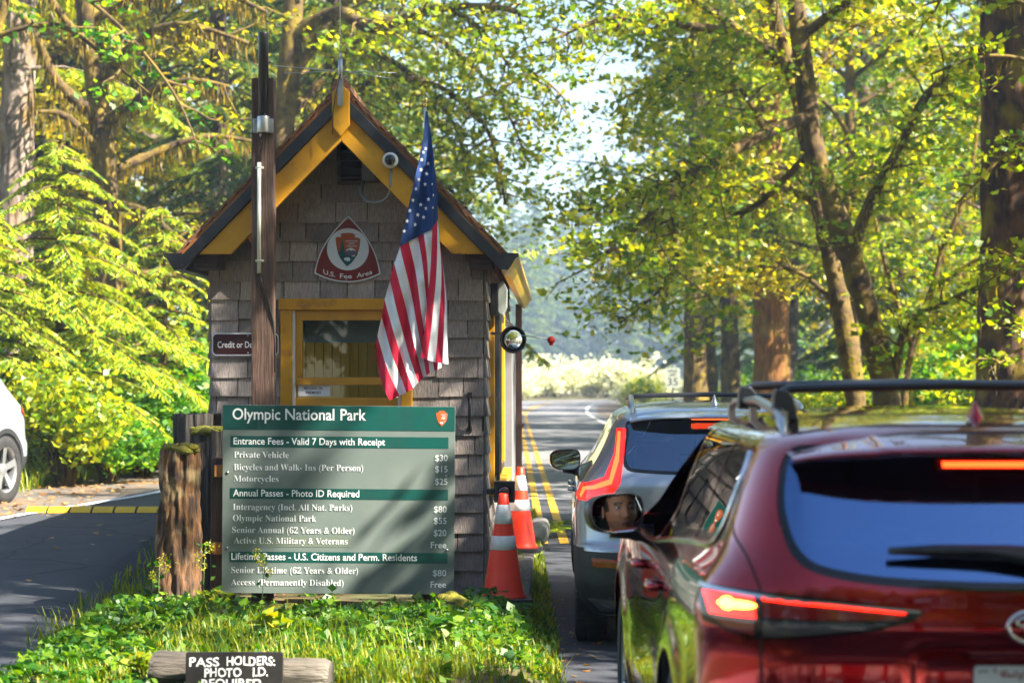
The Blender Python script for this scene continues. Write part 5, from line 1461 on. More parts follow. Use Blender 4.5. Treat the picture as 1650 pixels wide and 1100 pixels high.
for s in (-1, 1):
    hc = Vector((s * .19, .37, .345))
    hb.ball(hc, .045, 12, 0, sx=.75, sy=1, sz=.9)
    for k in range(4):
        y = .0 + k * .018
        hb.tube([hc + Vector((s * -.005, .01 + y * .4, .03 - .015 * k)), hc + Vector((0, .045, .035 - .018 * k)), hc + Vector((-s * .02, .06, .03 - .018 * k)), hc + Vector((-s * .04, .045, .025 - .018 * k))], [.010, .0095, .009, .008], 8, 0)
    hb.tube([hc + Vector((-s * .02, 0, .03)), hc + Vector((-s * .045, .02, .04)), hc + Vector((-s * .055, .045, .035))], [.012, .011, .009], 8, 0)
ho = hb.build('body', mats, drv)
b = MB(); Xw = Matrix.Translation((-.38, 2.68, .93)) @ Matrix.Rotation(R(68), 4, 'X')
b.tube([Xw @ Vector((.185 * math.cos(i * math.pi / 18), .185 * math.sin(i * math.pi / 18), 0)) for i in range(37)], .016, 10, caps=False); b.box((-.17, -.02, -.03), (.17, .02, -.01), 0, Xw); b.build('steering_wheel', MT['black_plastic'], red)

# ---------------------------------------------------------------- silver crossover ahead
GX, GY, GRZ = 1.30, 13.3, R(-1.8)
sil = thing('silver_suv', 'silver crossover with tall boomerang tail lamps waiting at the booth window', 'car', (GX, GY, 0), GRZ)
LV2 = [(.22, .80, .20, 4.3, .30), (.30, .87, .09, 4.36, .34), (.42, .915, .02, 4.42, .36), (.55, .925, .0, 4.425, .36), (.66, .928, .012, 4.42, .35), (.70, .925, .05, 4.41, .33), (.80, .928, .075, 4.40, .32), (.92, .926, .085, 4.3, .30), (1.0, .912, .09, 4.1, .28), (1.06, .888, .10, 3.6, .25), (1.12, .845, .13, 3.3, .22),
       (1.20, .79, .18, 3.12, .18), (1.30, .735, .25, 2.95, .16), (1.40, .69, .32, 2.75, .15), (1.46, .655, .36, 2.62, .15), (1.50, .615, .41, 2.55, .17), (1.53, .54, .52, 2.45, .2), (1.55, .42, .70, 2.35, .2), (1.563, .24, .95, 2.2, .15), (1.566, .02, 1.15, 2.0, .02)]
def sil_disp(P):
    x, y, z = P[..., 0], P[..., 1], P[..., 2]; s = np.sign(x)
    for cy in (.82, 3.52):
        d = np.hypot(y - cy, (z - .35)); x = x + s * .018 * np.exp(-((d - .43) / .07) ** 2) * (np.abs(x) > .55) * (z < .95)
    y = y + .03 / (1 + np.exp(-(.36 - np.abs(x)) / .012)) / (1 + np.exp(-(.90 - z) / .01)) / (1 + np.exp(-(z - .72) / .012)) * (y < .5)
    return np.stack([x, y, z], -1)
cs_ = CarBody(LV2, 4.425, bow=.05, rcy=.28, taper=.04, disp=sil_disp)
RG = []
for sg in (-1, 1):
    # unpainted lower cladding (a darker zone of the body) and wheel arch rings
    RG.append(dict(name='gap', view='side', pts=[(.45, .66), (1.2, .50), (3.0, .45), (3.9, .5), (4.2, .6), (4.2, .225), (.2, .225), (.2, .66)], sg=sg, gap=2))
    for cy in (.82, 3.52):
        RG.append(dict(name='gap', view='side', pts=[(cy + .455, .224)] + circ(cy, .35, .455, 44, -16, 196) + [(cy - .455, .224)], sg=sg, gap=2))
        RG.append(dict(name='arch', mats=[], view='side', pts=[(cy + .395, .223)] + circ(cy, .35, .395, 44, -18, 198) + [(cy - .395, .223)], sg=sg, cut=True))
RG.append(dict(name='gap', view='rear', pts=[(-.88, .64), (0, .64), (.88, .64), (.80, .23), (-.80, .23)], gap=2))
RW = [(-.60, 1.17), (-.45, 1.128), (0, 1.118), (.45, 1.128), (.60, 1.17), (.585, 1.36), (.53, 1.465), (0, 1.478), (-.53, 1.465), (-.585, 1.36)]
RG.append(dict(name='rear_window', mats=[MT['tint_light'], MT['frit']], view='rear', pts=smooth_poly(RW, 4), border=.03, off=-.003))
for sg in (-1, 1):
    RG.append(dict(name='side_window', mats=[MT['glass'], MT['frit']], view='side', pts=round_poly([(.92, 1.25), (1.05, 1.43), (1.62, 1.455), (1.64, 1.12), (1.0, 1.17)], .03), sg=sg, border=.016, off=-.003))
    RG.append(dict(name='side_window', mats=[MT['glass'], MT['frit']], view='side', pts=round_poly([(1.70, 1.12), (1.68, 1.455), (2.2, 1.44), (2.85, 1.08)], .03), sg=sg, border=.016, off=-.003))
    tl = [(.585, 1.40), (.635, 1.40), (.655, 1.25), (.72, 1.10), (.81, 1.065), (.865, 1.055), (.895, .985), (.885, .955), (.80, .952), (.68, .985), (.625, 1.07), (.605, 1.20)]
    RG.append(dict(name='tail_lamp', id='tl%d' % sg, mats=[MT['lamp_body']], view='rear', pts=[(sg * a, c) for a, c in tl], off=.010))
    st_ = [(.612, 1.38), (.628, 1.38), (.645, 1.24), (.69, 1.085), (.79, 1.045), (.85, 1.035), (.868, .985), (.862, .972), (.855, .985), (.835, 1.02), (.78, 1.025), (.675, 1.06), (.628, 1.20)]
    RG.append(dict(name='lit_strip', mats=[MT['lamp_strip']], view='rear', pts=[(sg * a, c) for a, c in st_], off=.014, parent='tl%d' % sg))
    RG.append(dict(name='reflector', mats=[MT['lens_red']], view='rear', pts=[(sg * a, c) for a, c in [(.80, .60), (.60, .595), (.60, .545), (.79, .545)]], off=.008))
    RG.append(dict(name='gap', view='rear', pts=[(sg * a, c) for a, c in seam([(.80, .955), (.70, .84), (.62, .745), (.5, .72)], .0035)], gap=True))
    for P in ([(1.64, 1.12), (1.67, .9), (1.67, .5)], [(1.0, 1.17), (1.05, .95), (1.25, .72), (1.27, .5)], [(2.88, 1.06), (2.9, .5)]):
        RG.append(dict(name='gap', view='side', pts=seam(P, .0035), sg=sg, gap=True))
    RG.append(dict(name='skid_plate', mats=[MT['satin']], view='rear', pts=[(sg * a, c) for a, c in [(.82, .335), (.58, .335), (.54, .265), (.74, .265)]] if sg > 0 else [(sg * a, c) for a, c in [(.82, .335), (.58, .335), (.54, .265), (.74, .265)]], off=.012))
    RG.append(dict(name='windscreen', mats=[MT['glass'], MT['frit']], view='dom', pts=[(A1 + A2 + A3 + .42 * A4, cs_.v_of_z(1.14)), (A1 + A2 + A3 + .45 * A4, cs_.v_of_z(1.46)), (cs_.amax, cs_.v_of_z(1.48)), (cs_.amax, cs_.v_of_z(1.12))], sg=sg, border=.02, off=-.003))
RG.append(dict(name='gap', view='rear', pts=seam([(-.5, .72), (0, .715), (.5, .72)], .0035), gap=True))
made2 = cs_.build(sil, RG, MT['silver_paint'], (MT['rough_plastic'],), da=.06, dv=.03)
b = MB()
def spf2(u, v):
    e = abs(u * 2 - 1); x = (u * 2 - 1) * .56; prof = [(.55, .05), (.3, .04), (.12, .018), (.01, .0), (.0, -.01), (.03, -.02), (.16, -.018)]
    k = v * 6; i = min(int(k), 5); t = k - i
    return (x, .26 + .08 * e ** 3 + lerp(prof[i][0], prof[i + 1][0], t), 1.488 - .012 * e ** 2 - .02 * e ** 6 + lerp(prof[i][1], prof[i + 1][1], t))
b.grid(spf2, 40, 18, 0, True); b.build('spoiler', MT['silver_paint'], sil)
b = MB(); b.box((-.17, .30, 1.462), (.17, .34, 1.478)); b.build('high_brake_lamp', MT['lamp_strip'], sil, bevel=.003)
b = MB(); b.add(fin.v and [(x * .9, y - .86 + .70 + .1, z - 1.592 + 1.548) for x, y, z in fin.v], fin.f, 0, True); b.build('aerial_fin', MT['silver_paint'], sil)
for sg in (-1, 1):
    b = MB(); b.tube([(sg * .545, .50, 1.49), (sg * .545, .58, 1.545), (sg * .54, .75, 1.565), (sg * .53, 1.4, 1.592), (sg * .53, 2.1, 1.575), (sg * .53, 2.3, 1.54)], [.012, .02, .02, .02, .02, .012], 12); b.build('roof_rail', MT['satin'], sil)
    wheel(sil, sg * .80, .82, .35, .225, 10, sg); wheel(sil, sg * .80, 3.52, .35, .225, 10, sg)
    for y in (1.45, 2.25):
        b = MB()
        def osd(y, z, off):
            a, v = cs_.side(y, z, sg); a = np.array([a]); v = np.array([v]); return Vector(cs_.S(a, v)[0] + cs_.N(a, v)[0] * off)
        b.tube([osd(y - .1, .96, .004), osd(y - .08, .962, .032), osd(y + .08, .962, .032), osd(y + .1, .96, .004)], [.012, .015, .015, .012], 10); b.build('door_handle', MT['silver_paint'], sil)
crossbar(sil, 1.55, .55, 1.605, 1.58, MT['black_plastic'])
b = MB(); b.box((-.74, .30, .24), (.74, 4.2, .48)); b.box((-.64, .6, .48), (-.60, 4.0, .98)); b.box((.60, .6, .48), (.64, 4.0, .98)); b.box((-.6, 2.75, .6), (.6, 3.1, 1.02)); b.build('cabin_tub', MT['cabin'], sil)
b = MB(); b.box((-.6, 1.0, .5), (.6, 1.14, 1.05))
for x in (-.36, .36): b.box((x - .15, 1.02, 1.06), (x + .15, 1.12, 1.28))
b.build('rear_bench', MT['seat'], sil, bevel=.04)
seat(sil, -.36, 1.85, .55, .56); seat(sil, .36, 1.85, .55, .56)
for sg in (-1, 1): side_mirror(sil, (sg * .985, 2.70, 1.115), (-sg * .20, -.97, .08), .225, .155, sg, MT['silver_paint'], (sg * .855, 2.74, 1.02))
b = MB(); yp = .10; fr = lambda u, v, d: (u, yp - d, v); b.prism(rrect(-.1525, .735, .1525, .885, .012), .006, 0, fr); b.build('licence_plate', MT['paper'], sil)

# ---------------------------------------------------------------- white car at the left edge
wc = thing('white_suv', 'white crossover at the left edge, only its rear wheel and tail corner in view', 'car', (-6.27, 24.7, .325), R(90))
wc.rotation_euler = (0, 0, R(166))
cw = CarBody(LV2, 4.425, bow=.05, rcy=.30, taper=.04, disp=None)
RG = []
for sg in (-1, 1):
    for cy in (.82, 3.52):
        RG.append(dict(name='gap', view='side', pts=[(cy + .46, .224)] + circ(cy, .37, .46, 44, -18, 198) + [(cy - .46, .224)], sg=sg, gap=2))
        RG.append(dict(name='arch', mats=[], view='side', pts=[(cy + .405, .223)] + circ(cy, .37, .405, 44, -20, 200) + [(cy - .405, .223)], sg=sg, cut=True))
    RG.append(dict(name='gap', view='side', pts=[(.12, .52), (.42, .50), (1.2, .42), (3.0, .42), (4.2, .5), (4.2, .225), (.2, .225)], sg=sg, gap=2))
    RG.append(dict(name='side_window', mats=[MT['glass'], MT['frit']], view='side', pts=round_poly([(.72, 1.20), (.95, 1.43), (2.2, 1.45), (2.85, 1.08), (.8, 1.14)], .03), sg=sg, border=.02, off=-.003))
    RG.append(dict(name='tail_lamp', mats=[MT['lens_red']], view='rear', pts=[(sg * a, c) for a, c in [(.60, 1.03), (.86, 1.06), (.90, 1.0), (.88, .90), (.62, .93)]], off=.01))
RG.append(dict(name='rear_window', mats=[MT['glass'], MT['frit']], view='rear', pts=smooth_poly(RW, 4), border=.03, off=-.003))
cw.build(wc, RG, MT['white_paint'], (MT['rough_plastic'],), da=.08, dv=.04)
for sg in (-1, 1): wheel(wc, sg * .81, .82, .375, .23, 5, sg); wheel(wc, sg * .81, 3.52, .375, .23, 5, sg)
b = MB(); b.box((-.74, .30, .26), (.74, 4.2, .9)); b.build('cabin_tub', MT['cabin'], wc)

# ================================================================== TREES AND PLANTS
def unit(a): return a / np.maximum(np.linalg.norm(a, axis=-1, keepdims=True), 1e-9)


def leaf_quads(P, size, rg, up=.7, aspect=.72, var=.35, dirs=None):
    """one folded leaf-shaped quad at every point of P"""
    n = len(P); nn = rg.normal(size=(n, 3)); nn[:, 2] += up * 1.6; nn = unit(nn)
    t = rg.normal(size=(n, 3)) if dirs is None else dirs + .5 * rg.normal(size=(n, 3))
    t -= nn * (t * nn).sum(1, keepdims=True); t = unit(t); b = np.cross(nn, t)
    l = (size * (1 + var * rg.uniform(-1, 1, n)))[:, None]; wd = l * aspect * .5; k = l * .12
    return np.stack([P - t * l * .5, P + b * wd - nn * k + t * l * .05, P + t * l * .5 - nn * k * .6, P - b * wd - nn * k + t * l * .05], 1)


def strips(P, D, L, wd, rg, flat=None):
    """narrow pointed quads from P along D"""
    n = len(P); D = unit(D); s = np.cross(D, flat if flat is not None else unit(rg.normal(size=(n, 3)))); s = unit(s)
    L = np.asarray(L)[:, None] * np.ones((n, 1)); wd = np.asarray(wd) * np.ones(n); wd = wd[:, None]
    return np.stack([P, P + D * L * .45 + s * wd * .5, P + D * L, P + D * L * .45 - s * wd * .5], 1)


def path_pts(P, n):
    P = np.array(P, float); d = np.concatenate([[0], np.cumsum(np.linalg.norm(np.diff(P, axis=0), axis=1))])
    s = np.linspace(0, d[-1], n); return np.stack([np.interp(s, d, P[:, k]) for k in range(3)], 1)


def smooth_path(P, k=4):
    P = [np.array(p, float) for p in P]; n = len(P); out = []
    for i in range(n - 1):
        p0, p1, p2, p3 = P[max(i - 1, 0)], P[i], P[i + 1], P[min(i + 2, n - 1)]
        for j in range(k):
            t = j / k; out.append(.5 * ((2 * p1) + (p2 - p0) * t + (2 * p0 - 5 * p1 + 4 * p2 - p3) * t * t + (3 * p1 - p0 - 3 * p2 + p3) * t ** 3))
    out.append(P[-1]); return out


def limb(mb, P, r0, r1, rr, n=9, k=4, mi=0):
    P = smooth_path(P, k); m = len(P)
    R_ = [lerp(r0, r1, (i / (m - 1)) ** .8) * (1 + rr.uniform(-.14, .14)) for i in range(m)]
    mb.tube([tuple(p) for p in P], R_, n, mi)
    return np.array(P)


def twigs_leaves(mb, limbs, rr, rg, per_m=2.2, tl=(.8, 1.9), leaves=26, size=.17, t0=.25, droop=.25, tr=.022, spread=.22, up=.7):
    """side twigs on each limb, leaves about their outer halves"""
    C = []
    for P in limbs:
        L = np.linalg.norm(np.diff(P, axis=0), axis=1).sum(); n = max(3, int(L * per_m))
        for i in range(n):
            t = t0 + (1 - t0) * (i + rr.random()) / n; q = min(len(P) - 2, int(t * (len(P) - 1))); p = P[q]; ax = unit(P[q + 1] - P[q])
            d = rg.normal(size=3); d -= ax * d.dot(ax); d = unit(d) * .9 + ax * .55; d[2] = d[2] * .6 + .12; d = unit(d)
            l = rr.uniform(*tl) * (1.15 - .5 * t); pts = [p + d * l * s + np.array([0, 0, -droop * l * s * s]) + rg.normal(size=3) * .05 * l * (s > 0) for s in (0, .35, .7, 1)]
            mb.tube([tuple(x) for x in pts], [tr, tr * .75, tr * .5, tr * .25], 5, 0, caps=False)
            k = leaves; nc = 5; s = rg.uniform(.35, 1.08, nc)[:, None]; b = pts[0] * (1 - s) + pts[3] * s + rg.normal(size=(nc, 3)) * spread * np.array([.9, .9, .5])
            b = b[rg.integers(0, nc, k)]; C.append(b + rg.normal(size=(k, 3)) * spread * np.array([.62, .62, .22]))
    P = np.concatenate(C); return leaf_quads(P, size * 1.02, rg, up * 1.3, .72, .55)


def moss_drape(limbs, rg, per_m=22, L=(.12, .5), wd=.06, rad=.1):
    per_m *= 2; wd *= .5; L = (L[0] * .7, L[1] * .85)
    C = []; Ls = []
    for P in limbs:
        ln = np.linalg.norm(np.diff(P, axis=0), axis=1).sum(); n = int(ln * per_m); q = path_pts(P, n); C.append(q + rg.normal(size=(n, 3)) * rad * .5 - np.array([0, 0, rad * .5])); Ls.append(rg.uniform(L[0], L[1], n))
    P = np.concatenate(C); Ls = np.concatenate(Ls); D = np.tile(np.array([0, 0, -1.0]), (len(P), 1)) + rg.normal(size=(len(P), 3)) * .16
    return strips(P, D, Ls, wd * (1 + .5 * rg.uniform(-1, 1, len(P))), rg)


def broadleaf(name, label, group, loc, H, r, seed, leafm, barkm, crown0=.28, rad=4.2, n_limb=16, leaves=26, size=.2, per_m=2.0, lean=(0, 0), moss=0, cat='tree'):
    rr = random.Random(seed); rg = np.random.default_rng(seed); t = thing(name, label, cat, loc, 0, group)
    tb = MB(); tp_ = [(lean[0] * s * s * H * .2 + rr.uniform(-.12, .12) * (s > 0), lean[1] * s * s * H * .2 + rr.uniform(-.12, .12) * (s > 0), H * s * .92 - .15) for s in (0, .12, .3, .5, .7, .85, 1)]
    TP = limb(tb, tp_, r, r * .16, rr, 14); tb.tube([tuple(TP[0]), tuple(TP[0] + np.array([0, 0, .35]))], [r * 1.35, r * 1.0], 14)
    ls = []
    for i in range(n_limb):
        s = crown0 + (1 - crown0) * (i + rr.random()) / n_limb; p = TP[min(len(TP) - 1, int(s * (len(TP) - 1)))]
        az = i * 2.4 + rr.uniform(-.4, .4); f = (s - crown0) / (1 - crown0); l = rad * (math.sin(math.pi * (.28 + .66 * f)) ** .7) * rr.uniform(.75, 1.15); el = lerp(.15, .95, f) + rr.uniform(-.15, .25)
        d = np.array([math.cos(az) * math.cos(el), math.sin(az) * math.cos(el), math.sin(el)]); sd = np.array([-math.sin(az), math.cos(az), 0])
        P = [p, p + d * l * .35 + sd * rr.uniform(-.2, .2) * l * .3, p + d * l * .7 + sd * rr.uniform(-.3, .3) * l * .4 + np.array([0, 0, -.03 * l]), p + d * l + sd * rr.uniform(-.4, .4) * l * .4 + np.array([0, 0, -.14 * l])]
        ls.append(limb(tb, P, r * .33 * (1 - .5 * f), .02, rr, 7, 3))
    V = twigs_leaves(tb, ls, rr, rg, per_m, (.7, 1.7), leaves, size)
    if moss: 
        V2 = moss_drape(ls, rg, moss); mi = np.concatenate([np.zeros(len(V)), np.ones(len(V2))]); V = np.concatenate([V, V2])
        quad_object('crown', V, [leafm, MT['nd_gold']], t, mi)
    else: quad_object('crown', V, leafm, t)
    tb.build('trunk', barkm, t)
    return t


def rough_trunk(tb, H, r, seed):
    """a trunk with deep furrowed plates of bark, a flared foot and knots"""
    def fn(u, v):
        a = u * 2 * math.pi; z = -.15 + H * v ** 1.25; f = 1 - .85 * v ** 1.25
        k = 7 * a + 1.3 * math.sin(z * 1.1 + seed) + .8 * math.sin(z * 2.7 + 2 * a + seed); k2 = 13 * a + 1.7 * math.sin(z * 1.7 + a * 3 + seed * 2)
        rr_ = r * f * (1 + .055 * abs(math.sin(k)) + .04 * abs(math.sin(k2)) - .04 + .045 * math.sin(z * 5.3 + 3 * a) * math.sin(2 * a + z * 1.9 + seed) + .05 * math.sin(2 * a + z * .4 + seed)) + r * .45 * math.exp(-z * 1.6) * (.75 + .25 * math.sin(5 * a + seed))
        return (rr_ * math.cos(a) + .12 * r * math.sin(z * .5 + seed), rr_ * math.sin(a), z)
    tb.grid(fn, 90, 130, 0, True)


def conifer(name, label, group, loc, H, r, seed, leafm, barkm, z0=1.5, rad=3.0, nb=70, per_m=5.0, sl=.45, sw=.10, droop=.28, drape=0, cat='tree', power=.85, sub=6, furrow=False):
    rr = random.Random(seed); rg = np.random.default_rng(seed); t = thing(name, label, cat, loc, 0, group)
    tb = MB()
    if furrow: rough_trunk(tb, H, r, seed)
    TP = limb(MB() if furrow else tb, [(rr.uniform(-.05, .05), rr.uniform(-.05, .05), H * s - .15) for s in (0, .25, .5, .75, 1)], r, r * .12, rr, 14); tb.tube([(0, 0, -.15), (0, 0, .5)], [r * 1.3, r], 14)
    P0 = []; D0 = []; L0 = []; bl = []
    for i in range(nb):
        f = (i + rr.random()) / nb; h = z0 + (H - z0) * f * .985; L = rad * (1 - f) ** power * rr.uniform(.7, 1.15) + .22; az = i * 2.39996 + rr.uniform(-.3, .3)
        d = np.array([math.cos(az), math.sin(az), 0]); sd = np.array([-d[1], d[0], 0]); bend_ = rr.uniform(-.12, .12)
        f2 = lambda s: d * L * s + sd * bend_ * L * s * s + np.array([0, 0, h + .14 * L * s - droop * L * s * s * (1 + .4 * (1 - f))])
        bp = [f2(s) for s in (0, .25, .5, .75, 1)]; tb.tube([tuple(x) for x in bp], [.035 * r / .3 + .012 * L * .5, .02, .014, .009, .004], 5, 0, caps=False); bl.append(np.array(bp))
        n = max(5, int(L * per_m)); 
        for k in range(n):
            s = .12 + .88 * (k + rr.random()) / n; p = f2(s); fw = unit(f2(min(1.05, s + .05)) - f2(s - .05))
            for sg in (-1, 1):
                l = (sl * (.45 + .75 * (1 - s))) * rr.uniform(.7, 1.3) * min(1.2, .5 + L * .25); dd = sd * sg * .85 + fw * .65 + np.array([0, 0, -.22 - rr.random() * .35]); P0.append(p); D0.append(dd); L0.append(l)
        P0.append(f2(.96)); D0.append(unit(f2(1.0) - f2(.9)) + np.array([0, 0, -.15])); L0.append(sl * .8)
    P0 = np.array(P0); D0 = unit(np.array(D0)); L0 = np.array(L0); n = len(P0)
    Q = [strips(P0, D0, L0, sw * .8, rg)]; S_ = unit(np.cross(D0, np.array([0, 0, 1.0])))
    for k in range(sub):
        s = (k + .7) / (sub + .4); sg = 1 if k % 2 == 0 else -1
        Q.append(strips(P0 + D0 * (L0 * s)[:, None], D0 * .8 + S_ * sg * .75 + np.array([0, 0, -.25]) + .15 * rg.normal(size=(n, 3)), L0 * .5 * (1.1 - .6 * s), sw * (.75 + .3 * rg.random(n)), rg, unit(np.array([0, 0, 1.0]) + .5 * rg.normal(size=(n, 3)))))
    V = np.concatenate(Q)
    if drape:
        V2 = moss_drape(bl, rg, drape, (.1, .45), .05, .05); mi = np.concatenate([np.zeros(len(V)), np.ones(len(V2))]); quad_object('crown', np.concatenate([V, V2]), [leafm, MT['nd_gold']], t, mi)
    else: quad_object('crown', V, leafm, t)
    tb.build('trunk', barkm, t)
    return t


def bush(name, label, group, loc, w_, h_, seed, leafm, n=2600, size=.11, cat='bush', aspect=.7):
    rr = random.Random(seed); rg = np.random.default_rng(seed); t = thing(name, label, cat, loc, 0, group)
    tb = MB(); C = []
    for i in range(26):
        az = rr.uniform(0, 6.283); q = rr.random() ** .6; hh = h_ * rr.uniform(.55, 1.05) * (1 - .45 * q * q); e = np.array([math.cos(az) * q * w_, math.sin(az) * q * w_, hh]); m_ = np.array([e[0] * .35, e[1] * .35, hh * .6])
        tb.tube([(e[0] * .12, e[1] * .12, -.05), tuple(m_), tuple(e)], [.018, .012, .004], 5, 0, caps=False)
        k = n // 26; s = rg.uniform(.15, 1.05, k)[:, None]; b = (m_ * (1 - s) + e * s) * 1.0 + rg.normal(size=(k, 3)) * np.array([.16, .16, .13]) * (w_ ** .5); C.append(b)
    P = np.concatenate(C); P[:, 2] = np.abs(P[:, 2]) + .02
    quad_object('foliage', leaf_quads(P, size, rg, .6, aspect), leafm, t); tb.build('stems', MT['bark_moss'], t)
    return t


def again(src, loc, rz, sc=1.0, label=None):
    c = copy_tree(src); c.location = loc; c.rotation_euler = (0, 0, rz); c.scale = (sc, sc, sc)
    if label: c['label'] = label
    return c


def gpt(px, D, dz=0): x = (px - 825) / FPX * D; return (x, D, ground_z(x, D) + dz)


rv = random.Random(21)
# ---------------------------------------------------------------- the leaning mossy maples behind the red car
def hero_tree(name, label, paths, base_D, leafm, barkm, seed, per_m=2.4, leaves=22, size=.16, moss=26, tw=(.6, 1.5), spread=.22):
    """paths: list of (points (px, py, dD), radius start px, end px, leafy); the first is the trunk"""
    rr = random.Random(seed); rg = np.random.default_rng(seed); S = base_D / FPX
    p0 = at(paths[0][0][0][0], 603, base_D); base = Vector((p0.x, base_D, ground_z(p0.x, base_D))); t = thing(name, label, 'tree', base)
    tb = MB(); ls = []; al = []
    for k, (pts, r0, r1, leafy) in enumerate(paths):
        P = [tuple(at(px, py, base_D + dd) - base) for px, py, dd in pts]
        if k == 0: P[0] = (P[0][0], P[0][1], -.1)
        Q = limb(tb, P, r0 * S, r1 * S, rr, 12 if k == 0 else 8, 5); al.append(Q)
        if leafy: ls.append(Q)
    V = twigs_leaves(tb, ls, rr, rg, per_m, tw, leaves, size, .15, spread=spread)
    V2 = moss_drape(al, rg, moss, (.08, .34), .05, .13)
    quad_object('crown', np.concatenate([V, V2]), [leafm, MT['nd_gold']], t, np.concatenate([np.zeros(len(V)), np.ones(len(V2))]))
    tb.build('trunk', barkm, t)
    return t


hero_tree('maple_tree', 'mossy leaning maple with a bent trunk rising behind the red car roof', [
    ([(1442, 760, 0), (1428, 640, 0), (1403, 520, 0), (1372, 420, 0), (1338, 320, .2), (1312, 230, .4), (1296, 120, .6), (1282, 0, .8), (1262, -160, 1.2)], 24, 14, False),
    ([(1300, 190, .4), (1236, 214, 0), (1150, 262, -.6), (1080, 312, -1.2), (1020, 372, -1.6), (950, 430, -2.2)], 12, 3, True),
    ([(1368, 420, 0), (1400, 330, -.6), (1450, 235, -1.2), (1505, 140, -1.6), (1600, 80, -2), (1690, 40, -2.4)], 12, 3, True),
    ([(1350, 360, 0), (1385, 290, .6), (1430, 250, 1.2), (1500, 215, 1.8)], 8, 2, True),
    ([(1300, 130, .6), (1200, 60, .2), (1090, 40, -.6), (980, 30, -1.2), (880, 70, -1.8)], 11, 2, True),
    ([(1310, 240, .4), (1220, 330, .8), (1150, 350, 1.2), (1040, 370, 1.4)], 7, 2, True),
    ([(1290, 60, .7), (1400, -20, .2), (1500, -60, -.4)], 9, 3, True),
    ([(1285, 0, .8), (1200, -90, .8), (1080, -120, .4), (960, -90, 0)], 9, 2, True),
    ([(1440, 610, 0), (1462, 525, -.3), (1515, 492, -.6), (1590, 458, -.9), (1680, 440, -1.2)], 8, 2, True),
    ([(1150, 262, -.6), (1060, 300, -.4), (985, 330, -.2), (900, 345, .2)], 6, 2, True),
    ([(1080, 312, -1.2), (1090, 420, -1.2), (1060, 470, -1.2), (1000, 520, -1)], 5, 1.5, True),
    ([(1236, 214, 0), (1180, 130, .4), (1100, 120, .8), (1000, 160, 1)], 6, 2, True),
], 36, MT['lf_maple'], MT['bark_moss'], 11, per_m=6.0, leaves=68, size=.115, spread=.30)
hero_tree('maple_tree', 'second mossy maple trunk standing just left of the leaning one', [
    ([(1388, 760, 0), (1376, 620, 0), (1356, 500, 0), (1330, 380, 0), (1308, 270, 0), (1275, 120, 0), (1225, -60, 0)], 21, 9, False),
    ([(1320, 330, 0), (1250, 300, .5), (1160, 310, 1), (1080, 350, 1.5)], 8, 2, True),
    ([(1276, 120, 0), (1180, 40, -.4), (1060, -20, -.8), (940, -20, -1)], 8, 2, True),
    ([(1356, 500, 0), (1290, 440, .6), (1220, 430, 1), (1150, 450, 1.4)], 6, 2, True),
    ([(1290, 180, 0), (1350, 60, .8), (1430, 20, 1.2)], 7, 2, True),
], 38.5, MT['lf_gold'], MT['bark_moss'], 12, per_m=4.6, leaves=56, size=.11, spread=.28)
hero_tree('maple_tree', 'maple at the right edge with leafy sprays hanging over the thick spruce trunk', [
    ([(1790, 900, 0), (1780, 500, 0), (1760, 200, 0), (1740, -100, 0)], 14, 8, False),
    ([(1770, 260, 0), (1690, 220, -.4), (1620, 250, -.8), (1540, 330, -1.1)], 6, 1.5, True),
    ([(1765, 200, 0), (1680, 110, -.3), (1590, 90, -.6), (1500, 120, -.9)], 6, 1.5, True),
    ([(1775, 420, 0), (1700, 400, -.4), (1640, 420, -.7), (1570, 470, -1)], 5, 1.5, True),
    ([(1750, 60, 0), (1660, 10, -.3), (1560, -10, -.6), (1460, 20, -.9)], 6, 1.5, True),
    ([(1780, 560, 0), (1710, 540, -.4), (1650, 560, -.7), (1590, 600, -1)], 4, 1.2, True),
], 30, MT['lf_maple'], MT['bark_moss'], 17, per_m=2.6, leaves=34, size=.115, moss=10, tw=(.4, 1.0), spread=.2)
# slender mossy tree with the pale forked branch at the right
hero_tree('maple_tree', 'slender mossy sapling with forked branches right of the leaning maple', [
    ([(1452, 760, 0), (1458, 640, 0), (1470, 560, 0), (1500, 470, 0), (1520, 400, 0), (1560, 300, 0), (1580, 160, 0)], 8, 3, True),
    ([(1470, 560, 0), (1440, 470, .3), (1420, 400, .6), (1400, 300, .8)], 5, 2, True),
    ([(1500, 470, 0), (1570, 420, -.4), (1640, 400, -.8)], 5, 2, True),
], 40, MT['lf_maple'], MT['bark_moss'], 13, leaves=50, size=.11)

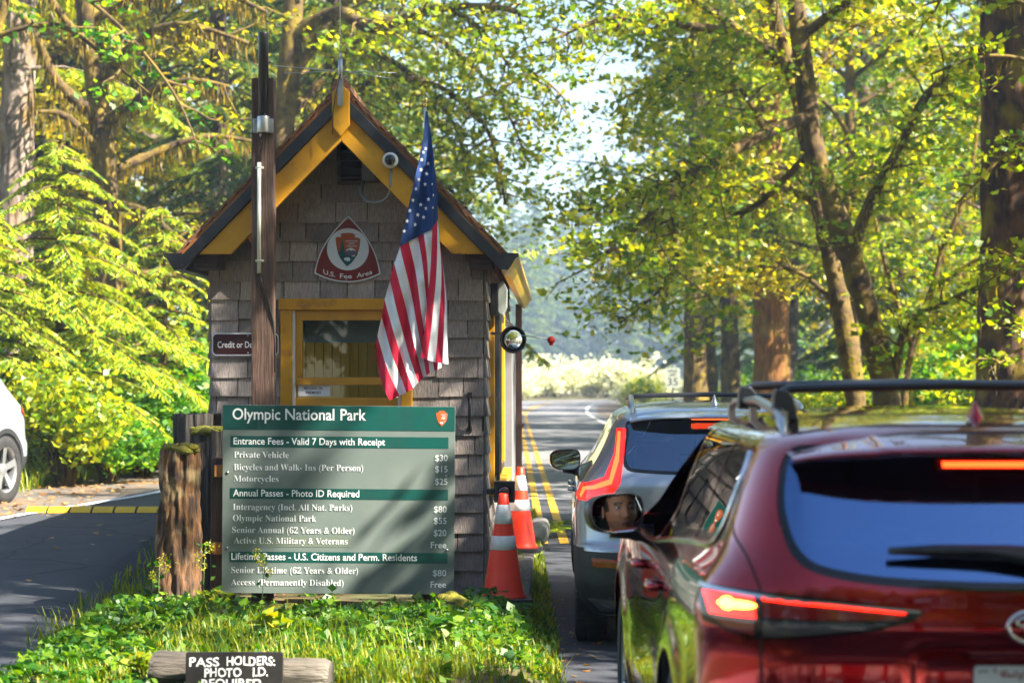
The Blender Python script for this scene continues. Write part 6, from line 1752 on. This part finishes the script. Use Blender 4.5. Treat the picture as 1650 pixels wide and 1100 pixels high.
# ---------------------------------------------------------------- mossy maple limbs above and left of the roof
hero_tree('maple_tree', 'maple behind the booth roof with a dark mossy limb reaching over it', [
    ([(430, 900, 0), (436, 600, 0), (450, 300, 0), (470, 60, 0), (480, -200, 0)], 24, 16, False),
    ([(470, 60, 0), (540, 20, -.4), (602, 44, -.8), (680, 20, -1), (722, 12, -1.2), (800, 12, -1.4), (850, 26, -1.6)], 14, 4, True),
    ([(722, 12, -1.2), (765, 40, -1.2), (800, 78, -1.2), (822, 110, -1.2)], 6, 2, True),
    ([(455, 250, 0), (560, 150, .8), (680, 130, 1.2), (780, 200, 1.2), (815, 330, 1.2)], 9, 2, True),
    ([(470, 60, 0), (600, 80, 1), (720, 180, 1.4), (760, 300, 1.6)], 9, 2, True),
    ([(465, 130, 0), (600, -40, .6), (740, -80, .8), (830, -40, .8)], 10, 2, True),
    ([(460, 190, 0), (600, 60, 1.6), (700, 60, 2), (800, 150, 2.2), (850, 260, 2.2)], 9, 2, True),
    ([(800, 150, 2.2), (860, 120, 2.2), (920, 170, 2.2)], 4, 1.5, True),
    ([(452, 290, 0), (620, 260, 1.4), (720, 300, 1.8), (790, 400, 1.8)], 8, 2, True),
], 37, MT['lf_maple'], MT['bark_moss'], 14, per_m=5.0, leaves=56, size=.11, spread=.28)
hero_tree('maple_tree', 'old moss draped maple with many dark limbs at the upper left', [
    ([(180, 900, 0), (176, 600, 0), (170, 300, 0), (150, 100, 0), (120, -200, 0)], 26, 16, False),
    ([(172, 330, 0), (230, 340, -.4), (300, 392, -.8), (380, 400, -1)], 10, 3, True),
    ([(168, 200, 0), (90, 130, -.6), (60, 60, -.8), (30, 20, -1)], 12, 5, False),
    ([(166, 200, 0), (240, 150, -.6), (300, 130, -1), (370, 140, -1.2)], 11, 3, True),
    ([(160, 130, 0), (230, 60, -.6), (300, 40, -1), (400, 70, -1.2)], 10, 3, True),
    ([(150, 80, 0), (110, 40, -.5), (70, -20, -.8)], 12, 4, False),
    ([(172, 260, 0), (110, 190, -.6), (60, 180, -.8)], 10, 3, False),
    ([(172, 280, 0), (240, 250, .6), (330, 220, .8), (420, 230, 1)], 9, 3, False),
    ([(175, 420, 0), (240, 440, .6), (330, 400, 1), (400, 420, 1)], 7, 2, True),
    ([(140, 40, 0), (230, -10, -.4), (330, -20, -.8), (430, 20, -1)], 10, 3, True),
], 34, MT['lf_gold'], MT['bark_moss'], 15, per_m=2.2, leaves=26, size=.10, moss=80)
# leafy green spray hanging in front of them
hero_tree('alder_tree', 'alder with small green leaves hanging in front of the mossy limbs', [
    ([(-90, 900, 0), (-80, 500, 0), (-40, 200, 0), (20, -40, 0), (60, -200, 0)], 12, 6, False),
    ([(20, -40, 0), (110, -20, -.3), (200, 50, -.6), (280, 150, -.9), (320, 240, -1)], 5, 1.5, True),
    ([(-10, 60, 0), (90, 40, -.2), (180, 100, -.5), (240, 150, -.7)], 5, 1.5, True),
], 27, MT['lf_green'], MT['bark_moss'], 16, per_m=2.6, leaves=22, size=.095, moss=3, tw=(.4, .9), spread=.13)

# ---------------------------------------------------------------- big conifer trunks named by what they stand beside
def big_trunk(px, D, wpx, label, leafm, barkm, seed, H=24, z0=7.0, rad=3.4, nb=46, drape=0, name='spruce_tree'):
    return conifer(name, label, None, gpt(px, D, 0), H, wpx * .5 * D / FPX, seed, leafm, barkm, z0, rad, nb, 5.5, .6, .075, .38, drape, sub=9, furrow=True)
big_trunk(1625, 33, 112, 'thick trunked spruce at the right edge behind the red car', MT['nd_dark'], MT['bark_brown'], 31, 24, 9.6, 3.4, 44)
big_trunk(1240, 55, 58, 'sunlit orange barked conifer left of the leaning maples', MT['nd_lime'], MT['bark_red'], 32, 24, 5.0, 3.2, 46, 6)
big_trunk(1176, 70, 30, 'slim dark conifer trunk between two thicker ones right of the road', MT['nd_lime'], MT['bark_moss'], 33, 24, 6.0, 3.0, 44, 6)
big_trunk(1121, 66, 38, 'dark conifer trunk nearest the speed limit sign', MT['nd_dark'], MT['bark_moss'], 34, 24, 5.6, 3.0, 44, 6)
big_trunk(28, 36, 66, 'tall pale barked spruce at the left edge', MT['nd_lime'], MT['bark_pale'], 35, 22, 6.5, 3.0, 30)
big_trunk(540, 44, 46, 'hemlock with drooping dark green boughs behind the booth roof', MT['nd_dark'], MT['bark_grey'], 36, 20, 2.5, 4.2, 90, 0, 'hemlock_tree')
big_trunk(352, 41, 40, 'dark hemlock standing behind the left eave of the booth', MT['nd_dark'], MT['bark_grey'], 37, 20, 3.0, 3.2, 70, 8, 'hemlock_tree')

# lime green young spruces over the left bank
conifer('young_spruce', 'bright lime young spruce with drooping boughs left of the booth', None, gpt(95, 29.5, 0), 4.7, .12, 41, MT['nd_lime'], MT['bark_moss'], .9, 2.5, 60, 11.0, .42, .034, .40, sub=12)
conifer('young_spruce', 'small green spruce between the lime one and the booth wall', None, gpt(262, 32, 0), 4.0, .09, 42, MT['nd_lime'], MT['bark_moss'], .5, 1.5, 50, 11.0, .36, .034, .40, sub=12)
conifer('young_spruce', 'lime spruce cut off by the left edge above the white car', None, gpt(-30, 28, 0), 3.6, .10, 43, MT['nd_lime'], MT['bark_moss'], .8, 1.9, 56, 11.0, .4, .034, .40, sub=12)

# bushes on the left bank
b0 = bush('roadside_bush', 'golden lit bush right behind the white car tail', None, gpt(105, 27.3), .95, 1.55, 51, MT['lf_maple'], 3400, .10)
b1 = bush('roadside_bush', 'green leafy bush under the lime spruce boughs', None, gpt(232, 29.5), .8, 1.2, 52, MT['lf_green'], 3000, .11)
again(b1, gpt(172, 27.9), 2.0, .85, 'low green bush right of the golden bush by the white car')
again(b1, gpt(300, 30.5), 1.1, 1.15, 'green bush touching the left wall of the booth')
again(b1, gpt(335, 33), 3.1, 1.5, 'taller green shrub just behind the left booth wall')
again(b1, gpt(40, 29), 4.0, 1.25, 'green bush half hidden by the white car')
again(b1, gpt(190, 32), 5.0, 1.5, 'taller green shrub behind the golden bushes')
again(b1, gpt(110, 33), 2.4, 1.7, 'tall green shrub below the spruce at the left')
again(b0, gpt(270, 35), .4, 1.4, 'golden shrub seen between spruce and booth wall')

# ---------------------------------------------------------------- the wood on both sides: four kinds, copied
G1 = 'broadleaved trees of the wood along the road'; G2 = 'conifers of the wood along the road'
LB1 = 'broadleaved tree in the sunlit wood beside the road'; LB2 = 'golden broadleaved tree in the wood beside the road'; LC1 = 'conifer in the wood beside the road'; LC2 = 'moss hung conifer in the wood beside the road'
m1 = broadleaf('maple_tree', LB1, G1, (8.2, 52, 0), 15, .30, 61, MT['lf_maple'], MT['bark_moss'], .34, 4.8, 22, 60, .145, 2.6)
m2 = broadleaf('maple_tree', LB2, G1, (13.2, 46, 0), 14, .26, 62, MT['lf_gold'], MT['bark_moss'], .32, 4.6, 22, 56, .14, 2.6, moss=8)
m3 = broadleaf('alder_tree', LB1, G1, (13.0, 58, 0), 17, .24, 63, MT['lf_green'], MT['bark_grey'], .3, 3.8, 24, 52, .125, 2.4)
c1 = conifer('hemlock_tree', LC1, G2, (11.5, 70, 0), 22, .42, 64, MT['nd_dark'], MT['bark_grey'], 2.0, 3.6, 100, 4.4, .7, .10, .34, sub=8)
c2 = conifer('hemlock_tree', LC2, G2, (15, 64, 0), 20, .40, 65, MT['nd_lime'], MT['bark_red'], 3.0, 3.2, 84, 4.4, .65, .10, .36, 5, sub=8)
spots = [  # (source, x, y, scale)
    (m1, 9.0, 78, 1.0), (m1, 6.9, 57, .95), (m1, 6.6, 72, 1.05), (m2, 7.4, 84, 1.1), (m3, 8.6, 66, .95), (m2, 14.5, 84, 1.15), (c1, 12, 118, 1.15), (m3, 11.5, 96, 1.05), (c2, 19, 112, 1.2), (m1, 16.5, 64, 1.0), (c1, 21, 96, 1.0), (m3, 15.2, 50, .85), (m2, 17.5, 124, 1.2), (c1, 30, 130, 1.2), (m1, 25, 140, 1.3),
    (c1, 13, 100, 1.1), (c2, 17, 98, 1.2), (m1, 22, 104, 1.3), (c1, 25, 112, 1.3), (m2, 29, 118, 1.3), (c2, 33, 120, 1.4), (c1, 36, 130, 1.4), (m3, 24, 128, 1.3),
    (c1, -10.6, 47, 1.0), (c2, -8.9, 47, .95), (m2, -8.2, 43, .9), (c1, -7.6, 66, 1.0), (c1, -6.4, 80, 1.0), (m2, -5.8, 74, 1.0), (m1, -5.6, 97, 1.1),
    (m1, -7.0, 52, 1.0), (m2, -6.6, 62, 1.0), (m2, -10.5, 45, 1.0), (m3, -9.5, 56, .95), (c1, -12.5, 50, 1.0), (c2, -14.5, 56, 1.05), (m1, -12, 66, 1.1), (c1, -8.5, 76, 1.05), (c2, -17, 68, 1.1), (m2, -15.5, 80, 1.15), (c1, -20, 84, 1.2), (c2, -11.5, 92, 1.2), (m1, -7.5, 90, 1.1), (c1, -24, 96, 1.25), (m3, -18.5, 100, 1.2), (c2, -14, 42, .9), (c1, -9.8, 104, 1.2), (m2, -11.0, 38, .85),
]
for s_, x, y, k in spots: again(s_, (x, y, ground_z(x, y)), rv.uniform(0, 6.28), k * rv.uniform(.93, 1.07))
# trees right of the frame, which shade the booth and the cars
for s_, x, y, k in ((m1, 13.6, 0.2, 1.1), (m3, 12.2, -5.5, 1.0), (m1, 9.0, -13, 1.1), (m2, 13.0, -11, 1.2), (m3, 9.5, -20, 1.1), (m1, 15.0, -17, 1.2), (m1, 10.2, -7, 1.12), (m3, 12.5, -2, 1.0), (m2, 10.4, 2.0, 1.1), (m1, 16.0, 3.5, .9), (m1, 10.8, 19.5, 1.05), (m2, 15.0, 17, 1.1), (m3, 11.2, 25.5, 1.0), (m1, 14, 29, 1.1), (m3, 15.5, 10.5, 1.0)):
    again(s_, (x, y, 0), rv.uniform(0, 6.28), k)

again(m1, (10.6, 10.6, 0), 4.725, 1.12)       # its gaps let slanting streaks of sun onto the fee board

# understorey shrubs
us0 = bush('understorey_shrub', 'yellow green shrub in the undergrowth below the roadside trees', 'shrubs in the undergrowth', (7.4, 45, 0), 1.3, 1.9, 71, MT['lf_maple'], 3200, .15)
us1 = bush('understorey_shrub', 'green shrub in the undergrowth below the roadside trees', 'shrubs in the undergrowth', (9.0, 48, 0), 1.4, 2.2, 72, MT['lf_green'], 3200, .15)
for k in range(40):
    side_ = 1 if k % 5 else -1
    y = rv.uniform(40, 110); x = side_ * (rv.uniform(6.2, 7.0 + y * .16)) + (bend(y) if side_ > 0 else 0)
    if side_ < 0: x = -rv.uniform(5.6, 14)
    if y < 84 and abs(825 + x / y * FPX - 1084) < 3000 / y + 25: x += 2.6 * y / 45 + 1.5
    again(us0 if k % 3 else us1, (x, y, ground_z(x, y)), rv.uniform(0, 6.28), rv.uniform(.7, 1.5))

# far end of the road: pale sunlit thicket and the blue wooded slope
pb0 = bush('sunlit_thicket', 'pale thicket with sun glare painted into its leaves where the road bends away', 'pale thickets at the far end of the road', (-1.0, 150, 0), 2.6, 2.6, 81, MT['glare_bush'], 2600, .26, 'thicket')
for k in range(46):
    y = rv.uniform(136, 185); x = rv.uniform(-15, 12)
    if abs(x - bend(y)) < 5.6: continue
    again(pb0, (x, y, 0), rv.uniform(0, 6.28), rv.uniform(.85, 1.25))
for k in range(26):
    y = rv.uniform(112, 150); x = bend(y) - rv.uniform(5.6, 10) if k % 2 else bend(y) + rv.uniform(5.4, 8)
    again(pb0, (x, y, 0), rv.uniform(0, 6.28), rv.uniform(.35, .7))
fc = conifer('distant_conifer', 'distant conifer on the hazy blue slope beyond the road', 'distant conifers beyond the road', (2, 330, 0), 27, .5, 91, MT['nd_dark'], MT['bark_grey'], .5, 5.2, 80, 1.7, 1.5, .42, .3, sub=6)
for k in range(80):
    y = rv.uniform(300, 460); x = rv.uniform(-34, 52) * y / 300
    again(fc, (x, y, 0), rv.uniform(0, 6.28), rv.uniform(.6, 1.1) * (1 + (y - 300) / 400))

# conifers behind the camera, which only the car paint and the windows mirror
for i in range(34):
    x = -40 + 2.4 * i + rv.uniform(-1, 1); y = -16 - rv.uniform(0, 14) - (7 if -4 < x < 6 else 0)
    again((m1, m2, m3)[i % 3] if i % 2 else c1, (x, y, 0), rv.uniform(0, 6.28), rv.uniform(1.3, 1.65), 'tree standing across the road behind the red car')['group'] = 'trees across the road behind the red car'

# ================================================================== GRASS AND HERBS ON THE ISLAND
def isl_h(x, y): return np.array([isl_z(a, b) for a, b in zip(x, y)]) + .012
def blades(n, xf, hf, rg, wd=.006):
    P = xf(n); h = hf(len(P)); n = len(P)
    az = rg.uniform(0, 6.283, n); ln = rg.uniform(.15, .75, n); d = np.stack([np.cos(az) * ln, np.sin(az) * ln, np.ones(n)], 1); s = np.stack([-np.sin(az), np.cos(az), np.zeros(n)], 1)
    w_ = (wd * rg.uniform(.6, 1.4, n))[:, None]; m = P + d * h[:, None] * np.array([.35, .35, .6]); tpp = P + d * h[:, None]
    return np.concatenate([np.stack([P - s * w_, P + s * w_, m + s * w_ * .8, m - s * w_ * .8], 1), np.stack([m - s * w_ * .8, m + s * w_ * .8, tpp + s * w_ * .08, tpp - s * w_ * .08], 1)])
rg = np.random.default_rng(5)
def area(x0, x1, y0, y1, dens=None):
    def f(n):
        x = rg.uniform(x0, x1, n); y = rg.uniform(y0, y1, n)
        if dens is not None: k = rg.random(n) < dens(x, y); x, y = x[k], y[k]
        return np.stack([x, y, isl_h(x, y)], 1)
    return f
def patch(x, y): return .12 + .88 * (np.sin(x * 3.1 + 1) * np.sin(y * 2.7 + x * 1.3) + .6 * np.sin(x * 7.3 + y * 3.1) * np.sin(y * 6.1 - x * 2.2) > -.05)
V = [blades(13000, area(-2.85, .26, 10.9, 14.2, patch), lambda n: rg.uniform(.025, .09, n) * (1 + .5 * (rg.random(n) > .9)), rg), blades(2500, area(-2.85, .26, 9.2, 10.9, patch), lambda n: rg.uniform(.03, .07, n), rg),
     blades(1300, area(-1.9, .0, 10.8, 13.2), lambda n: rg.uniform(.08, .17, n), rg, .003),
     blades(3500, area(.02, .30, 12, 27), lambda n: rg.uniform(.03, .12, n), rg),
     blades(2500, area(-3.1, -2.2, 13, 30), lambda n: rg.uniform(.05, .16, n), rg)]
# verge beyond the outbound lane and along the wood
x = rg.uniform(-8.5, -5.9, 6000); y = rg.uniform(23.5, 40, 6000); x = np.where(y > 26, x + (y - 26) * .09, x); k = x < np.array([left_edge(q) for q in y]) - 1.2
x, y = x[k], y[k]; P = np.stack([x, y, np.array([ground_z(a, b) for a, b in zip(x, y)])], 1); V.append(blades(len(P), lambda n: P, lambda n: rg.uniform(.1, .4, n), rg, .012))
x = rg.uniform(5.0, 14, 5000); y = rg.uniform(34, 110, 5000); P2 = np.stack([x + np.array([bend(q) for q in y]), y, x * 0], 1); V.append(blades(len(P2), lambda n: P2, lambda n: rg.uniform(.2, .6, n), rg, .02))
o = quad_object('grass', np.concatenate(V), MT['grass']); tag(o, kind='stuff')
# low leafy ground cover: clumps of three-part leaves round the sign foot, the stump and the lane edge
C = []
def herbs(n, cx, cy, sx, sy, h0, h1):
    x = rg.normal(cx, sx, n); y = rg.normal(cy, sy, n); k = (x > -3.0) & (x < .24) & (y > 9.3) & (y < 30); x, y = x[k], y[k]
    hh = rg.uniform(h0, h1, len(x)) * np.exp(-((x - cx) / (2.2 * sx)) ** 2); z = isl_h(x, y) + hh
    for j in range(3):
        a = rg.uniform(0, 6.28, len(x)) + j * 2.1; C.append(np.stack([x + .026 * np.cos(a), y + .026 * np.sin(a), z + rg.uniform(-.006, .006, len(x))], 1))
for a in ((900, -.45, 13.5, .35, .35, .02, .12), (600, -1.2, 13.7, .55, .25, .02, .09), (500, -.75, 13.1, .5, .4, .02, .10), (700, -2.45, 12.4, .22, .9, .02, .15), (500, -2.3, 13.9, .35, .3, .02, .14), (350, -.1, 12.6, .2, .6, .02, .12), (350, -1.8, 10.4, .5, .4, .02, .07), (420, -.9, 12.2, .7, .7, .01, .06), (300, -1.6, 12.8, .6, .5, .01, .06), (250, -.2, 14.0, .15, .3, .02, .16)): herbs(*a)
Pq = np.concatenate(C); kk = rg.random(len(Pq)); o = quad_object('ground_cover', np.concatenate([leaf_quads(Pq[kk < .5], .042, rg, 1.2, .9, .5), leaf_quads(Pq[(kk >= .5) & (kk < .85)], .062, rg, .9, .42, .5), leaf_quads(Pq[kk >= .85], .085, rg, 1.0, .7, .4)]), MT['herb']); tag(o, kind='stuff')
x = rg.uniform(-2.7, .6, 520); y = rg.uniform(9.5, 17, 520); z = np.where(x < .25, isl_h(x, y) + .03, .02); o = quad_object('fallen_leaves', leaf_quads(np.stack([x, y, z], 1), .05, rg, 3), MT['dry_leaf']); tag(o, kind='stuff')
x = np.concatenate([rg.uniform(-6.8, -4.6, 420), rg.uniform(-5.2, -3.1, 60), rg.uniform(.2, 3.5, 60)]); y = np.concatenate([rg.uniform(21, 29, 420), rg.uniform(13, 24, 60), rg.uniform(16, 40, 60)]); o2 = quad_object('fallen_leaves', leaf_quads(np.stack([x, y, np.array([ground_z(a, b) for a, b in zip(x, y)]) + .03], 1), .07, rg, 3), MT['dry_leaf']); tag(o2, kind='stuff')


def fern(label, px, py, D, n, L, seed, leafm='herb'):
    p = at(px, py, D); z = isl_z(p.x, D) + .01 if p.x < .3 and D < 32 else 0; rr = random.Random(seed); rq = np.random.default_rng(seed)
    t = thing('fern', label, 'fern', (p.x, D, z)); 
    for i in range(n):
        az = i * 6.283 / n + rr.uniform(-.4, .4); l = L * rr.uniform(.7, 1.1); Q = []
        d = np.array([math.cos(az), math.sin(az), 0]); sd = np.array([-d[1], d[0], 0])
        f = lambda s: d * l * s * .9 + np.array([0, 0, l * (.75 * s - .62 * s * s)])
        for k in range(18):
            s = .12 + .86 * k / 18; w_ = l * .26 * math.sin(math.pi * min(1, .15 + s * .85)) ** .8
            for sg in (-1, 1): Q.append((f(s), sd * sg + d * .45 + np.array([0, 0, -.15]), w_))
        P = np.array([q[0] for q in Q]); D_ = np.array([q[1] for q in Q]); l_ = np.array([q[2] for q in Q])
        quad_object('frond', strips(P, D_, l_, l * .055, rq, np.tile(np.array([0, 0, 1.0]), (len(P), 1)) + .2 * rq.normal(size=(len(P), 3))), MT[leafm], t)
    return t
fern('sword fern between the fee board and the near traffic cone', 790, 990, 14.1, 9, .42, 1)
fern('fern at the edge of the left lane beside the fallen log', 150, 1030, 12.2, 8, .34, 2)
fern('small fern at the road edge at the lower left', 75, 1040, 12.6, 6, .28, 3)
fern('leafy fern at the foot of the rotten log post', 235, 985, 13.9, 7, .30, 4)
fern('fern in front of the booth corner below the fee board', 762, 1000, 13.4, 7, .36, 5)
fern('bright fern clump growing behind the two traffic cones', 868, 835, 22.9, 11, .55, 6, 'nd_lime')
fern('fern just behind the concrete bumper stone', 884, 845, 24.2, 9, .5, 7, 'nd_lime')


def herb(label, px, py, D, h, seed, n=9, leafm='herb', size=.06, head=False):
    p = at(px, py, D); z = isl_z(p.x, D) + .01; rr = random.Random(seed); rq = np.random.default_rng(seed); t = thing('weed', label, 'plant', (p.x, D, z)); b = MB(); C = []; H_ = []
    for i in range(n if not head else 1):
        az = rr.uniform(0, 6.28); q = rr.uniform(.02, .11) if not head else .03; e = np.array([math.cos(az) * q, math.sin(az) * q, h * rr.uniform(.6, 1.0)]); b.tube([(0, 0, -.02), tuple(e * np.array([.5, .5, .5])), tuple(e)], [.004, .003, .002], 5)
        for j in range(5): C.append(e + rq.normal(size=3) * np.array([.035, .035, .02]))
        if head:
            for j in range(7): C.append(e * (.15 + .09 * j) + rq.normal(size=3) * .03)
            for k in range(9):
                s = .6 + .4 * k / 9; a = rr.uniform(0, 6.28); tip = e * s + np.array([math.cos(a) * .05, math.sin(a) * .05, .05]); b.tube([tuple(e * s), tuple(tip)], [.0018, .001], 4)
                for j in range(10): H_.append(tip + rq.normal(size=3) * .014)
    b.build('stem', pmat('green_stem', (.10, .14, .02), .7) if 'green_stem' not in bpy.data.materials else bpy.data.materials['green_stem'], t)
    quad_object('leaf', leaf_quads(np.array(C), size, rq, 1.0, .7), MT[leafm], t)
    if H_: quad_object('seed_head', leaf_quads(np.array(H_), .016, rq, .3), MT['lf_gold'], t)
    return t
herb('tall weed with yellow seed head in front of the rotten log posts', 325, 985, 13.8, .52, 1, head=True, size=.045)
herb('tall weed with dry seed head against the lower left of the fee board', 420, 985, 13.9, .42, 2, head=True, size=.045)
herb('thin weed with seed head left of the rotten log post', 255, 985, 13.9, .46, 3, head=True, size=.045)
herb('leafy green weed rising in front of the middle of the fee board', 515, 1000, 13.5, .22, 4, 8)
herb('young leafy plant at the foot of the fee board left post', 345, 990, 13.7, .22, 5, 7, 'grass', .075)
herb('broad leaved weed right of the painted sign log', 720, 1060, 12.2, .22, 6, 8, 'herb', .09)
herb('broad leaved weed in the grass behind the fallen log', 440, 1040, 12.6, .22, 7, 5, 'grass', .10)
herb('low weed in front of the mossy stump', 690, 1010, 13.2, .20, 8, 9)
herb('light green weed left of the fallen log', 232, 1095, 11.0, .16, 9, 7, 'grass', .08)

# ================================================================== THE AIR
m, n, l, b_ = new_mat('haze_air'); n.remove(b_)
vp = n.new('ShaderNodeVolumePrincipled'); vp.inputs['Color'].default_value = (.55, .76, 1.0, 1); vp.inputs['Density'].default_value = .0008; vp.inputs['Anisotropy'].default_value = .0
l.new(vp.outputs[0], n['Material Output'].inputs['Volume'])
b = MB(); b.box((-410, -125, -1.1), (410, 1210, 62)); o = b.build('haze', m); tag(o, kind='stuff')
SC.cycles.volume_bounces = 0
